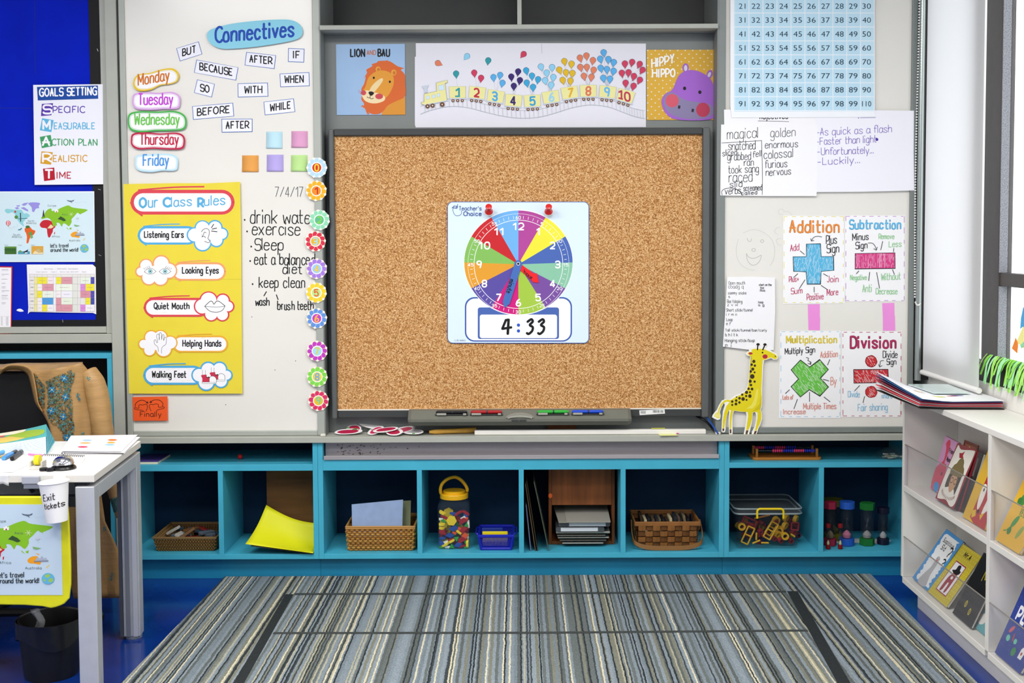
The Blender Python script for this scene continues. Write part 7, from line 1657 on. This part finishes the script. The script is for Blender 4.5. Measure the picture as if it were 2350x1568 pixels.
for k in range(2):
    a = pr_ - sd * 0.0012 + sn * (0.008 + 0.026 * k); MB().prism([Vector((v.x, v.y, 0.012)) for v in (a, a + sn * 0.016, a + sn * 0.016 + sd * 0.002, a + sd * 0.002)], (0, 0, zr0 - 0.016), M_legd if k else mat('#d9dce2', 0.35, 0.3)).build('groove_strip', dk)
a = pr_ + sn * (LW + 0.001); MB().prism([Vector((v.x, v.y, 0.012)) for v in (a, a + sd * LW, a + sd * LW + sn * 0.012, a + sn * 0.012)], (0, 0, zr1 - 0.012), mat('#4a4e58', 0.5)).build('leg_insert', dk)
for p in (pr_, Vector((FR.x, FR.y, 0)) + sn * 0.002 + sd * 0.004):
    c = p + sd * LW / 2 + sn * LW / 2; MB().lathe([(0.03, 0.0), (0.03, 0.011)], (c.x, c.y, 0.0005), mat('#8a9098', 0.2, 0.2), 16).build('foot', dk)
a = Vector((FR.x, FR.y, zr0)) + sn * 0.002 + sd * (LW + 0.004)
MB().prism([a, a + sd * (sl_ - 2 * LW - 0.008), a + sd * (sl_ - 2 * LW - 0.008) + sn * LW, a + sn * LW], (0, 0, zr1 - zr0), M_leg).build('side_rail', dk, bevel=0.003)
MB().box(XDL, FR.x - LW - 0.01, FR.y + 0.06, FR.y + 0.09, zr0 - 0.02, ZD - TD - 0.001, mat('#7d828c', 0.45, 0.3)).build('front_beam', dk, bevel=0.002)
MB().box(XDL, RR.x - LW - 0.01, RR.y - 0.09, RR.y - 0.06, zr0, ZD - TD - 0.001, M_legd).build('rear_beam', dk, bevel=0.002)
for x in (FR.x - 0.05, RR.x - 0.05): 
    y = FR.y + 0.03 if x > RR.x - 0.049 else RR.y - 0.04
    MB().box(x - 0.02, x + 0.02, y - 0.012, y + 0.012, zr1 - 0.001, ZD - TD + 0.0005, mat('#2a2c32', 0.5)).build('spacer', dk)
# cable tray bracket clamped under the edge
cbx = thing('cable_bracket', P(70, 1110, FR.y - 0.01), 'grey clamp bracket on the front edge of the desk', 'bracket')
x0_, x1_ = P(50, 1100, FR.y - .01).x, P(90, 1100, FR.y - .01).x
MB().box(x0_, x1_, FR.y - 0.012, FR.y - 0.001, ZD - TD - 0.002, ZD - 0.003, mat('#a9acb4', 0.5)).build('front_plate', cbx, bevel=0.002)
MB().box(x0_ + .004, x1_ + .012, FR.y - 0.010, FR.y + .05, ZD - TD - 0.018, ZD - TD - 0.0025, mat('#7d818b', 0.5)).build('lower_block', cbx, bevel=0.002)
MB().prism([P(u, v, FR.y + .02) for u, v in xy('50,1117 62,1117 72,1133 62,1134 57,1126')], (0, .03, 0), mat('#4a4d55', 0.5)).build('hook', cbx)
MB().box(XDL, P(175, 1120, FR.y + .03).x, FR.y + 0.02, FR.y + 0.058, zr0 - 0.022, zr0 + 0.012, mat('#33363c', 0.6)).build('cable_tray', dk, bevel=0.002)
# ---- things on the desk
zD = ZD + 0.0006
def od(u, v, z=0.0): return PZ(u, v, zD + z)
# booklets: a fanned stack curling up at the right
NB = 15; yA0, yA1 = od(100, 1042).y, RR.y - 0.01
xR, xR2 = od(108, 1042).x, od(150, 1003).x
for i in range(NB):
    f = i / (NB - 1); t = 0.0018
    x0 = -2.25
    def fz(a, b, i=i, f=f, x0=x0):
        g = max(0, (a - 0.55) / 0.45) ** 1.6
        z = zD + i * (0.0019 + 0.0021 * g) + 0.004 * f * g * b
        xr = xR + (xR2 - xR) * b - 0.0045 * f - 0.030 * f * b
        return Vector((x0 + (xr - x0) * a, yA0 + (yA1 - yA0) * b + 0.010 * f * a, z))
    bt = thing('booklet', fz(.5, .5), ('topmost illustrated booklet of the stack on the desk' if i == NB - 1 else 'pale blue covered booklet in the curling stack on the desk'), 'booklet', 'booklets stacked on the desk')
    def slab(lo, hi, m, nm, ins=0.0):
        q = MB(); TH_ = lambda a: 0.0018 + 0.0018 * max(0, (a - 0.55) / 0.45) ** 1.6
        A_ = lambda a, b: fz(a, b) + Vector((0, 0, lo * TH_(a) if lo < 2 else TH_(a) - 0.0001)); B_ = lambda a, b: fz(a, b) + Vector((0, 0, hi * TH_(a)))
        nu, nv = 14, 3; k = q._m(m if not isinstance(m, str) else mat(m)); W = nv + 1; n = (nu + 1) * W
        q.v = [A_(a / nu * (1 - ins), b / nv) for a in range(nu + 1) for b in range(nv + 1)] + [B_(a / nu * (1 - ins), b / nv) for a in range(nu + 1) for b in range(nv + 1)]
        for a in range(nu):
            for b in range(nv): c = a * W + b; q.f += [(c, c + 1, c + W + 1, c + W), (n + c, n + c + W, n + c + W + 1, n + c + 1)]
            c = a * W; q.f += [(c, c + W, n + c + W, n + c), (c + nv, n + c + nv, n + c + W + nv, c + W + nv)]
        for b in range(nv): c = nu * W + b; q.f += [(b, n + b, n + b + 1, b + 1), (c, c + 1, n + c + 1, n + c)]
        q.mi = [k] * len(q.f); return q, (lambda a, b, h: B_(a, b) + Vector((0, 0, h)))
    q, _ = slab(0.06, 0.94, '#f4f4fa', 'pages', 0.004); q.build('pages', bt)
    q, _ = slab(0, 0.05, '#3fb0c8', 'back'); q.build('back_cover', bt)
    q, top = slab(0.95, 1.0, '#54b4c4' if i < NB - 1 else '#57b0ac', 'front')
    if i == NB - 1:
        ss = Sheet(top)
        for pts, c in (('0.45,.1 0.75,.05 0.9,.3 0.8,.5 0.55,.4', '#e0c060'), ('0.7,.3 0.95,.2 0.98,.6 0.85,.8 0.72,.6', '#9ab83c'), ('0.6,.35 0.8,.25 0.86,.45 0.7,.55', '#c8304a'), ('0.5,.6 0.7,.6 0.66,.9 0.5,.85', '#d8544a'), ('0.3,.3 0.5,.3 0.45,.7 0.3,.6', '#f0d8a8'), ('0.62,.75 0.8,.7 0.84,.95 0.66,.96', '#f0e4c8')):
            p = xy(pts); ss.h = 0.0004 + 0.0001 * len(ss.f); ss.poly(closed_crom(p, 3), c)
        q.add(ss.v, ss.f, '#ffffff'); nf = len(ss.f)
        for k in range(nf): q.mi[-nf + k] = q._m(ss.ms[ss.mi[k]])
    q.build('front_cover', bt)
    q = MB(); tt = 0.0036 * 0.8
    q.prism([fz(1, 0) + Vector((0.0004, 0, 0.0002)), fz(1, 1) + Vector((0.0004, 0, 0.0002)), fz(1, 1) + Vector((0.0004, 0, tt)), fz(1, 0) + Vector((0.0004, 0, tt))], (0.0006, 0, 0), '#58bcd4' if i % 3 else '#8fd4e4'); q.build('spine', bt)
# paper stack at the rear corner
PT = [('145,1041 286,1041 318,1006 180,1003', 'lowest white sheet in the paper stack at the desk corner', 0), ('142,1038 284,1040 322,1003 178,1000', 'slightly turned white sheet in the middle of the corner paper stack', 0.003), ('140,1036 278,1037 316,998 163,1000', 'top white worksheet with small coloured pictures at the desk corner', 0.006)]
for pts, lb, z in PT:
    s = Sheet(lambda x, y, h, z=z: PZ(x, y, zD + z + h)); s.base(xy(pts), '#f4f3f7', 0.0024)
    if z > 0.005:
        for u, v, rx, c in ((200, 1011, 11, '#a9cce6'), (196, 1017, 13, '#eab878'), (190, 1026, 12, '#d8506a'), (258, 1010, 11, '#e4742c'), (255, 1016, 10, '#efae50'), (252, 1021, 12, '#9cc8ea')): s.ell(u, v, rx, 2.2, c, n=10)
        for k in range(10): s.stroke([(170 + k * 10, 1030 - k * 0.2), (175 + k * 10, 1030 - k * 0.2)], 0.8, '#c4c4cc', up=False)
    paper('worksheet', s, lb, 'paper sheet', 'worksheets at the desk corner')
# bell
bp = od(146, 1076); bp.z = zD; be = thing('desk_bell', bp, 'chrome desk bell with black base on the teacher desk', 'bell')
MB().lathe([(0.040, 0), (0.0405, 0.004), (0.037, 0.009), (0.030, 0.012), (0.012, 0.014), (0.012, 0.018)], bp, mat('#121214', 0.25, 0, 0.5), 32).build('base', be, smooth=30)
MB().lathe([(0.0345, 0.016), (0.034, 0.020), (0.031, 0.029), (0.025, 0.036), (0.016, 0.041), (0.006, 0.043), (0.0005, 0.0432)], bp, mat('#d4d4d6', 0.08, 1.0), 36, cap=False).build('dome', be, smooth=True)
MB().lathe([(0.003, 0.043), (0.003, 0.048), (0.007, 0.050), (0.005, 0.053), (0.0005, 0.0535)], bp, mat('#b8b8ba', 0.2, 1.0), 16).build('plunger', be, smooth=True)
kp = od(112, 1081)
for i, (dx, dy) in enumerate(((-.018, .004), (.006, -.002))):
    MB().lathe([(.013, 0), (.014, .004), (.013, .009), (.009, .010)], (kp.x + dx, kp.y + dy, zD), mat('#17171a', .4), 14).build('rubber_foot', smooth=True)
    tag(bpy.data.objects['rubber_foot' if not i else 'rubber_foot.001'], ('left' if not i else 'right') + ' small round black rubber piece at the desk front beside the bell', 'rubber piece', 'black rubber pieces by the bell')
# tape holder
tp = od(82, 1079); th_ = thing('tape_holder', tp, 'grey tape holder with a yellow roll at the desk front', 'tape holder'); M_th = mat('#c4c2bc', .5); g = lambda n, x0, x1, y0, y1, z0, z1, m: part_box(n, th_, tp.x + x0, tp.x + x1, tp.y + y0, tp.y + y1, zD + z0, zD + z1, m, .001)
g('base', -.022, .022, 0, .035, 0, .012, M_th); g('side_wall', -.022, -.016, 0, .035, .0122, .028, M_th); g('side_wall', .016, .022, 0, .035, .0122, .028, M_th)
MB().lathe([(.017, -.008), (.017, .008)], (tp.x, tp.y + .018, zD + .0295), mat('#e8d820', .4), 20, Matrix.Rotation(PI / 2, 4, 'Y')).build('tape_roll', th_, smooth=30)
# pens
for (a, b, c1, c2, lb) in ((( -20, 1052), (24, 1036), '#5aa6dc', '#1a1a1e', 'light blue highlighter at the left edge of the desk'), ((8, 1057), (40, 1040), '#4a94d8', '#17171a', 'blue and black marker pen on the desk'), ((28, 1058), (54, 1038), '#17181c', '#2a2a2e', 'black marker pen on the desk'), ((-10, 1056), (26, 1042), '#caa23c', '#3a3020', 'yellow black striped pencil among the desk pens'), ((-20, 1040), (10, 1037), '#3f9a44', '#2a6a2e', 'green pen behind the blue markers')):
    p0, p1 = od(*a), od(*b); r = .0075 if 'pencil' not in lb else .0036
    p0.z = p1.z = zD + r; t = thing('marker_pen' if r > .005 else 'pencil', p0, lb, 'pen', 'pens on the desk'); d = p1 - p0
    MB().tube([p0, p0 + d * .62], r, mat(c1, .35), 12).build('barrel', t, smooth=40); MB().tube([p0 + d * .62, p0 + d * .95, p1], [r * 1.08, r * 1.08, r * .8], mat(c2, .3), 12).build('cap', t, smooth=40)
p0, p1 = od(66, 1043, .006), od(104, 1046, .006); tag(MB().tube([p0, p0.lerp(p1, .8), p1], [.004, .004, .002], mat('#ea86bc', .4), 8).build('pink_pen', smooth=True), 'pink pen lying in front of the booklet stack', 'pen')
nbk = thing('spiral_notebook', od(150, 1058), 'small white spiral notebook behind the bell', 'notebook')
n4 = [od(92, 1062), od(188, 1064), od(195, 1053), od(100, 1050)]; MB().prism(n4, (0, 0, .008), mat('#efeee8', .6)).build('pages', nbk)
q = MB()
for k in range(20):
    f = (k + .5) / 20; a = n4[3].lerp(n4[2], f); q.tube([a + Vector((.004 * math.sin(2 * PI * m / 8) * .5, -.006 + .010 * math.cos(2 * PI * m / 8), .007 + .006 * math.sin(2 * PI * m / 8))) for m in range(8)], .0011, mat('#6a6c70', .4, .5), 4, closed=True)
tag(q.build('spiral_binding', nbk), kind='stuff')
s = Sheet(lambda x, y, h: PZ(x, y, zD + h)); s.base(xy('-60,1064 62,1060 68,1066 30,1084 -60,1086'), '#f5f4f6', .0006); paper('paper_sheet', s, 'white paper sheet at the front left of the desk', 'paper sheet')
MB().grid(lambda a, b: P(-30 + 50 * a, 1087 + 26 * b, FR.y - .003 - .004 * math.sin(3 * a + 2 * b)) + Vector((0, 0, .004 * math.sin(11 * a) * b)), 8, 4, mat('#f4f3f0', .8)).build('paper_napkin', smooth=True, solid=.0008)
tag(bpy.data.objects['paper_napkin'], 'white torn paper hanging over the desk front at the photo edge', 'paper')
# paper cup hung on the edge
YU = FR.y - .052; ct, cbm = P(123, 1106, YU), P(131, 1196, YU); rt = (P(156, 1106, YU).x - P(90, 1106, YU).x) / 2; rb = (P(155, 1196, YU).x - P(108, 1196, YU).x) / 2
ax_ = (ct - cbm).normalized(); Mq = ax_.to_track_quat('Z', 'Y').to_matrix().to_4x4(); hc = (ct - cbm).length
cu = thing('paper_cup', cbm, 'white paper cup reading Exit tickets hung on the desk edge', 'cup'); M_cup = mat('#f3f1ee', .5)
MB().lathe([(rb, 0), (rt * .985, hc), (rt * .95, hc), (rb * .95, .004), (.001, .004)], cbm, M_cup, 40, Mq, cap=False).lathe([(.001, .0), (rb, .0)], cbm, M_cup, 40, Mq, cap=False).build('cup_wall', cu, smooth=30); cw_ = kids(cu)[0]
MB().tube([cbm + Mq @ Vector((rt * math.cos(2 * PI * k / 40), rt * math.sin(2 * PI * k / 40), hc)) for k in range(40)], .0022, M_cup, 8, closed=True).build('rolled_rim', cw_, smooth=True)
def cupfn(x, y, h):
    p = P(x, y, YU); f = max(0, min(1, (p.z - cbm.z) / (ct.z - cbm.z))); cx_ = cbm.x + (ct.x - cbm.x) * f; r = rb + (rt - rb) * f; dx = max(-.98 * r, min(.98 * r, p.x - cx_)); return Vector((cx_ + dx, YU - math.sqrt(r * r - dx * dx) - h - .0006, p.z))
s = Sheet(cupfn, 0, 960, 5.228)
for t, x0, y0, x1, h, y1 in (('Exit', 572, 968, 716, 76, 944), ('tickets', 580, 1066, 798, 62, 1030)): s.text(t, x0, y0, x1, h, '#2a2028', 9, y1=y1, jit=2)
s.build('lettering', cw_)
MB().grid(lambda a, b: Vector((ct.x - .02 + .04 * a, FR.y + .012 - (FR.y + .012 - (YU + rt * .95)) * b, ZD + .0012 - .022 * max(0, (b - .65) / .35))), 4, 6, clear('sticky_tape', (.95, .93, .85, 1), .5, .3)).build('tape_tab', cu, smooth=True)
# yellow wrapped map board hanging in front of the desk
YM = FR.y - .004
mb = thing('yellow_board', P(80, 1390, YM), 'yellow wrapped board with a world map hanging under the desk front', 'board')
s = Sheet(wall(YM)); YLB = mat('#dcd81c', .35, 0, .4, var=.06, scale=14, bump=.15, bscale=30)
s.base(xy('-160,1138 130,1138 156,1141 160,1180 163,1240 165,1300 165,1340 161,1372 150,1384 142,1388 130,1392 120,1394 100,1390 60,1387 -160,1384'), YLB, .012)
s.build('wrapped_panel', mb, bevel=.004)
q = Sheet(wall(YM - .0125), 0, 0, 1); q.base(xy('-150,1158 139,1158 144,1366 -150,1366'), '#c3d6e2', .0005)
q.fn0 = q.fn; hx = q.h
kx, ky = 4.356 / 1.5, 4.356 / 1.345
q.tf(64.3 - 163 * 1.5, 1181.4 - (461 - 430) * 1.345, kx, ky); world_map(q); q.build('map_print', mb)
# ---- bin with black liner
YBn = 3.92; b0 = PZ(117, 1600); bc_ = P(115, 1400, YBn); rbn = (P(187, 1400, YBn).x - P(42, 1400, YBn).x) / 2; ztb = P(115, 1418, YBn).z
bn = thing('waste_bin', (bc_.x, YBn, 0), 'black waste bin with a black liner under the desk', 'bin'); M_bin = mat('#0d0d10', .45, 0, .5); M_lin = mat('#101014', .28, 0, .5, bump=.5, bscale=40)
MB().lathe([(rbn * .8, 0.0005), (rbn * .82, .01), (rbn * .97, ztb), (rbn * .93, ztb), (rbn * .78, .012), (.001, .012)], (bc_.x, YBn, 0), M_bin, 32).build('bin_body', bn, smooth=30)
MB().grid(lambda a, b: Vector((bc_.x + (rbn * (1.03 + .012 * math.sin(a * 44) * b) if b > .25 else rbn * (.9 + .13 * b / .25)) * math.cos(2 * PI * a), YBn + (rbn * (1.03 + .012 * math.sin(a * 44) * b) if b > .25 else rbn * (.9 + .13 * b / .25)) * math.sin(2 * PI * a), ztb + (.008 - .10 * (b - .25) * (1 + .25 * math.sin(a * 17)) if b > .25 else .008 - .05 * (.25 - b) / .25))), 64, 10, M_lin, cu=True).build('bin_liner', bn, smooth=True)
MB().grid(lambda a, b: Vector((bc_.x - .035 + .03 * a + .01 * math.sin(b * 5), YBn - rbn * .55 + .01 * math.sin(a * 6 + b * 3), ztb - .02 + .07 * b)), 4, 5, clear('clear_film', (.8, .82, .86, 1), .16, .1, .8)).build('film_wrapper', smooth=True, solid=.0006)
tag(bpy.data.objects['film_wrapper'], 'clear plastic wrapper sticking out of the black waste bin', 'wrapper')
# ---- office chair (mostly hidden) with the jacket over its back
YCH = 4.60; xch = P(20, 1000, YCH).x
chr_ = thing('office_chair', (xch, YCH - .1, 0), 'black office chair behind the desk wearing the tan jacket', 'chair'); M_chr = mat('#0b0b0d', .6, 0, .3)
zt_, zb__ = P(40, 855, YCH).z, P(40, 1060, YCH).z
MB().prism([Vector((xch + x, YCH + .03, z)) for x, z in rrect(-.23, zb__, .23, zt_, .07, 6)], (0, .04, 0), M_chr).build('backrest', chr_, bevel=.012, segs=3)
MB().prism([Vector((xch + x, YCH - .26 + y, .44)) for x, y in rrect(-.17, -.20, .17, .20, .08, 6)], (0, 0, .07), M_chr).build('seat', chr_, bevel=.015, segs=3)
MB().tube([(xch, YCH - .24, .08), (xch, YCH - .24, .44)], .03, M_chr, 14).build('gas_column', chr_, smooth=40)
MB().tube([(xch, YCH + .05, zb__ + .02), (xch, YCH + .02, .47), (xch, YCH - .16, .46)], .022, M_chr, 10).build('back_post', chr_, smooth=True)
cpos = PZ(243, 1440)
for k in range(5):
    a = math.atan2(cpos.y + .02 - (YCH - .24), cpos.x - xch) + 2 * PI * k / 5; L = math.hypot(cpos.y + .02 - (YCH - .24), cpos.x - xch)
    L = min(L, .40); e = Vector((xch + L * math.cos(a), YCH - .24 + L * math.sin(a), 0))
    q = MB().tube([(xch, YCH - .24, .072), (e.x, e.y, .056)], [.018, .012], M_chr, 8); base_ = q.build('base_arm', chr_, smooth=True)
    M = Matrix.Rotation(a + PI / 2, 4, 'Z') @ Matrix.Rotation(PI / 2, 4, 'Y')
    for o in (-.017, .017):
        MB().lathe([(.012, -.010), (.026, -.010), (.030, -.006), (.030, .006), (.026, .010), (.012, .010)], (e + Vector((math.cos(a + PI / 2) * o, math.sin(a + PI / 2) * o, .0305))), mat('#0a0a0c', .2, 0, .5), 20, M).build('caster', base_, smooth=30)
# jacket
jk = thing('jacket', P(170, 1000, YCH - .05), 'tan raw silk jacket with turquoise embroidery hung over the chair', 'jacket')
M_jk = mat('#a5804f', .45, 0, .4, var=.10, scale=22, bump=.2, bscale=60, stretch=(1, 1, 9))
inner = crom([(78, 856), (84, 885), (88, 915), (94, 940), (104, 958), (112, 975), (118, 1000), (124, 1030), (126, 1080), (130, 1140), (134, 1200), (150, 1280), (170, 1374)], 4)
outer = crom([(188, 833), (214, 868), (217, 905), (213, 950), (211, 1000), (206, 1050), (208, 1100), (222, 1150), (238, 1190), (256, 1230), (275, 1270), (287, 1310), (293, 1372)], 4)
mid0 = [(a[0] + (b[0] - a[0]) * .45, a[1] + (b[1] - a[1]) * .45) for a, b in zip(inner, outer)]
def Yjk(x, y): 
    f = max(0, min(1, (x - 90) / 130)); return YCH - .03 - .055 * math.sin(PI * min(1, f * .8 + .15)) - .02 * max(0, min(1, (y - 900) / 300)) + .006 * math.sin(x * .12 + y * .01) + .010 * max(0, (y - 1050) / 300) * math.sin(x * .16)
def jfn(x, y, h): return P(x, y, Yjk(x, y)) - Vector((0, h, 0))
q = MB(); n = len(inner) - 1
q.grid(lambda a, b: jfn(inner[round(b * n)][0] + (outer[round(b * n)][0] - inner[round(b * n)][0]) * a, inner[round(b * n)][1] + (outer[round(b * n)][1] - inner[round(b * n)][1]) * a, 0), 14, n, M_jk)
q.build('front_panel', jk, smooth=True, solid=.004)
# shoulder yoke and collar at the back of the neck
sh_t = crom([(-40, 842), (0, 838), (40, 834), (90, 834), (140, 833), (190, 832)], 4); sh_b = crom([(-40, 852), (0, 848), (22, 838), (55, 840), (80, 858), (188, 836)], 4)
q = MB(); n2 = len(sh_t) - 1
q.grid(lambda a, b: P(sh_t[round(a * n2)][0] * (1 - b) + sh_b[round(a * n2)][0] * b, sh_t[round(a * n2)][1] * (1 - b) + sh_b[round(a * n2)][1] * b, YCH + .085 - .13 * b), n2, 4, M_jk); q.build('shoulder_yoke', jk, smooth=True, solid=.004)
q = MB(); col_o = crom([(4, 848), (20, 839), (40, 838), (58, 841), (72, 850), (78, 866), (84, 900), (88, 925), (98, 946)], 4); col_i = crom([(-2, 862), (14, 850), (36, 848), (52, 851), (64, 860), (70, 878), (76, 904), (82, 926), (95, 944)], 4); n3 = len(col_o) - 1
q.grid(lambda a, b: P(col_o[round(a * n3)][0] * (1 - b) + col_i[round(a * n3)][0] * b, col_o[round(a * n3)][1] * (1 - b) + col_i[round(a * n3)][1] * b, YCH - .075 + .05 * b - .0), n3, 3, M_jk); q.build('collar', jk, smooth=True, solid=.003)
# back panel
part = MB(); part.grid(lambda a, b: P(-60 + 248 * a + 66 * b * a, 836 + 450 * b, YCH + .095 + .02 * math.sin(PI * a)), 12, 10, M_jk); part.build('back_panel', jk, smooth=True, solid=.004)
# sleeve
sc_ = crom([(200, 850), (216, 880), (226, 920), (232, 960), (238, 1000), (246, 1045), (254, 1090), (264, 1130), (274, 1165), (279, 1188)], 4); rr_ = crom([(20,), (25,), (26,), (25,), (23.5,), (22,), (19.5,), (16,), (14,), (13,)], 4)
q = MB(); ctr = [P(u, v, YCH - .035 - .03 * i / len(sc_)) for i, (u, v) in enumerate(sc_)]; q.tube(ctr, [r[0] / 2670 * 4.57 * (1 + .03 * math.sin(i * 2.2)) for i, r in enumerate(rr_)], M_jk, 18); q.build('sleeve', jk, smooth=True, sub=1); slv = [o for o in kids(jk) if o.name == 'sleeve'][0]
# embroidery
TQ = ['#3f8c98', '#2f6f86', '#4a9a9a', '#57715c', '#3a5f5a']
s = Sheet(lambda x, y, h: jfn(x, y, h + .0035))
def blossom(x, y, r, col='#3e93bc'):
    for k in range(8):
        a = k * PI / 4 + x; s.poly([(x + r * .2 * math.cos(a - .5), y + r * .2 * math.sin(a - .5)), (x + r * .65 * math.cos(a - .25), y + r * .65 * math.sin(a - .25)), (x + r * math.cos(a), y + r * math.sin(a)), (x + r * .65 * math.cos(a + .25), y + r * .65 * math.sin(a + .25)), (x + r * .2 * math.cos(a + .5), y + r * .2 * math.sin(a + .5))], col if k % 2 else '#2a6a98'); s.h -= s.lay
    s.up(); s.ell(x, y, r * .22, r * .22, '#c8b070', n=8)
emb = xy('106,874 165,850 172,858 163,900 168,950 172,990 166,1015 150,1012 140,985 118,970 108,950 112,915'); col_z = xy('82,858 92,872 102,884 104,905 102,940 98,938 92,925 90,900 86,880')
for _ in range(900):
    x, y = RN.uniform(80, 180), RN.uniform(845, 1020)
    if inside(x, y, emb) or inside(x, y, col_z): s.ell(x, y, RN.uniform(2, 4), RN.uniform(1.2, 2.4), RN.choice(['#71674a', '#6a6248', '#7c6d4c']), RN.uniform(0, 3), 7); s.h -= s.lay * .7
s.up()
for _ in range(1500):
    x, y = RN.uniform(80, 180), RN.uniform(845, 1020)
    if inside(x, y, emb) or inside(x, y, col_z):
        r = RN.uniform(0.8, 2.6); a = RN.uniform(0, 6); s.stroke(crom([(x + r * math.cos(a + t * 1.4) * (1 - .1 * t), y + r * math.sin(a + t * 1.4) * (1 - .1 * t)) for t in range(5)], 2), .9, RN.choice(TQ + ['#6b5530', '#50703f', '#2c2a24', '#8a7a52', '#3a3428']), up=False)
s.up()
for x, y in ((149, 868), (121, 894), (152, 911), (119, 942), (147, 956), (155, 1004)): blossom(x, y, 9.5)
for x, y in ((181, 908), (191, 995), (184, 915), (241, 1212), (256, 1328), (258, 1318)):
    for _ in range(14): a = RN.uniform(0, 6.3); r = RN.uniform(0, 6); s.ell(x + r * math.cos(a) * .7, y + r * math.sin(a), 1.5, 1.0, RN.choice(TQ), RN.uniform(0, 3), 6); s.h -= s.lay
    s.up()
tag(s.build('embroidery', jk), kind='stuff')
q = Sheet(lambda x, y, h: P(x, y, YCH - .105 - h))
for x, y, n_ in ((202, 869, 14), (278, 1168, 0)):
    for _ in range(n_): a = RN.uniform(0, 6.3); r = RN.uniform(0, 7); q.ell(x + r * math.cos(a), y + r * math.sin(a) * .7, 1.6, 1.0, RN.choice(TQ), RN.uniform(0, 3), 6)
cuff = [P(u, v, YCH - .065) for u, v in ((268, 1150), (272, 1166))]
q.build('sleeve_motif', slv)
MB().tube([ctr[-8], ctr[-6], ctr[-4]], [.0262, .0258, .0252], mat('#3d625a', .6, var=.5, scale=90), 18, cap=False).build('cuff_band', slv, smooth=True)
